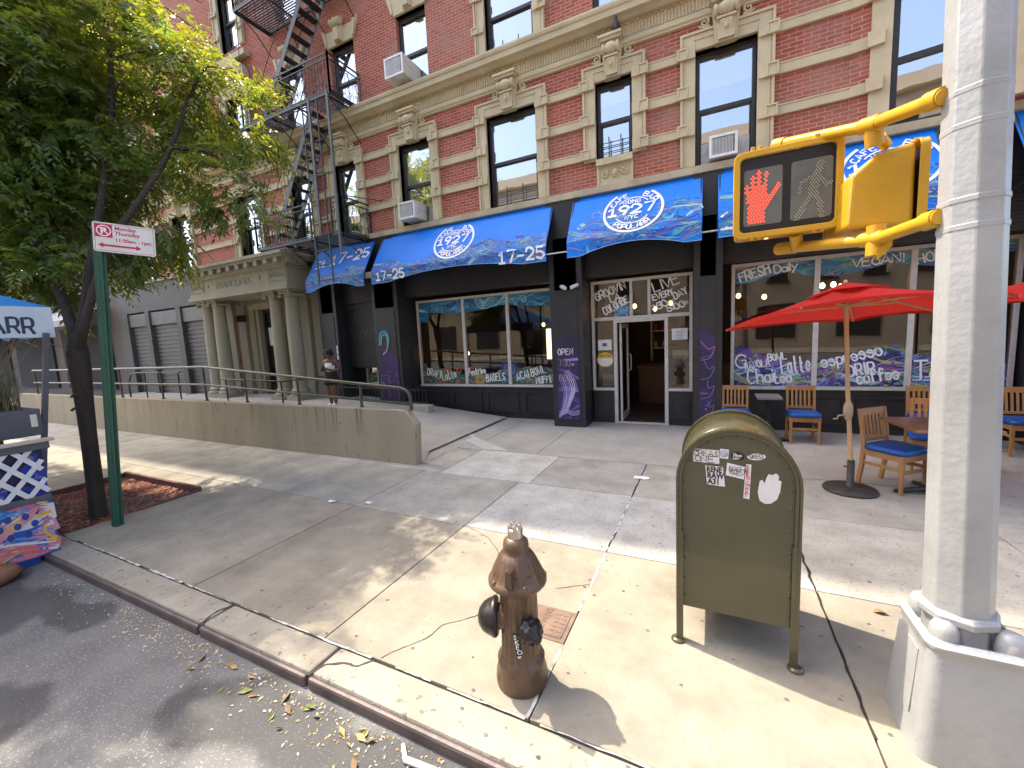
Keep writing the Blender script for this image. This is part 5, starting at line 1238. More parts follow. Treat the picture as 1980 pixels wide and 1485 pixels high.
# mulch bed
m = MB(); m.box(-7.30, -5.52, 1.44, 2.60, -.3, -.035); m.build('tree_pit_soil', SOIL, kind='structure')
m = MB(); r = random.Random(5)
for i in range(5200):
    x = r.uniform(-7.29, -5.53); y = r.uniform(1.45, 2.57)
    if math.hypot(x + 5.73, y - 1.765) < .085: continue
    z = -.03 + r.uniform(0, .025) + .02 * math.sin(x * 4) * math.sin(y * 5); a = r.uniform(0, PI); e = r.uniform(-.35, .35); L_ = r.uniform(.012, .032); w_ = r.uniform(.003, .008)
    d = Vector((math.cos(a) * math.cos(e), math.sin(a) * math.cos(e), math.sin(e))) * L_; n_ = Vector((-math.sin(a), math.cos(a), r.uniform(-.3, .3))) * w_
    p = Vector((x, y, max(z, -.03))); k = r.uniform(.6, 1.3); c = r.choice(((.33, .085, .045), (.26, .06, .035), (.40, .15, .08), (.20, .05, .03), (.45, .24, .14)))
    m.add([p - d - n_, p + d - n_, p + d + n_ + Vector((0, 0, .004)), p - d + n_], [(0, 1, 2, 3)], 0, tuple(q * k for q in c))
tag(m.build('mulch', mk('mulch_chips', .7, .85, attr=True, ns=40)), 'red wood chip mulch filling the bed round the tree', 'mulch', kind='stuff')
m = MB(); m.box(-7.33, -5.50, 2.575, 2.615, -.12, .055); m.box(-5.525, -5.50, 2.0, 2.574, -.12, .018); m.box(-7.335, -7.30, 1.44, 2.574, -.12, .04)
tag(m.build('timber_edging', mk('stained_timber', (.17, .065, .05), .8, c2=(.10, .045, .035), ns=6, pos=True), bevel=.006, loc=(-6.4, 2.3, 0)), 'reddish timber edging round the mulch bed', 'edging')

# ---------------------------------------------------------------- parking sign on a green channel post
PG = mk('green_post_paint', (.012, .10, .06), .4, c2=(.02, .075, .05), ns=5, speck=((.3, .33, .3), 7, .74), pos=True)
ST = thing('parking_sign', 'red and white parking regulation sign on a green perforated post', 'sign', (-5.21, 1.72, 0))
B0 = Vector((-5.21, 1.72, 0)); B1 = Vector((-5.135, 1.90, 2.92)); ax = (B1 - B0).normalized()
fx = Vector((.5, .866, 0)); fx = (fx - ax * fx.dot(ax)).normalized(); fn = fx.cross(ax)          # fn points to the reader
if fn.x < 0: fn = -fn
m = MB()
def P3(u, v, w_): return B0 + fx * u + ax * v + fn * w_
def chan(mb, u0, u1, w0, w1, v0, v1):
    vs_ = [P3(u, v, w_) for u in (u0, u1) for w_ in (w0, w1) for v in (v0, v1)]
    mb.add(vs_, [(0, 1, 3, 2), (4, 6, 7, 5), (0, 4, 5, 1), (2, 3, 7, 6), (0, 2, 6, 4), (1, 5, 7, 3)])
H_ = 2.92
chan(m, -.018, .018, .0, .006, 0, H_); chan(m, -.022, -.018, -.03, .006, 0, H_); chan(m, .018, .022, -.03, .006, 0, H_); chan(m, -.045, -.022, -.034, -.029, 0, H_); chan(m, .022, .045, -.034, -.029, 0, H_)
m.build('post', PG, ST)
m = MB()
for i in range(85):
    v = .06 + i * .03
    m.add([P3(.006 * math.cos(a), v + .006 * math.sin(a), .0066) for a in [2 * PI * k / 8 for k in range(8)]], [tuple(range(8))])
m.build('post_holes', mk('hole_dark', (.01, .012, .01), .9), ST)
m = MB(); SW_, SH_ = .44, .27; su0, sv0 = -.03, 2.64
def rr(u0, v0, u1, v1, rad, n=5):
    o = []
    for cx, cy, a0 in ((u1 - rad, v1 - rad, 0), (u0 + rad, v1 - rad, PI / 2), (u0 + rad, v0 + rad, PI), (u1 - rad, v0 + rad, 1.5 * PI)):
        o += [(cx + rad * math.cos(a0 + PI / 2 * k / n), cy + rad * math.sin(a0 + PI / 2 * k / n)) for k in range(n + 1)]
    return o
poly = rr(su0, sv0, su0 + SW_, sv0 + SH_, .02); n = len(poly)
m.add([P3(u, v, .010) for u, v in poly] + [P3(u, v, .013) for u, v in poly], [tuple(range(n))[::-1], tuple(range(n, 2 * n))] + [(i, (i + 1) % n, (i + 1) % n + n, i + n) for i in range(n)])
pan = m.build('sign_panel', mk('white_sign_face', (.74, .73, .70), .45, c2=(.62, .60, .57), ns=6), ST)
RED = mk('sign_red', (.55, .015, .05), .5, c2=(.45, .02, .05), ns=9)
m = MB(); pls = lambda u, v, l: P3(su0 + u, sv0 + v, .013 + l)
a, b = .012, .0035
for q in ((a, a, SW_ - a, a + b), (a, SH_ - a - b, SW_ - a, SH_ - a), (a, a + b, a + b, SH_ - a - b), (SW_ - a - b, a + b, SW_ - a, SH_ - a - b)):
    m.add([pls(q[0], q[1], .0006), pls(q[2], q[1], .0006), pls(q[2], q[3], .0006), pls(q[0], q[3], .0006)], [(0, 1, 2, 3)])
m.add([pls(*p, .0009) for p in ((.016, .135), (.135, .135), (.135, .254), (.016, .254))], [(0, 1, 2, 3)])
m.strip([(.065, .062), (.30, .062)], .018, pls, .0009); m.add([pls(.03, .062, .001), pls(.068, .038, .001), pls(.068, .086, .001)], [(0, 1, 2)]); m.add([pls(.335, .062, .001), pls(.297, .038, .001), pls(.297, .086, .001)], [(0, 1, 2)])
for t_, x, y, s_ in (('Monday', .15, .212, .047), ('Thursday', .15, .166, .047), ('11:30am - 1pm', .15, .105, .043)):
    vs, fs = ftext(t_, s_, pls, x, y, lay=.0009, bold=.0012); m.add(vs, fs)
m.build('print', RED, pan)
m = MB(); ring(m, .0755, .1945, .047, .009, pls, .0014, n=28); m.strip([(.045, .225), (.108, .163)], .009, pls, .0018)
vs, fs = ftext('P', .08, pls, .052, .166, lay=.0022, bold=.003); m.add(vs, fs); m.build('symbol', WHITEP, pan)

# ---------------------------------------------------------------- roadside dining enclosure at the left edge
GREYW = mk('grey_painted_wood', (.10, .105, .12), .6, c2=(.075, .08, .092), ns=5, pos=True)
XD = -5.1
DB = thing('dining_barrier', 'painted roadside barrier with white lattice above a cartoon mural panel', 'barrier', (-5.1, .6, RZ))
m = MB(); m.box(XD - .04, XD, -1.2, 1.30, .0, .465); m.box(XD - 3.2, XD - .045, -1.2, 1.185, RZ, .465); m.build('panel', mk('mural_blue', (.02, .07, .36), .6, c2=(.03, .12, .5), ns=3, pos=True), DB)
m = MB(); m.box(XD - .05, XD + .012, -1.2, 1.305, .466, .515); m.box(XD - .06, XD + .02, -1.2, 1.34, .905, .965); m.build('rail', GREYW, DB, bevel=.004)
m = MB(); m.box(XD - .06, XD + .035, -1.2, 1.37, .966, .99); m.build('cap_board', mk('pale_cap_wood', (.55, .48, .40), .7, c2=(.42, .37, .31), ns=6, pos=True), DB, bevel=.003)
m = MB(); m.box(XD - .05, XD - .03, -1.2, 1.30, .516, .904); m.build('backing', mk('backing_blue', (.015, .045, .42), .6, c2=(.012, .012, .06), ns=4, lo=.48, hi=.5, pos=True, speck=((.35, .33, .3), 5, .62)), DB)
m = MB()
zc, hh = .71, .194
for i in range(-2, 26):
    for sg in (1, -1):
        y0 = -1.25 + i * .135; a = (y0, zc - hh); b = (y0 + sg * 2 * hh * .8, zc + hh)
        pts = []
        for k in range(13):
            t = k / 12; yy = a[0] + (b[0] - a[0]) * t; z2 = a[1] + (b[1] - a[1]) * t
            if -1.2 < yy < 1.29: pts.append((yy, z2))
        if len(pts) > 1: m.strip(pts, .036, lambda u, v, l: (XD + l, u, v), .002 if sg > 0 else .008)
m.build('lattice', mk('white_lattice', (.74, .75, .78), .5, c2=(.62, .64, .68), ns=12), DB)
m = MB(); plx = lambda u, v, l: (XD + l, u, v)
mural(m, plx, .2, 1.29, lambda u: .46, lambda u: .01, 90, [(.75, .50, .05), (.70, .22, .25), (.60, .30, .38), (.03, .18, .5), (.72, .68, .7), (.12, .3, .65), (.65, .15, .18)], 44, wmax=.06, lay=.002, dots=26)
for i in range(9): m.strip(catmull([(.72 + .05 * i, .06 + .035 * i), (.80 + .05 * i, .12 + .035 * i), (.82 + .05 * i, .22 + .02 * i)], 5), .05, plx, .010 + i * .0002, [(.70, .30, .32), (.75, .52, .08), (.62, .25, .33)][i % 3])
for i in range(12): m.add([plx(.85 + .095 * (i % 4) + .045 * (i // 4 % 2) + .022 * math.cos(t), .40 - .075 * (i // 4) - .03 * (i % 4) * .3 + .03 * math.sin(t), .013) for t in [2 * PI * q / 9 for q in range(9)]], [tuple(range(9))], 0, (.015, .06, .30))
m.build('panel_mural', PAINT, DB)
PB = thing('planter_box', 'dark grey planter box on top of the lattice barrier', 'planter', (-5.7, .9, .99))
m = MB(); m.box(-5.95, -5.38, -.9, 1.40, .99, 1.225); m.build('box', GREYW, PB, bevel=.006)
m = MB(); m.box(-5.375, -5.37, 1.33, 1.37, 1.07, 1.18); m.build('reflector', mk('pale_reflector', (.7, .68, .55), .4), PB)
GP = thing('ornamental_grass', 'arching brown and green ornamental grass in the grey planter', 'plant', (-5.65, .9, 1.22))
m = MB(); r = random.Random(9)
for i in range(1500):
    x = r.uniform(-5.88, -5.45); y = r.uniform(.1, 1.34); a = r.uniform(0, 6.28); L_ = r.uniform(.3, .68); lean = r.uniform(.1, .95)
    P = []
    for k in range(6):
        t = k / 5; P.append(Vector((x + math.cos(a) * lean * L_ * t ** 1.6 * .6, y + math.sin(a) * lean * L_ * t ** 1.6 * .6, 1.2 + L_ * (t - .38 * lean * t ** 2.4))))
    s = Vector((-math.sin(a), math.cos(a), 0)) * r.uniform(.0015, .0035)
    vs_ = []
    for k, p in enumerate(P): vs_ += [p - s * (1 - k / 5.2), p + s * (1 - k / 5.2)]
    c = r.choice(((.14, .15, .04), (.20, .15, .06), (.10, .06, .04), (.07, .11, .03), (.30, .24, .13)))
    m.add(vs_, [(2 * k, 2 * k + 1, 2 * k + 3, 2 * k + 2) for k in range(5)], 0, c)
m.build('blades', mk('grass_blade', .8, .6, attr=True), GP)
m = MB()
for i in range(26):
    x = r.uniform(-5.85, -5.5); y = r.uniform(.3, 1.35); a = r.uniform(0, 6.28); q = r.uniform(.2, .5)
    P = [(x, y, 1.5), (x + math.cos(a) * q * .5, y + math.sin(a) * q * .5, 1.86), (x + math.cos(a) * q, y + math.sin(a) * q, 1.86 - q * .25)]
    m.tube(catmull([(p[0], p[2]) for p in P], 2) and P, [.003, .012, .003], 5)
m.build('seed_heads', mk('seed_plume', (.30, .25, .19), .8, c2=(.16, .1, .08), ns=30), GP)
CT = thing('canopy_tent', 'blue canopy tent with a white lettered valance above the grass planter', 'tent', (-6.8, .2, RZ))
XC = -5.55
m = MB(); pk = (-6.9, .1, 2.85); q = [(XC, -1.4, 2.14), (XC, 1.62, 2.14), (-8.3, 1.62, 2.14), (-8.3, -1.4, 2.14)]
for i in range(4): m.add([q[i], q[(i + 1) % 4], pk], [(0, 1, 2)])
m.add([(XC, 1.62, 1.87), (-8.3, 1.62, 1.87), (-8.3, 1.62, 2.14), (XC, 1.62, 2.14)], [(0, 1, 2, 3)])
m.build('roof', mk('tent_blue', (.02, .22, .52), .5, c2=(.015, .17, .45), ns=2, pos=True), CT)
m = MB(); m.box(XC - .004, XC + .003, -1.4, 1.625, 1.86, 2.138); vl = m.build('valance', mk('tent_white', (.66, .70, .74), .7, c2=(.45, .58, .68), ns=3, pos=True), CT)
m = MB(); brush(m, 'POPULARR', lambda u, v, l: (XC + .003 + l, u, v), .80, 1.915, .13, .022, -.02, .012, 3, .002, fit=.69, gap=.2)
m.build('lettering', mk('navy_paint', (.02, .03, .09), .5), vl)
for x, y in ((XC, 1.56), (-8.25, 1.58), (XC - .03, -1.35)):
    m = MB(); m.bar((x - .10, y - .22, 0.0) if x == XC else (x, y, RZ), (x + .03, y, 1.9) if x == XC else (x, y, 2.13), .036); m.build('pole', GREYW, CT)
m = MB(); P = rr(-.16, -.10, .16, .10, .07)
m.lathe([(.02, 0), (.15, .01), (.19, .06), (.16, .12), (.06, .15), (.03, .19), (.05, .22)], Matrix.Translation((-4.98, .86, RZ)) @ Matrix.Scale(.62, 4, (1, 0, 0)), 14, mod=lambda k, i: 1 + .07 * math.sin(k * 2.3 + i))
tag(m.build('sand_bag', mk('brown_bag', (.30, .15, .08), .75, c2=(.2, .09, .05), ns=9, bump=.4), loc=(-4.98, .86, RZ)), 'brown cloth bag on the road beside the painted barrier', 'bag')
# ---------------------------------------------------------------- hydrant
HX, HY = -.815, 1.625
HM = mk('brown_hydrant_paint', (.16, .098, .058), .42, m=.2, c2=(.082, .05, .03), ns=9, bump=.25, bs=60, bd=.004, speck=((.05, .035, .025), 17, .66))
HB = mk('dark_cap_metal', (.03, .027, .028), .3, m=.5, c2=(.05, .042, .038), ns=9)
HS = mk('bare_steel_nut', (.62, .55, .47), .28, m=.85, c2=(.4, .33, .26), ns=14)
HY_ = thing('fire_hydrant', 'weathered brown fire hydrant with a silver top nut near the kerb', 'hydrant', (HX, HY, 0))
m = MB()
fl_ = lambda k, i: 1 + .035 * (1 if k % 4 < 2 else -1) if 5 <= i <= 8 else 1
m.lathe([(.122, -.01), (.126, .025), (.122, .06), (.112, .10), (.114, .125), (.095, .135), (.089, .16), (.087, .25), (.086, .40), (.088, .475), (.098, .485), (.098, .50)], (HX, HY, 0), 72, mod=fl_)
m.build('barrel', HM, HY_)
m = MB()
fb = lambda k, i: 1 + .03 * (1 if k % 3 == 0 else -.4) if 5 <= i <= 9 else 1
m.lathe([(.10, .495), (.128, .50), (.138, .512), (.138, .528), (.128, .54), (.121, .548), (.114, .57), (.10, .60), (.085, .63), (.07, .652), (.058, .66), (.061, .68), (.058, .705), (.043, .722), (.038, .724)], (HX, HY, 0), 72, mod=fb)
for a in (0, 1.26, 2.5, 3.77, 5.0): m.lathe([(.012, .51), (.012, .545), (.006, .55)], (HX + .127 * math.cos(a + .4), HY + .127 * math.sin(a + .4), 0), 6)
m.build('bonnet', HM, HY_); m = MB()
m.prism([(HX + u + .02, z) for u, z in ((-.018, .55), (.018, .55), (.012, .62), (.0, .632), (-.012, .62))], HY - .136, HY - .085, 'xz')
m.build('lug', HM, HY_)
m = MB(); m.lathe([(.036, .72), (.036, .762), (.030, .768), (.016, .768)], (HX, HY, 0), 24)
for i in range(5):
    a = i * 2 * PI / 5; m.lathe([(.011, .764), (.011, .785), (.006, .79)], (HX + .024 * math.cos(a), HY + .024 * math.sin(a), 0), 8)
m.build('operating_nut', HS, HY_)
def outlet(dx, dy, z, r0, prof, mat, name):
    d = Vector((dx, dy, 0)).normalized(); M_ = Matrix.Translation((HX + d.x * .07, HY + d.y * .07, z)) @ d.to_track_quat('Z', 'Y').to_matrix().to_4x4()
    q = MB(); q.lathe([(r0, -.03), (r0, .045)], M_, 24); q.build('outlet_neck', HM, HY_)
    q = MB(); q.lathe(prof, M_, 40, mod=(lambda k, i: 1 + .05 * (1 if k % 4 < 2 else -1)) if name == 'hose_cap' else None); return q.build(name, mat, HY_)
outlet(-.90, -.36, .325, .058, [(.08, .03), (.09, .038), (.092, .052), (.085, .06), (.080, .075), (.066, .10), (.04, .122), (.01, .13)], HB, 'pumper_cap')
outlet(.80, -.60, .315, .038, [(.056, .02), (.06, .03), (.058, .045), (.046, .052), (.05, .062), (.044, .075), (.022, .082), (.02, .105), (.012, .11)], HB, 'hose_cap')
d = Vector((-.05, -1, 0)).normalized()
m = MB(); sk = []
def psk(u, v, l):
    a = -1.30 + u / .088; R_ = .0925 + l; return (HX + R_ * math.cos(a), HY + R_ * math.sin(a), v)
n_ = 6
for i in range(n_):
    u0, u1 = -.013 + .026 * i / n_, -.013 + .026 * (i + 1) / n_
    m.add([psk(u0 + .008, .19, 0), psk(u1 + .008, .19, 0), psk(u1 - .008, .30, 0), psk(u0 - .008, .30, 0)], [(0, 1, 2, 3)])
stk = m.build('sticker', mk('black_vinyl', (.012, .012, .013), .5), HY_)
m = MB()
for i, (c_, s_) in enumerate((('S', .031), ('K', .031), ('E', .031), ('O', .031), ('BP', .015))):
    vs, fs = ftext(c_, s_, psk, (-.0085 if len(c_) == 1 else -.009) - .006 + i * .004, .273 - i * .0245 + (.006 if i == 4 else 0), lay=.0008, bold=.0006); m.add(vs, fs)
m.build('lettering', WHITEP, stk)

# ---------------------------------------------------------------- mailbox
MBM = mk('olive_mailbox_paint', (.077, .071, .032), .24, c2=(.060, .056, .027), ns=3.5, bump=.04, bs=14, bd=.004, coat=.35, speck=((.16, .15, .09), 26, .76))
MX0, MX1, MY0, MY1, MZ0, MZ1 = -.153, .385, 2.16, 2.70, .20, 1.165
mcx = (MX0 + MX1) / 2; mr_ = (MX1 - MX0) / 2; mzs = MZ1 - mr_
MBX = thing('mailbox', 'olive green mailbox covered in stickers on four short legs', 'mailbox', (mcx, 2.43, 0))
def arch(rad, z0, n=22, cx=mcx): return [(cx - rad, z0)] + [(cx + rad * math.cos(PI - PI * i / n), mzs + rad * math.sin(PI - PI * i / n)) for i in range(n + 1)] + [(cx + rad, z0)]
m = MB(); m.prism(arch(mr_ - .012, MZ0), MY0 + .02, MY1 - .02); body = m.build('body', MBM, MBX)
for p in body.data.polygons:
    p.use_smooth = abs(p.normal.y) < .5
for ya, yb in ((MY0, MY0 + .05), (MY1 - .05, MY1)):
    m = MB(); A = arch(mr_, MZ0 + .0); B = arch(mr_ - .012, MZ0 + .0)
    for (a, b, c, d_) in zip(A, A[1:], B, B[1:]):
        m.add([(a[0], ya, a[1]), (b[0], ya, b[1]), (b[0], yb, b[1]), (a[0], yb, a[1])], [(0, 1, 2, 3)], smooth=True)
        m.add([(a[0], ya, a[1]), (b[0], ya, b[1]), (d_[0], ya, d_[1]), (c[0], ya, c[1])], [(0, 1, 2, 3)])
        m.add([(a[0], yb, a[1]), (b[0], yb, b[1]), (d_[0], yb, d_[1]), (c[0], yb, c[1])], [(0, 1, 2, 3)])
    C_ = arch(mr_ - .018, MZ0 + .1)
    m.tube([(x, ya + .012 if ya == MY0 else yb - .012, z) for x, z in C_], .011, 8); m.build('rim', MBM, MBX)
m = MB()
D_ = arch(mr_ - .042, MZ0 + .02)
for i in range(0, len(D_)):
    x, z = D_[i]
    if i in (0, len(D_) - 1): continue
    if i % 2 == 0: m.lathe([(.006, 0), (.005, .003), (.002, .0045)], Matrix.Translation((x, MY0 + .02, z)) @ Matrix.Rotation(PI / 2, 4, 'X'), 8)
for z in (.26, .36, .47, .58, .69, .80, .88):
    for x in (MX0 + .042, MX1 - .042): m.lathe([(.006, 0), (.005, .003), (.002, .0045)], Matrix.Translation((x, MY0 + .02, z)) @ Matrix.Rotation(PI / 2, 4, 'X'), 8)
m.build('rivets', MBM, MBX)
for x, sx_ in ((MX0, 1), (MX1, -1)):
    for y, sy in ((MY0, 1), (MY1, -1)):
        q = MB(); x1 = x + sx_ * .034; y1 = y + sy * .05
        q.box(min(x, x1), max(x, x1), min(y + sy * .002, y + sy * .008), max(y + sy * .002, y + sy * .008), 0, .62); q.box(min(x, x + sx_ * .006), max(x, x + sx_ * .006), min(y + sy * .0085, y1), max(y + sy * .0085, y1), 0, .30)
        q.lathe([(.036, 0), (.034, .01), (.02, .016)], Matrix.Translation((x + sx_ * .008, y + sy * .012, 0)), 14)
        q.build('leg', MBM, MBX)
STK = mk('sticker_white', (.74, .72, .72), .55, c2=(.64, .61, .61), ns=25); SBL = mk('sticker_black', (.015, .013, .013), .5); SRD = mk('sticker_red', (.60, .05, .07), .5); SBU = mk('sticker_blue', (.10, .14, .45), .5)
YF = MY0 + .02; pm = lambda u, v, l: (u, YF - l, v)
def mpx(px, py):                                           # sticker positions on the mailbox face, measured on it
    return (mcx + (px - 1425) * .002142, .905 + (934 - py) * .00203)
def stick(pts, mat, name='sticker', lay=.0012):
    q = MB(); n = len(pts); q.add([pm(*p, lay) for p in pts], [tuple(range(n))]); return q.build(name, mat, MBX)
s1 = stick([(-.075, 1.055), (.043, 1.053), (.044, .985), (-.073, .988)], STK)
m = MB(); brush(m, 'CREAS', pm, -.070, 1.022, .028, .0032, 0, .05, 4, .002, sx=.92, gap=.16); brush(m, 'ONE', pm, -.066, .991, .027, .0032, 0, .06, 5, .0026, sx=1.2, gap=.25); m.build('scribble', SBL, s1)
s2 = stick([(.047, 1.062), (.085, 1.060), (.082, 1.013), (.045, 1.015)], STK); m = MB(); ring(m, .064, 1.037, .015, .003, pm, .002, n=16); ring(m, .066, 1.035, .007, .003, pm, .0022, n=12); m.build('scribble', SBU, s2)
ell = lambda cx, cz, a, b, r_=0: [(cx + a * math.cos(t) * math.cos(r_) - b * math.sin(t) * math.sin(r_), cz + a * math.cos(t) * math.sin(r_) + b * math.sin(t) * math.cos(r_)) for t in [2 * PI * i / 24 for i in range(24)]]
s3 = stick(ell(.122, 1.030, .030, .022), SBL); m = MB(); brush(m, 'Rise', pm, .106, 1.026, .016, .0028, .1, .05, 6, .002, sx=.8, gap=.2); brush(m, 'now', pm, .104, 1.014, .013, .0026, .1, .05, 7, .0026, sx=.9, gap=.2); m.build('scribble', STK, s3)
s4 = stick(ell(.200, 1.034, .038, .016, .12), STK); m = MB(); brush(m, 'SKEO', pm, .172, 1.024, .02, .003, .1, .06, 8, .002, sx=.75, gap=.2); m.build('scribble', SBL, s4)
s5 = stick([(-.018, .972), (.060, .972), (.070, .872), (-.010, .876)], STK); m = MB()
for i, t_ in enumerate(('RENE', 'RAW', 'A31')):
    vs, fs = ftext(t_, .040, pm, -.013 + i * .003, .941 - i * .0305, lay=.002, bold=.0016, sx=.72 if i == 0 else .80); m.add(vs, fs)
m.build('lettering', SBL, s5)
s6 = stick([(.078, .995), (.155, .980), (.150, .918), (.072, .932)], STK); m = MB(); brush(m, 'BAEHX', pm, .086, .958, .022, .0026, -.12, .08, 9, .002, sx=.85, gap=.1); brush(m, 'KRZN', pm, .090, .940, .02, .0026, -.12, .08, 10, .0026, sx=.85, gap=.1); m.build('scribble', SBL, s6)
s7 = stick([(.158, .995), (.180, .995), (.174, .822), (.148, .825)], STK, lay=.0022); m = MB()
z = .976
for ch in 'SKEO*WHAT':
    if ch == '*':
        vs, fs = ftext('BP', .013, pm, .1575, z - .001, lay=.0028); m.add(vs, fs); z -= .018; continue
    vs, fs = ftext(ch, .0225, pm, .159 - (.976 - z) * .045, z - .002, lay=.0028, bold=.0008); m.add(vs, fs); z -= .0178
m.build('lettering', SRD, s7)
stick([(.215, .918), (.208, .86), (.216, .822), (.238, .808), (.262, .812), (.286, .835), (.298, .875), (.302, .925), (.290, .93), (.292, .95), (.280, .962), (.266, .952), (.250, .955), (.242, .935), (.235, .908), (.226, .925)], STK)

# ---------------------------------------------------------------- lamp post with pedestrian signals
PS = mk('silver_post_paint', (.395, .40, .40), .42, m=.15, c2=(.30, .305, .305), ns=3.5, bump=.5, bs=42, bd=.004, pos=True, speck=((.16, .155, .15), 11, .75), coat=.1)
LPX, LPY = .878, 2.03
LP = thing('lamp_post', 'leaning silver octagonal lamp post on a square cast base', 'lamp post', (LPX, LPY, 0))
m = MB()
def rrect(hx, hy, r_, n=6):
    o = []
    for sx_, sy, a0 in ((1, 1, 0), (-1, 1, PI / 2), (-1, -1, PI), (1, -1, 1.5 * PI)):
        o += [(sx_ * (hx - r_) + r_ * math.cos(a0 + PI / 2 * i / n), sy * (hy - r_) + r_ * math.sin(a0 + PI / 2 * i / n)) for i in range(n + 1)]
    return o
lev = [(.178, 0, .055), (.176, .03, .055), (.168, .10, .05), (.147, .40, .045), (.145, .43, .045), (.150, .438, .045), (.150, .452, .045), (.138, .458, .04), (.130, .47, .04), (.125, .44, .04)]
vs = []; K = None
for h_, z, rd in lev:
    R_ = rrect(h_, h_, rd); K = len(R_); vs += [(LPX + x, LPY + y, z) for x, y in R_]
fs = [(i * K + k, i * K + (k + 1) % K, (i + 1) * K + (k + 1) % K, (i + 1) * K + k) for i in range(len(lev) - 1) for k in range(K)]
m.add(vs, fs, smooth=True); m.add(vs[-K:], [tuple(range(K))])
base = m.build('base', PS, LP)
mm = base.modifiers.new('edge', 'EDGE_SPLIT'); mm.split_angle = math.radians(40)
m = MB(); q = lambda y, z: (LPX - .178 + .078 * z - .003, LPY + y, z)   # access door on the left face
m.add([q(-.085, .12), q(.085, .12), q(.075, .385), q(-.075, .385), (LPX - .17, LPY - .085, .12), (LPX - .17, LPY + .085, .12), (LPX - .14, LPY + .075, .385), (LPX - .14, LPY - .075, .385)], [(0, 1, 2, 3), (0, 4, 5, 1), (1, 5, 6, 2), (2, 6, 7, 3), (3, 7, 4, 0)])
m.build('access_door', PS, LP)
for sx_, sy in ((1, 1), (1, -1), (-1, 1), (-1, -1)):
    m = MB(); m.lathe([(.041, .44), (.043, .465), (.040, .50), (.030, .522), (.012, .530)], Matrix.Translation((LPX + sx_ * .088, LPY + sy * .088, 0)) @ Matrix.Scale(1.0, 4), 16); m.build('bolt_cover', PS, LP)
T0, T1 = Vector((LPX - .018, LPY, .44)), Vector((LPX - .108, LPY - .005, 3.55))
m = MB(); dax = (T1 - T0).normalized(); Mp = Matrix.Translation(T0) @ dax.to_track_quat('Z', 'Y').to_matrix().to_4x4() @ Matrix.Rotation(PI / 8 + .1, 4, 'Z'); H_ = (T1 - T0).length
m.lathe([(.100, 0), (.098, .02), (.094, .6), (.086, 1.7), (.078, H_)], Mp, 8, smooth=False); m.build('shaft', PS, LP, bevel=.006)
m = MB(); m.lathe([(.108, 0), (.116, .01), (.116, .03), (.106, .045)], Matrix.Translation(T0 + dax * .07), 8, smooth=False); m.build('collar', PS, LP, bevel=.003)
for h_ in (1.50, 1.59, 1.83, 1.94): m = MB(); m.lathe([(.101 - .0085 * h_, 0), (.1022 - .0085 * h_, .003), (.1022 - .0085 * h_, .017), (.101 - .0085 * h_, .02)], Mp @ Matrix.Translation((0, 0, h_)), 8, smooth=False); m.build('steel_strap', PS, LP, bevel=.002)
fac = sorted(range(8), key=lambda k: -(Mp.to_3x3() @ Vector((math.cos((k + .5) * PI / 4), math.sin((k + .5) * PI / 4), 0))).dot(Vector((-.38, -.9, 0))))[:3]
m = MB(); r = random.Random(15); lay = .0
for i in range(26):                                         # scraped patches and old sticker residue
    k = r.choice(fac); th = (k + .5) * PI / 4; hz = r.choice((r.uniform(.80, 1.02), r.uniform(.80, .95), r.uniform(.2, 2.1)))
    R_ = (.094 - .0075 * hz + .0005) * math.cos(PI / 8) + .0012 + i * .00003; u0 = r.uniform(-.02, .02); n_ = 9
    w_, h_ = (r.uniform(.008, .024), r.uniform(.002, .007)) if r.random() < .75 else (r.uniform(.004, .010), r.uniform(.008, .02))
    vs_ = []
    for q in range(n_):
        a = 2 * PI * q / n_; rr_ = r.uniform(.6, 1.1); u = max(-.03, min(.03, u0 + w_ * rr_ * math.cos(a)))
        vs_.append(Mp @ Vector((R_ * math.cos(th) - u * math.sin(th), R_ * math.sin(th) + u * math.cos(th), hz + h_ * rr_ * math.sin(a))))
    g_ = r.uniform(.12, .30) if r.random() < .7 else .62
    m.add(vs_, [tuple(range(n_))], 0, (g_, g_ * .97, g_ * .93))
m.build('scrapes', mk('scraped_metal', .8, .5, attr=True, ns=60), LP)
YEL = mk('signal_yellow', (.62, .345, .012), .42, c2=(.50, .26, .01), ns=4, bump=.12, bs=40, bd=.003, coat=.25, speck=((.35, .18, .01), 22, .74))
SH1, SH2 = thing('pedestrian_signal', 'yellow pedestrian signal facing the camera with a lit red hand', 'signal', (.33, 2.65, 2.3)), thing('pedestrian_signal', 'yellow pedestrian signal seen from behind and side on, next to the lamp post', 'signal', (.72, 2.5, 2.25))
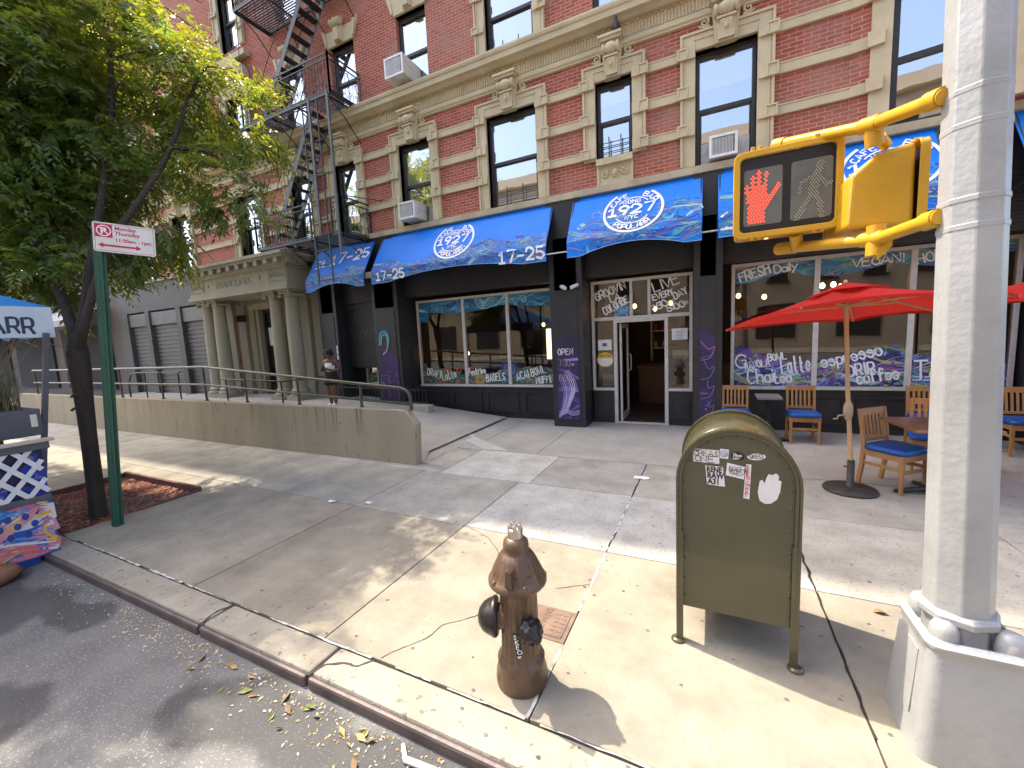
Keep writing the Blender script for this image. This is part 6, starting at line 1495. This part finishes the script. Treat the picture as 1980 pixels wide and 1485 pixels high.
def signal_head(par, M_, lamps, W=.45, H=.42, D=.17):
    """front looks along local -y; origin at the front face centre"""
    def T(v): return M_ @ Vector(v)
    def ext(poly, y0, y1, mat, name, bev=.006, holes=None):
        n = len(poly); q = MB(); q.add([T((x, y0, z)) for x, z in poly] + [T((x, y1, z)) for x, z in poly], [tuple(range(n)), tuple(range(2 * n - 1, n - 1, -1))] + [(i, i + n, (i + 1) % n + n, (i + 1) % n) for i in range(n)]); return q.build(name, mat, par, bevel=bev)
    # housing tapers to the back at its upper corner
    q = MB(); w_, h = W / 2, H / 2
    prof = [(.035, h - .005), (.10, h - .01), (.19, h - .03), (.30, h - .12), (.31, -h + .03), (.03, -h + .005)]
    n = len(prof); vs_ = [T((-w_ + .01, y, z)) for y, z in prof] + [T((w_ - .01, y, z)) for y, z in prof]
    q.add(vs_, [tuple(range(n)), tuple(range(2 * n - 1, n - 1, -1))] + [(i, i + n, (i + 1) % n + n, (i + 1) % n) for i in range(n)]); q.build('housing', YEL, par, bevel=.02, seg=3)
    fr_ = rr(-w_ - .008, -h - .008, w_ + .008, h + .008, .04, 6); fi = rr(-w_ + .022, -h + .022, w_ - .022, h - .022, .025, 6); n = len(fr_)
    q = MB(); V = [T((x, -.012, z)) for x, z in fr_] + [T((x, -.012, z)) for x, z in fi] + [T((x, .032, z)) for x, z in fr_] + [T((x, .004, z)) for x, z in fi]
    q.add(V, [(i, (i + 1) % n, (i + 1) % n + n, i + n) for i in range(n)] + [(i, i + 2 * n, (i + 1) % n + 2 * n, (i + 1) % n) for i in range(n)] + [(i + n, (i + 1) % n + n, (i + 1) % n + 3 * n, i + 3 * n) for i in range(n)] + [(i + 2 * n, i + 3 * n, (i + 1) % n + 3 * n, (i + 1) % n + 2 * n) for i in range(n)])
    for sx_ in (-.3, .3):
        for sz in (-1, 1):
            for k in (-.022, .012): 
                vs_ = [T((sx_ * W + k + a, y, sz * (h + .006) + b)) for a in (0, .02) for y in (-.008, .025) for b in (-.012, .022 if sz > 0 else .01)]
                q.add(vs_, [(0, 1, 3, 2), (4, 6, 7, 5), (0, 4, 5, 1), (2, 3, 7, 6), (0, 2, 6, 4), (1, 5, 7, 3)])
    q.build('door_frame', YEL, par, bevel=.004)
    q = MB(); q.add([T((x, .0035, z)) for x, z in fi], [tuple(range(len(fi)))]); q.build('lens_mask', mk('black_lens_mask', (.012, .012, .013), .35), par)
    if not lamps: return
    LG = mk('grey_lens', (.13, .135, .13), .25, c2=(.10, .105, .10), ns=8, coat=.4)
    for x0, x1 in ((-.185, -.014), (.022, .192)):
        q = MB(); pp = rr(x0, -.155, x1, .128, .014); q.add([T((x, .0022, z)) for x, z in pp], [tuple(range(len(pp)))]); q.build('lens', LG, par)
    def dots(poly_test, x0, x1, z0, z1, st, rad, mat, name):
        q = MB(); iz = 0; z = z0
        while z < z1:
            x = x0 + (st / 2 if iz % 2 else 0)
            while x < x1:
                if poly_test(x, z): q.add([T((x + rad * math.cos(a), .001, z + rad * math.sin(a))) for a in [2 * PI * k / 8 for k in range(8)]] + [T((x, -.0015, z))], [(k, (k + 1) % 8, 8) for k in range(8)])
                x += st
            z += st * .8; iz += 1
        return q.build(name, mat, par)
    def caps(segs):
        def t(x, z):
            for ax_, az, bx, bz, r_ in segs:
                dx, dz = bx - ax_, bz - az; L2 = dx * dx + dz * dz or 1e-9; k = min(1, max(0, ((x - ax_) * dx + (z - az) * dz) / L2))
                if math.hypot(x - ax_ - k * dx, z - az - k * dz) < r_: return True
            return False
        return t
    hand = caps([(-.128, -.135, -.125, -.03, .038), (-.115, -.03, -.125, -.005, .042), (-.163, -.03, -.172, .052, .0092), (-.142, 0, -.146, .092, .0092), (-.115, 0, -.116, .112, .0092), (-.090, 0, -.086, .102, .0092), (-.09, -.06, -.03, .03, .013)])
    hand2 = lambda x, z: hand(x, z) and z > -.150
    man = caps([(.142, .098, .142, .098, .018), (.125, .045, .115, -.025, .020), (.13, .05, .14, .075, .012), (.115, .045, .065, .02, .010), (.065, .02, .060, -.03, .009), (.135, .04, .165, -.005, .009), (.165, -.005, .188, .0, .009), (.112, -.03, .075, -.10, .013), (.075, -.10, .05, -.15, .012), (.12, -.03, .145, -.09, .013), (.145, -.09, .152, -.15, .012)])
    dots(hand2, -.19, -.012, -.15, .13, .0132, .0043, mk('red_led', (.9, .12, .05), .4, emit=(1, .035, .012), es=.75), 'hand_symbol')
    q = MB()
    dots(man, .02, .195, -.155, .13, .0118, .0030, mk('unlit_led', (.50, .52, .38), .3), 'walker_symbol')
    dots(hand2, -.19, -.012, -.15, .13, .0125, .0001, LG, 'lens_texture') if False else None
signal_head(SH1, Matrix.Translation((.340, 2.57, 2.325)), True)
signal_head(SH2, Matrix.Translation((.812, 2.62, 2.225)) @ Matrix.Rotation(PI / 2 + .06, 4, 'Z') @ Matrix.Scale(.86, 4), False)
def arm(par, pts, end, nm='arm'):
    q = MB(); q.tube(pts, .026, 14); q.build(nm, YEL, par)
arm(SH1, [(.72, 2.02, 2.40), (.64, 2.32, 2.472), (.625, 2.38, 2.485)], 0); arm(SH1, [(.625, 2.38, 2.485), (.60, 2.43, 2.50), (.335, 2.80, 2.63)], 0)
arm(SH1, [(.73, 2.02, 2.00), (.655, 2.38, 2.00)], 0); arm(SH1, [(.655, 2.38, 2.0), (.62, 2.44, 2.01), (.36, 2.80, 2.07)], 0)
q = MB()
for (x, y, z), (x2, y2, z2) in (((.70, 2.08, 2.415), (.72, 2.03, 2.405)), ((.715, 2.09, 2.0), (.73, 2.03, 2.0)), ((.60, 2.42, 2.497), (.64, 2.34, 2.475)), ((.62, 2.43, 2.01), (.67, 2.34, 2.0)), ((.36, 2.765, 2.617), (.32, 2.82, 2.637)), ((.41, 2.73, 2.06), (.345, 2.82, 2.073))):
    q.tube([(x, y, z), (x2, y2, z2)], .033, 14)
q.tube([(.625, 2.38, 2.50), (.64, 2.40, 2.40)], .034, 12); q.tube([(.655, 2.38, 2.06), (.655, 2.38, 1.93)], .036, 12); q.tube([(.42, 2.72, 2.06), (.40, 2.66, 2.12)], .03, 10); q.tube([(.42, 2.72, 2.58), (.42, 2.68, 2.48)], .028, 10)
q.build('coupling', YEL, SH1, bevel=.003)
q = MB(); q.prism([(.70, 1.96), (.655, 1.91), (.645, 1.95), (.70, 1.995)], 2.34, 2.37); q.build('brace', YEL, SH1)
q = MB(); q.tube([(.70, 2.48, 2.42), (.66, 2.42, 2.44)], .024, 8); q.tube([(.68, 2.45, 2.0), (.68, 2.48, 2.07)], .03, 8); q.build('coupling', YEL, SH2)
# ---------------------------------------------------------------- cafe furniture
OAK = mk('oak_varnish', (.42, .215, .082), .35, c2=(.30, .145, .05), ns=4, streak=True, coat=.15)
SEAT = mk('blue_vinyl', (.008, .085, .36), .42, c2=(.006, .07, .30), ns=6, bump=.05, bs=80)
def make_chair(label):
    t = thing('cafe_chair', label, 'chair', (0, 0, 0), 'oak cafe chairs with blue seats')
    W, D, SH = .36, .36, .395
    for sx_ in (-1, 1):
        x = sx_ * (W / 2 - .02)
        q = MB(); q.add([(x + a * .5, -D / 2 + b, z) for z, a_ in ((0, .026), (SH - .03, .036)) for a, b in ((-a_, 0), (a_, 0), (a_, a_), (-a_, a_))], [(0, 1, 2, 3), (4, 5, 6, 7), (0, 1, 5, 4), (1, 2, 6, 5), (2, 3, 7, 6), (3, 0, 4, 7)]); q.build('leg', OAK, t, bevel=.004)
        q = MB(); P = [(.205, 0), (.175, .2), (.165, .40), (.185, .58), (.215, .765)]
        for (y0, z0), (y1, z1) in zip(P, P[1:]): q.add([(x + a, y + b, z) for y, z in ((y0, z0), (y1, z1)) for a, b in ((-.016, -.018), (.016, -.018), (.016, .018), (-.016, .018))], [(0, 1, 5, 4), (1, 2, 6, 5), (2, 3, 7, 6), (3, 0, 4, 7)] + ([(0, 3, 2, 1)] if z0 == 0 else []) + ([(4, 5, 6, 7)] if z1 > .7 else []))
        q.build('leg', OAK, t, bevel=.004)
    q = MB(); q.box(-W / 2, W / 2, -D / 2 + .001, -D / 2 + .028, SH - .085, SH - .02); q.box(-W / 2 + .03, W / 2 - .03, D / 2 - .03, D / 2 - .005, SH - .075, SH - .02)
    for sx_ in (-1, 1): q.box(sx_ * (W / 2 - .012) - .011, sx_ * (W / 2 - .012) + .011, -D / 2 + .029, D / 2 - .03, SH - .08, SH - .02)
    q.build('seat_frame', OAK, t, bevel=.004)
    q = MB(); pp = rr(-W / 2 - .012, -D / 2 - .02, W / 2 + .012, D / 2 - .015, .07, 6); n = len(pp)
    L0 = [(x, y, SH - .019) for x, y in pp]; L1 = [(x, y, SH + .012) for x, y in pp]; L2 = [(x * .93, y * .93, SH + .034) for x, y in pp]; L3 = [(x * .6, y * .6, SH + .042) for x, y in pp]
    q.add(L0 + L1 + L2 + L3, [(i + k * n, (i + 1) % n + k * n, (i + 1) % n + (k + 1) * n, i + (k + 1) * n) for k in range(3) for i in range(n)] + [tuple(range(3 * n, 4 * n)), tuple(range(n))[::-1]], smooth=True); q.build('seat_cushion', SEAT, t)
    q = MB(); q.box(-W / 2 + .03, W / 2 - .03, -D / 2 + .01, -D / 2 + .026, .19, .225)
    for sx_ in (-1, 1): q.bar((sx_ * (W / 2 - .02), -D / 2 + .03, .235), (sx_ * (W / 2 - .02), .16, .235), .018, .03)
    q.build('stretcher', OAK, t, bevel=.003)
    q = MB()
    q.add([(x, y + b + .010 * (1 - (x / .17) ** 2), z) for x in (-.168, -.08, 0, .08, .168) for y, z in ((.203, .70), (.214, .765)) for b in (-.012, .012)], [(4 * i + a, 4 * i + b, 4 * i + 4 + b, 4 * i + 4 + a) for i in range(4) for a, b in ((0, 1), (1, 3), (3, 2), (2, 0))] + [(0, 1, 3, 2), (16, 18, 19, 17)])
    q.bar((-.15, .166, .46), (.15, .166, .46), .02, .035)
    for i in range(5):
        x = -.10 + i * .05; q.add([(x + a, y + b, z) for y, z in ((.168, .475), (.186, .60), (.207, .71)) for a, b in ((-.013, -.006), (.013, -.006), (.013, .006), (-.013, .006))], [(4 * k + u, 4 * k + v, 4 * k + 4 + v, 4 * k + 4 + u) for k in range(2) for u, v in ((0, 1), (1, 2), (2, 3), (3, 0))])
    q.build('backrest', OAK, t, bevel=.003)
    return t
ch = make_chair('oak chair with a blue seat directly behind the mailbox, beside the small grey table')
ch.location = (.345, 6.78, 0)
G_ = 'oak cafe chairs with blue seats'
dup(ch, 'oak chair against the window wall, between the small grey table and the umbrella pole', (1.17, 6.80, 0), 0, G_)
dup(ch, 'oak chair nearest the camera, turned three quarters beside the umbrella base', (1.625, 5.10, 0), .72, G_)
dup(ch, 'oak chair tucked under the far side of the wooden table by the lamp post', (2.13, 5.72, 0), -.25, G_)
dup(ch, 'oak chair against the window wall, half hidden behind the lamp post', (2.49, 6.80, 0), 0, G_)
dup(ch, 'oak chair beyond the lamp post, drawn up to the farther wooden table', (3.28, 6.78, 0), .05, G_)
def table(label, x, y, h, sx_, sy, rz_, top, thick=.03):
    t = thing('cafe_table', label, 'table', (x, y, 0))
    c, s = math.cos(rz_), math.sin(rz_); R_ = lambda u, v: (x + u * c - v * s, y + u * s + v * c)
    q = MB(); q.prism([R_(*p) for p in rr(-sx_, -sy, sx_, sy, .015, 3)], h - thick, h, 'xy'); q.build('table_top', top, t, bevel=.005)
    q = MB(); q.lathe([(.036, .04), (.036, h - thick - .012), (.10, h - thick - .01), (.10, h - thick - .001)], (x, y, 0), 18); q.build('leg', IRON, t)
    q = MB()
    for k in range(4):
        a = rz_ + k * PI / 2; p = [(x + d * math.cos(a), y + d * math.sin(a), z) for d, z in ((.02, .05), (.12, .045), (.26, .022), (.29, .018))]
        q.tube(p, [.03, .026, .02, .016], 8)
    q.build('base', IRON, t)
    return t
table('small square grey table between two chairs by the window wall', .745, 6.72, .655, .15, .21, 0, mk('grey_table_top', (.20, .185, .165), .4, c2=(.12, .11, .10), ns=3, pos=True))
table('brown wooden cafe table beside the lamp post', 1.875, 4.98, .68, .30, .30, .14, mk('brown_table_top', (.30, .15, .07), .3, c2=(.20, .095, .045), ns=5, pos=True, streak=True, coat=.2))
table('wooden cafe table beyond the lamp post, under the second umbrella', 3.42, 6.1, .66, .26, .26, 0, mk('brown_table_top_far', (.27, .14, .07), .35, pos=True))

REDF = mk('red_umbrella_canvas', (.62, .045, .035), .7, c2=(.55, .035, .03), ns=3, pos=True, spec=.2)
def mk_canvas():
    nt = REDF.node_tree; N = nt.nodes; L = nt.links; p = N['Principled BSDF']; o = N['Material Output']
    t = N.new('ShaderNodeBsdfTranslucent'); t.inputs[0].default_value = (.55, .03, .02, 1)
    mx = N.new('ShaderNodeMixShader'); mx.inputs[0].default_value = .45; L.new(p.outputs[0], mx.inputs[1]); L.new(t.outputs[0], mx.inputs[2]); L.new(mx.outputs[0], o.inputs[0])
mk_canvas()
POLEW = mk('pale_wood_pole', (.50, .32, .17), .45, c2=(.42, .26, .13), ns=5, streak=True)
def umbrella(label, base, top, hem, apex):
    t = thing('patio_umbrella', label, 'umbrella', base)
    b = Vector(base); a = Vector(apex); tp = Vector(top); hub = b.lerp(tp, .90)
    q = MB(); q.tube([b + Vector((0, 0, .26)), b.lerp(tp, .5), tp], .019, 14); q.lathe([(.0, 0), (.02, .0), (.014, .04), (0, .05)], Matrix.Translation(tp), 10); q.build('pole', POLEW, t)
    q = MB(); q.lathe([(.215, 0), (.22, .012), (.21, .03), (.06, .048), (.03, .055), (.030, .30), (.026, .31)], Matrix.Translation(b), 36); q.lathe([(.008, 0), (.008, .04)], Matrix.Translation(b + Vector((-.055, 0, .24))) @ Matrix.Rotation(PI / 2, 4, 'Y'), 8); q.build('base', mk('black_cast_base', (.02, .018, .016), .55, c2=(.05, .042, .035), ns=14, bump=.5, bs=60), t)
    c0 = b.lerp(tp, .40); q = MB(); q.lathe([(.02, -.09), (.036, -.05), (.04, 0), (.036, .05), (.02, .09)], Matrix.Translation(c0), 14); q.tube([c0 + Vector((-.03, -.02, -.04)), c0 + Vector((-.08, -.03, -.045)), c0 + Vector((-.09, -.03, -.075)), c0 + Vector((-.12, -.03, -.08))], .008, 6); q.build('crank', mk('crank_plastic', (.42, .32, .22), .5), t)
    n = len(hem); q = MB()
    for i in range(n):
        p0 = Vector(hem[i]); p1 = Vector(hem[(i + 1) % n]); K = 8; J = 6
        def S(u, v): 
            e = p0.lerp(p1, u); m_ = a.lerp(e, v); return m_ + Vector((0, 0, -.05 * math.sin(PI * v) * math.sin(PI * u) - .03 * math.sin(PI * u) * (-1 if v == 1 else 0)))
        g_ = [[S(u / J, v / K) for u in range(J + 1)] for v in range(K + 1)]
        vs_ = [p for row in g_ for p in row]
        q.add(vs_, [(r_ * (J + 1) + c, r_ * (J + 1) + c + 1, (r_ + 1) * (J + 1) + c + 1, (r_ + 1) * (J + 1) + c) for r_ in range(K) for c in range(J)], smooth=True)
        q.add([g_[K][c] for c in range(J + 1)] + [g_[K][c] + Vector((0, 0, -.025)) for c in range(J + 1)], [(c, c + 1, c + J + 2, c + J + 1) for c in range(J)])
    q.build('canopy', REDF, t)
    q = MB()                                                # wind vent: a small second cap over the top
    top2 = [a.lerp(Vector(h_), .30) + Vector((0, 0, .022)) for h_ in hem]
    for i in range(n): q.add([top2[i], top2[(i + 1) % n], a + Vector((0, 0, .035))], [(0, 1, 2)])
    q.build('vent', REDF, t)
    q = MB()
    for h_ in hem:
        e = Vector(h_); q.bar(a + Vector((0, 0, -.025)), e + Vector((0, 0, -.012)), .014, .018); q.bar(hub, a.lerp(e, .55) + Vector((0, 0, -.025)), .013, .016)
    q.build('ribs', POLEW, t)
    q = MB(); q.lathe([(.035, -.03), (.04, 0), (.03, .03)], Matrix.Translation(hub), 12); q.build('hub', POLEW, t)
    return t
umbrella('open red patio umbrella on a pale pole over the cafe chairs', (1.24, 4.88, 0), (1.135, 4.87, 1.985),
         [(.157, 5.1, 1.622), (.70, 4.28, 1.790), (1.62, 4.22, 1.825), (2.22, 4.75, 1.79), (2.02, 5.5, 1.705), (1.40, 5.66, 1.665)], (1.135, 4.87, 1.975))
umbrella('second red patio umbrella mostly hidden behind the lamp post', (3.15, 5.7, 0), (3.12, 5.7, 2.06), [(1.95, 5.8, 1.735), (2.45, 4.9, 1.76), (3.5, 4.75, 1.84), (4.2, 5.6, 1.84), (3.8, 6.4, 1.78), (2.7, 6.5, 1.75)], (3.12, 5.7, 2.05))

# ---------------------------------------------------------------- person on the ramp
def skin(name, V, E, mat, parent, M_, sub=2, extra=None):
    me = bpy.data.meshes.new('s'); me.from_pydata([v[:3] for v in V], E, []); ob = bpy.data.objects.new('s', me); COL.objects.link(ob)
    md = ob.modifiers.new('skin', 'SKIN'); md.use_smooth_shade = True
    ob.modifiers.new('sub', 'SUBSURF').levels = sub
    if not me.skin_vertices: me.attributes.new('skin', 'FLOAT', 'POINT')
    for i, v in enumerate(V):
        s = me.skin_vertices[0].data[i]; s.radius = (v[3], v[4] if len(v) > 4 else v[3]); s.use_root = (i == 0)
    bpy.context.view_layer.update()
    em = bpy.data.meshes.new_from_object(ob.evaluated_get(bpy.context.evaluated_depsgraph_get()))
    vs_ = [M_ @ v.co for v in em.vertices]; fs_ = [tuple(p.vertices) for p in em.polygons]
    bpy.data.objects.remove(ob); bpy.data.meshes.remove(em)
    q = MB(); q.add(vs_, fs_, smooth=True)
    if extra: extra(q)
    return q.build(name, mat, parent)
PX, PY, PZ = -7.18, 6.05, rz(-7.18)
PE = thing('person', 'woman in a white tank top, black shorts and dark cap looking down at a phone', 'person', (PX, PY, PZ))
MP = Matrix.Translation((PX, PY, PZ)) @ Matrix.Rotation(math.radians(12), 4, 'Z') @ Matrix.Scale(1.22, 4)
V = [(0, 0, .52, .09, .068), (0, .005, .60, .078, .056), (0, -.005, .69, .086, .066), (0, 0, .775, .082, .055), (0, 0, .825, .036, .036), (0, -.012, .862, .031, .031), (0, -.03, .90, .045, .05), (0, -.03, .935, .052, .06), (0, -.015, .968, .04, .045)]
E_ = [(0, 1), (1, 2), (2, 3), (3, 4), (4, 5), (5, 6), (6, 7), (7, 8)]
V += [(0, -.088, .905, .009)]; E_ += [(6, 9)]
for sg in (-1, 1):
    b = len(V)
    V += [(sg * .095, .005, .79, .042), (sg * .132, .015, .725, .036), (sg * .148, .025, .645, .030), (sg * .105, -.055, .63, .025), (sg * .045, -.125, .655, .018), (sg * .030, -.155, .662, .017, .011)]
    E_ += [(3, b), (b, b + 1), (b + 1, b + 2), (b + 2, b + 3), (b + 3, b + 4), (b + 4, b + 5)]
    for k in range(4):
        c = len(V); f = -.012 + .008 * k
        V += [(sg * (.018 + .002 * k), -.175 - .004 * (k % 2), .662 + f, .0065), (sg * (.004), -.186, .664 + f, .0055)]; E_ += [(b + 5, c), (c, c + 1)]
    c = len(V); V += [(sg * .036, -.165, .685, .007), (sg * .026, -.182, .693, .006)]; E_ += [(b + 4, c), (c, c + 1)]
    b = len(V)
    fx_ = .0 if sg < 0 else -.035
    V += [(sg * .048, 0, .47, .070), (sg * .055, -.01 + fx_, .37, .060), (sg * .058, -.012 + fx_, .275, .046), (sg * .058, .012 + fx_, .18, .043), (sg * .058, .018 + fx_, .06, .026), (sg * .062, -.03 + fx_, .028, .024, .02)]
    E_ += [(0, b)] + [(b + k, b + k + 1) for k in range(5)]
SKINM = mk('brown_skin', (.16, .072, .043), .5, c2=(.12, .05, .03), ns=9)
skin('body', V, E_, SKINM, PE, MP)
CV = [(0, .005, .585, .090, .066), (0, 0, .64, .088, .066), (0, -.012, .705, .096, .078), (0, -.005, .755, .080, .062), (.058, .0, .80, .018), (.064, .02, .818, .013), (-.058, .0, .80, .018), (-.064, .02, .818, .013)]
skin('tank_top', CV, [(0, 1), (1, 2), (2, 3), (3, 4), (4, 5), (3, 6), (6, 7)], mk('white_cotton', (.78, .78, .80), .85), PE, MP)
q = MB()
ring_ = lambda rx, ry, z, n=22: [MP @ Vector((rx * math.cos(2 * PI * i / n), ry * math.sin(2 * PI * i / n) - .005, z)) for i in range(n)]
Ls = [ring_(.098, .076, .605), ring_(.118, .094, .54), ring_(.132, .102, .47), ring_(.140, .108, .385), ring_(.128, .097, .383)]
q.add([p for L_ in Ls for p in L_], [(k * 22 + i, k * 22 + (i + 1) % 22, (k + 1) * 22 + (i + 1) % 22, (k + 1) * 22 + i) for k in range(4) for i in range(22)], smooth=True)
q.build('shorts', mk('black_cotton', (.010, .010, .014), .85), PE)
q = MB(); q.lathe([(.056, .0), (.064, .012), (.063, .045), (.048, .072), (.012, .08)], MP @ Matrix.Translation((0, -.02, .925)) @ Matrix.Rotation(.30, 4, 'X') @ Matrix.Scale(1.12, 4, (0, 1, 0)), 18)
q.add([MP @ Vector(v) for v in ((-.05, -.075, .945), (-.03, -.125, .925), (.03, -.125, .925), (.05, -.075, .945), (.05, -.07, .953), (.03, -.125, .931), (-.03, -.125, .931), (-.05, -.07, .953))], [(0, 1, 2, 3), (4, 5, 6, 7), (1, 6, 5, 2), (0, 7, 6, 1), (2, 5, 4, 3)])
q.build('cap', mk('navy_cap', (.012, .013, .02), .8), PE)
q = MB(); q.lathe([(.055, -.02), (.062, .02), (.052, .055)], MP @ Matrix.Translation((0, .012, .90)), 14); q.build('hair', mk('black_hair', (.01, .008, .007), .6), PE)
for sg in (-1, 1):
    fx_ = .0 if sg < 0 else -.035
    q = MB(); Mx = MP @ Matrix.Translation((sg * .06, -.03 + fx_, 0)); P = [(.0, .012), (.034, .014)]
    q.tube([Mx @ Vector(p) for p in ((0, .06, .03), (0, .04, .034), (0, 0, .034), (0, -.04, .024), (0, -.065, .02), (0, -.078, .018))], [.018, .033, .036, .030, .026, .010], 12); q.build('shoe', mk('white_trainer', (.72, .71, .68), .6), PE)
q = MB(); q.obox(MP @ Matrix.Translation((0, -.196, .672)) @ Matrix.Rotation(-.5, 4, 'X'), .052, .008, .10); ph = tag(q.build('phone', mk('phone_glass', (.02, .02, .02), .2), loc=MP @ Vector((0, -.196, .672))), 'dark phone held in both hands of the woman on the ramp', 'phone')
q = MB(); q.lathe([(.004, -.006), (.009, 0), (.004, .006)], MP @ Matrix.Translation((-.055, -.012, .905)), 8); q.build('earring', mk('gold_earring', (.7, .5, .2), .3, m=.8), PE)

# ---------------------------------------------------------------- the other side of the street (mirrored in the glass)
OB = thing('street_building', 'tan brick building across the street, mirrored in the shop windows', 'building', (0, -19, 0))
TAN = mk('tan_brick', (.56, .46, .33), .85, c2=(.46, .37, .26), ns=1, pos=True)
m = MB(); hl = [(-38 + i * 2.6, -36.8 + i * 2.6, 4.6 + j * 3.3, 6.5 + j * 3.3) for i in range(28) for j in range(3)]
holes_wall(m, -40, 36, 0, 14.2, hl, -19.4, -19); m.box(-40, 36, -30, -19.9, 0, 14); m.box(-40.4, 36.4, -19.9, -18.5, 14.2, 14.9); m.build('wall', TAN, OB)
m = MB()
for a, b, c, d_ in hl: m.box(a - .1, b + .1, -19.0, -18.9, c - .16, c); m.box(a, b, -19.35, -19.3, c, d_)
m.build('window', DARKWIN, OB)
m = MB()
for i in range(16): m.box(-38.5 + i * 4.6, -36.2 + i * 4.6, -19.0, -18.95, .7, 3.0)
m.build('shop_window', DIM, OB)
OB2 = thing('street_building', 'pale stone corner building across the street, mirrored in the upper right window', 'building', (52, -20, 0))
m = MB(); m.box(37, 70, -40, -19, 0, 24); m.box(36.4, 70, -40, -18.2, 24, 25.2); m.build('wall', STONE, OB2)
m = MB()
for i in range(10):
    for j in range(6): m.box(38.5 + i * 3, 39.9 + i * 3, -19.0, -18.95, 4 + j * 3.4, 6.2 + j * 3.4)
m.build('window', DARKWIN, OB2)
m = MB(); m.box(-60, 60, -19, -13, -.3, -.005); m.build('far_pavement', KERBM, kind='structure')
# ---------------------------------------------------------------- camera, sun and sky
SC.unit_settings.system = 'METRIC'; SC.unit_settings.scale_length = 1.1
cam = bpy.data.cameras.new('camera'); co = bpy.data.objects.new('camera', cam); COL.objects.link(co); SC.camera = co
cam.sensor_width = 36; cam.sensor_fit = 'HORIZONTAL'; cam.lens = 36 * 789.474 / 1980; cam.clip_start = .05; cam.clip_end = 400
r0, r1, r2 = Vector((.89987298, .43344441, -.0485239)), Vector((.00580136, -.12313981, -.99237238)), Vector((-.43611349, .89272758, -.11332475))
M_ = Matrix((r0, -r1, -r2)).transposed().to_4x4(); M_.translation = (0, 0, 1.65); co.matrix_world = M_
EL, AZ = math.radians(57.5), math.radians(14.5)              # sun stands to the left, a little behind the facade
sd = Vector((-math.cos(AZ) * math.cos(EL), math.sin(AZ) * math.cos(EL), math.sin(EL)))
sl = bpy.data.lights.new('sun', 'SUN'); sl.energy = 2.0; sl.angle = math.radians(.53); sl.color = (1, .90, .74)
so = bpy.data.objects.new('sun', sl); COL.objects.link(so); so.rotation_euler = (-sd).to_track_quat('-Z', 'Y').to_euler(); so.location = sd * 40
W = bpy.data.worlds.new('World'); SC.world = W; W.use_nodes = True
nt = W.node_tree; sk = nt.nodes.new('ShaderNodeTexSky'); sk.sky_type = 'NISHITA'; sk.sun_disc = False
sk.sun_elevation = EL; sk.sun_rotation = math.atan2(sd.x, sd.y); sk.air_density = 1.0; sk.dust_density = 4.5; sk.ozone_density = .8
nt.links.new(sk.outputs[0], nt.nodes['Background'].inputs[0]); nt.nodes['Background'].inputs[1].default_value = .15
vs_ = SC.view_settings; vs_.view_transform = 'Standard'; vs_.look = 'None'; vs_.gamma = 1; vs_.use_curve_mapping = False; vs_.exposure = 2.1
SC.cycles.max_bounces = 8; SC.cycles.transparent_max_bounces = 12; SC.cycles.use_denoising = True
SC.cycles.sample_clamp_indirect = 6; SC.cycles.caustics_reflective = False; SC.cycles.caustics_refractive = False
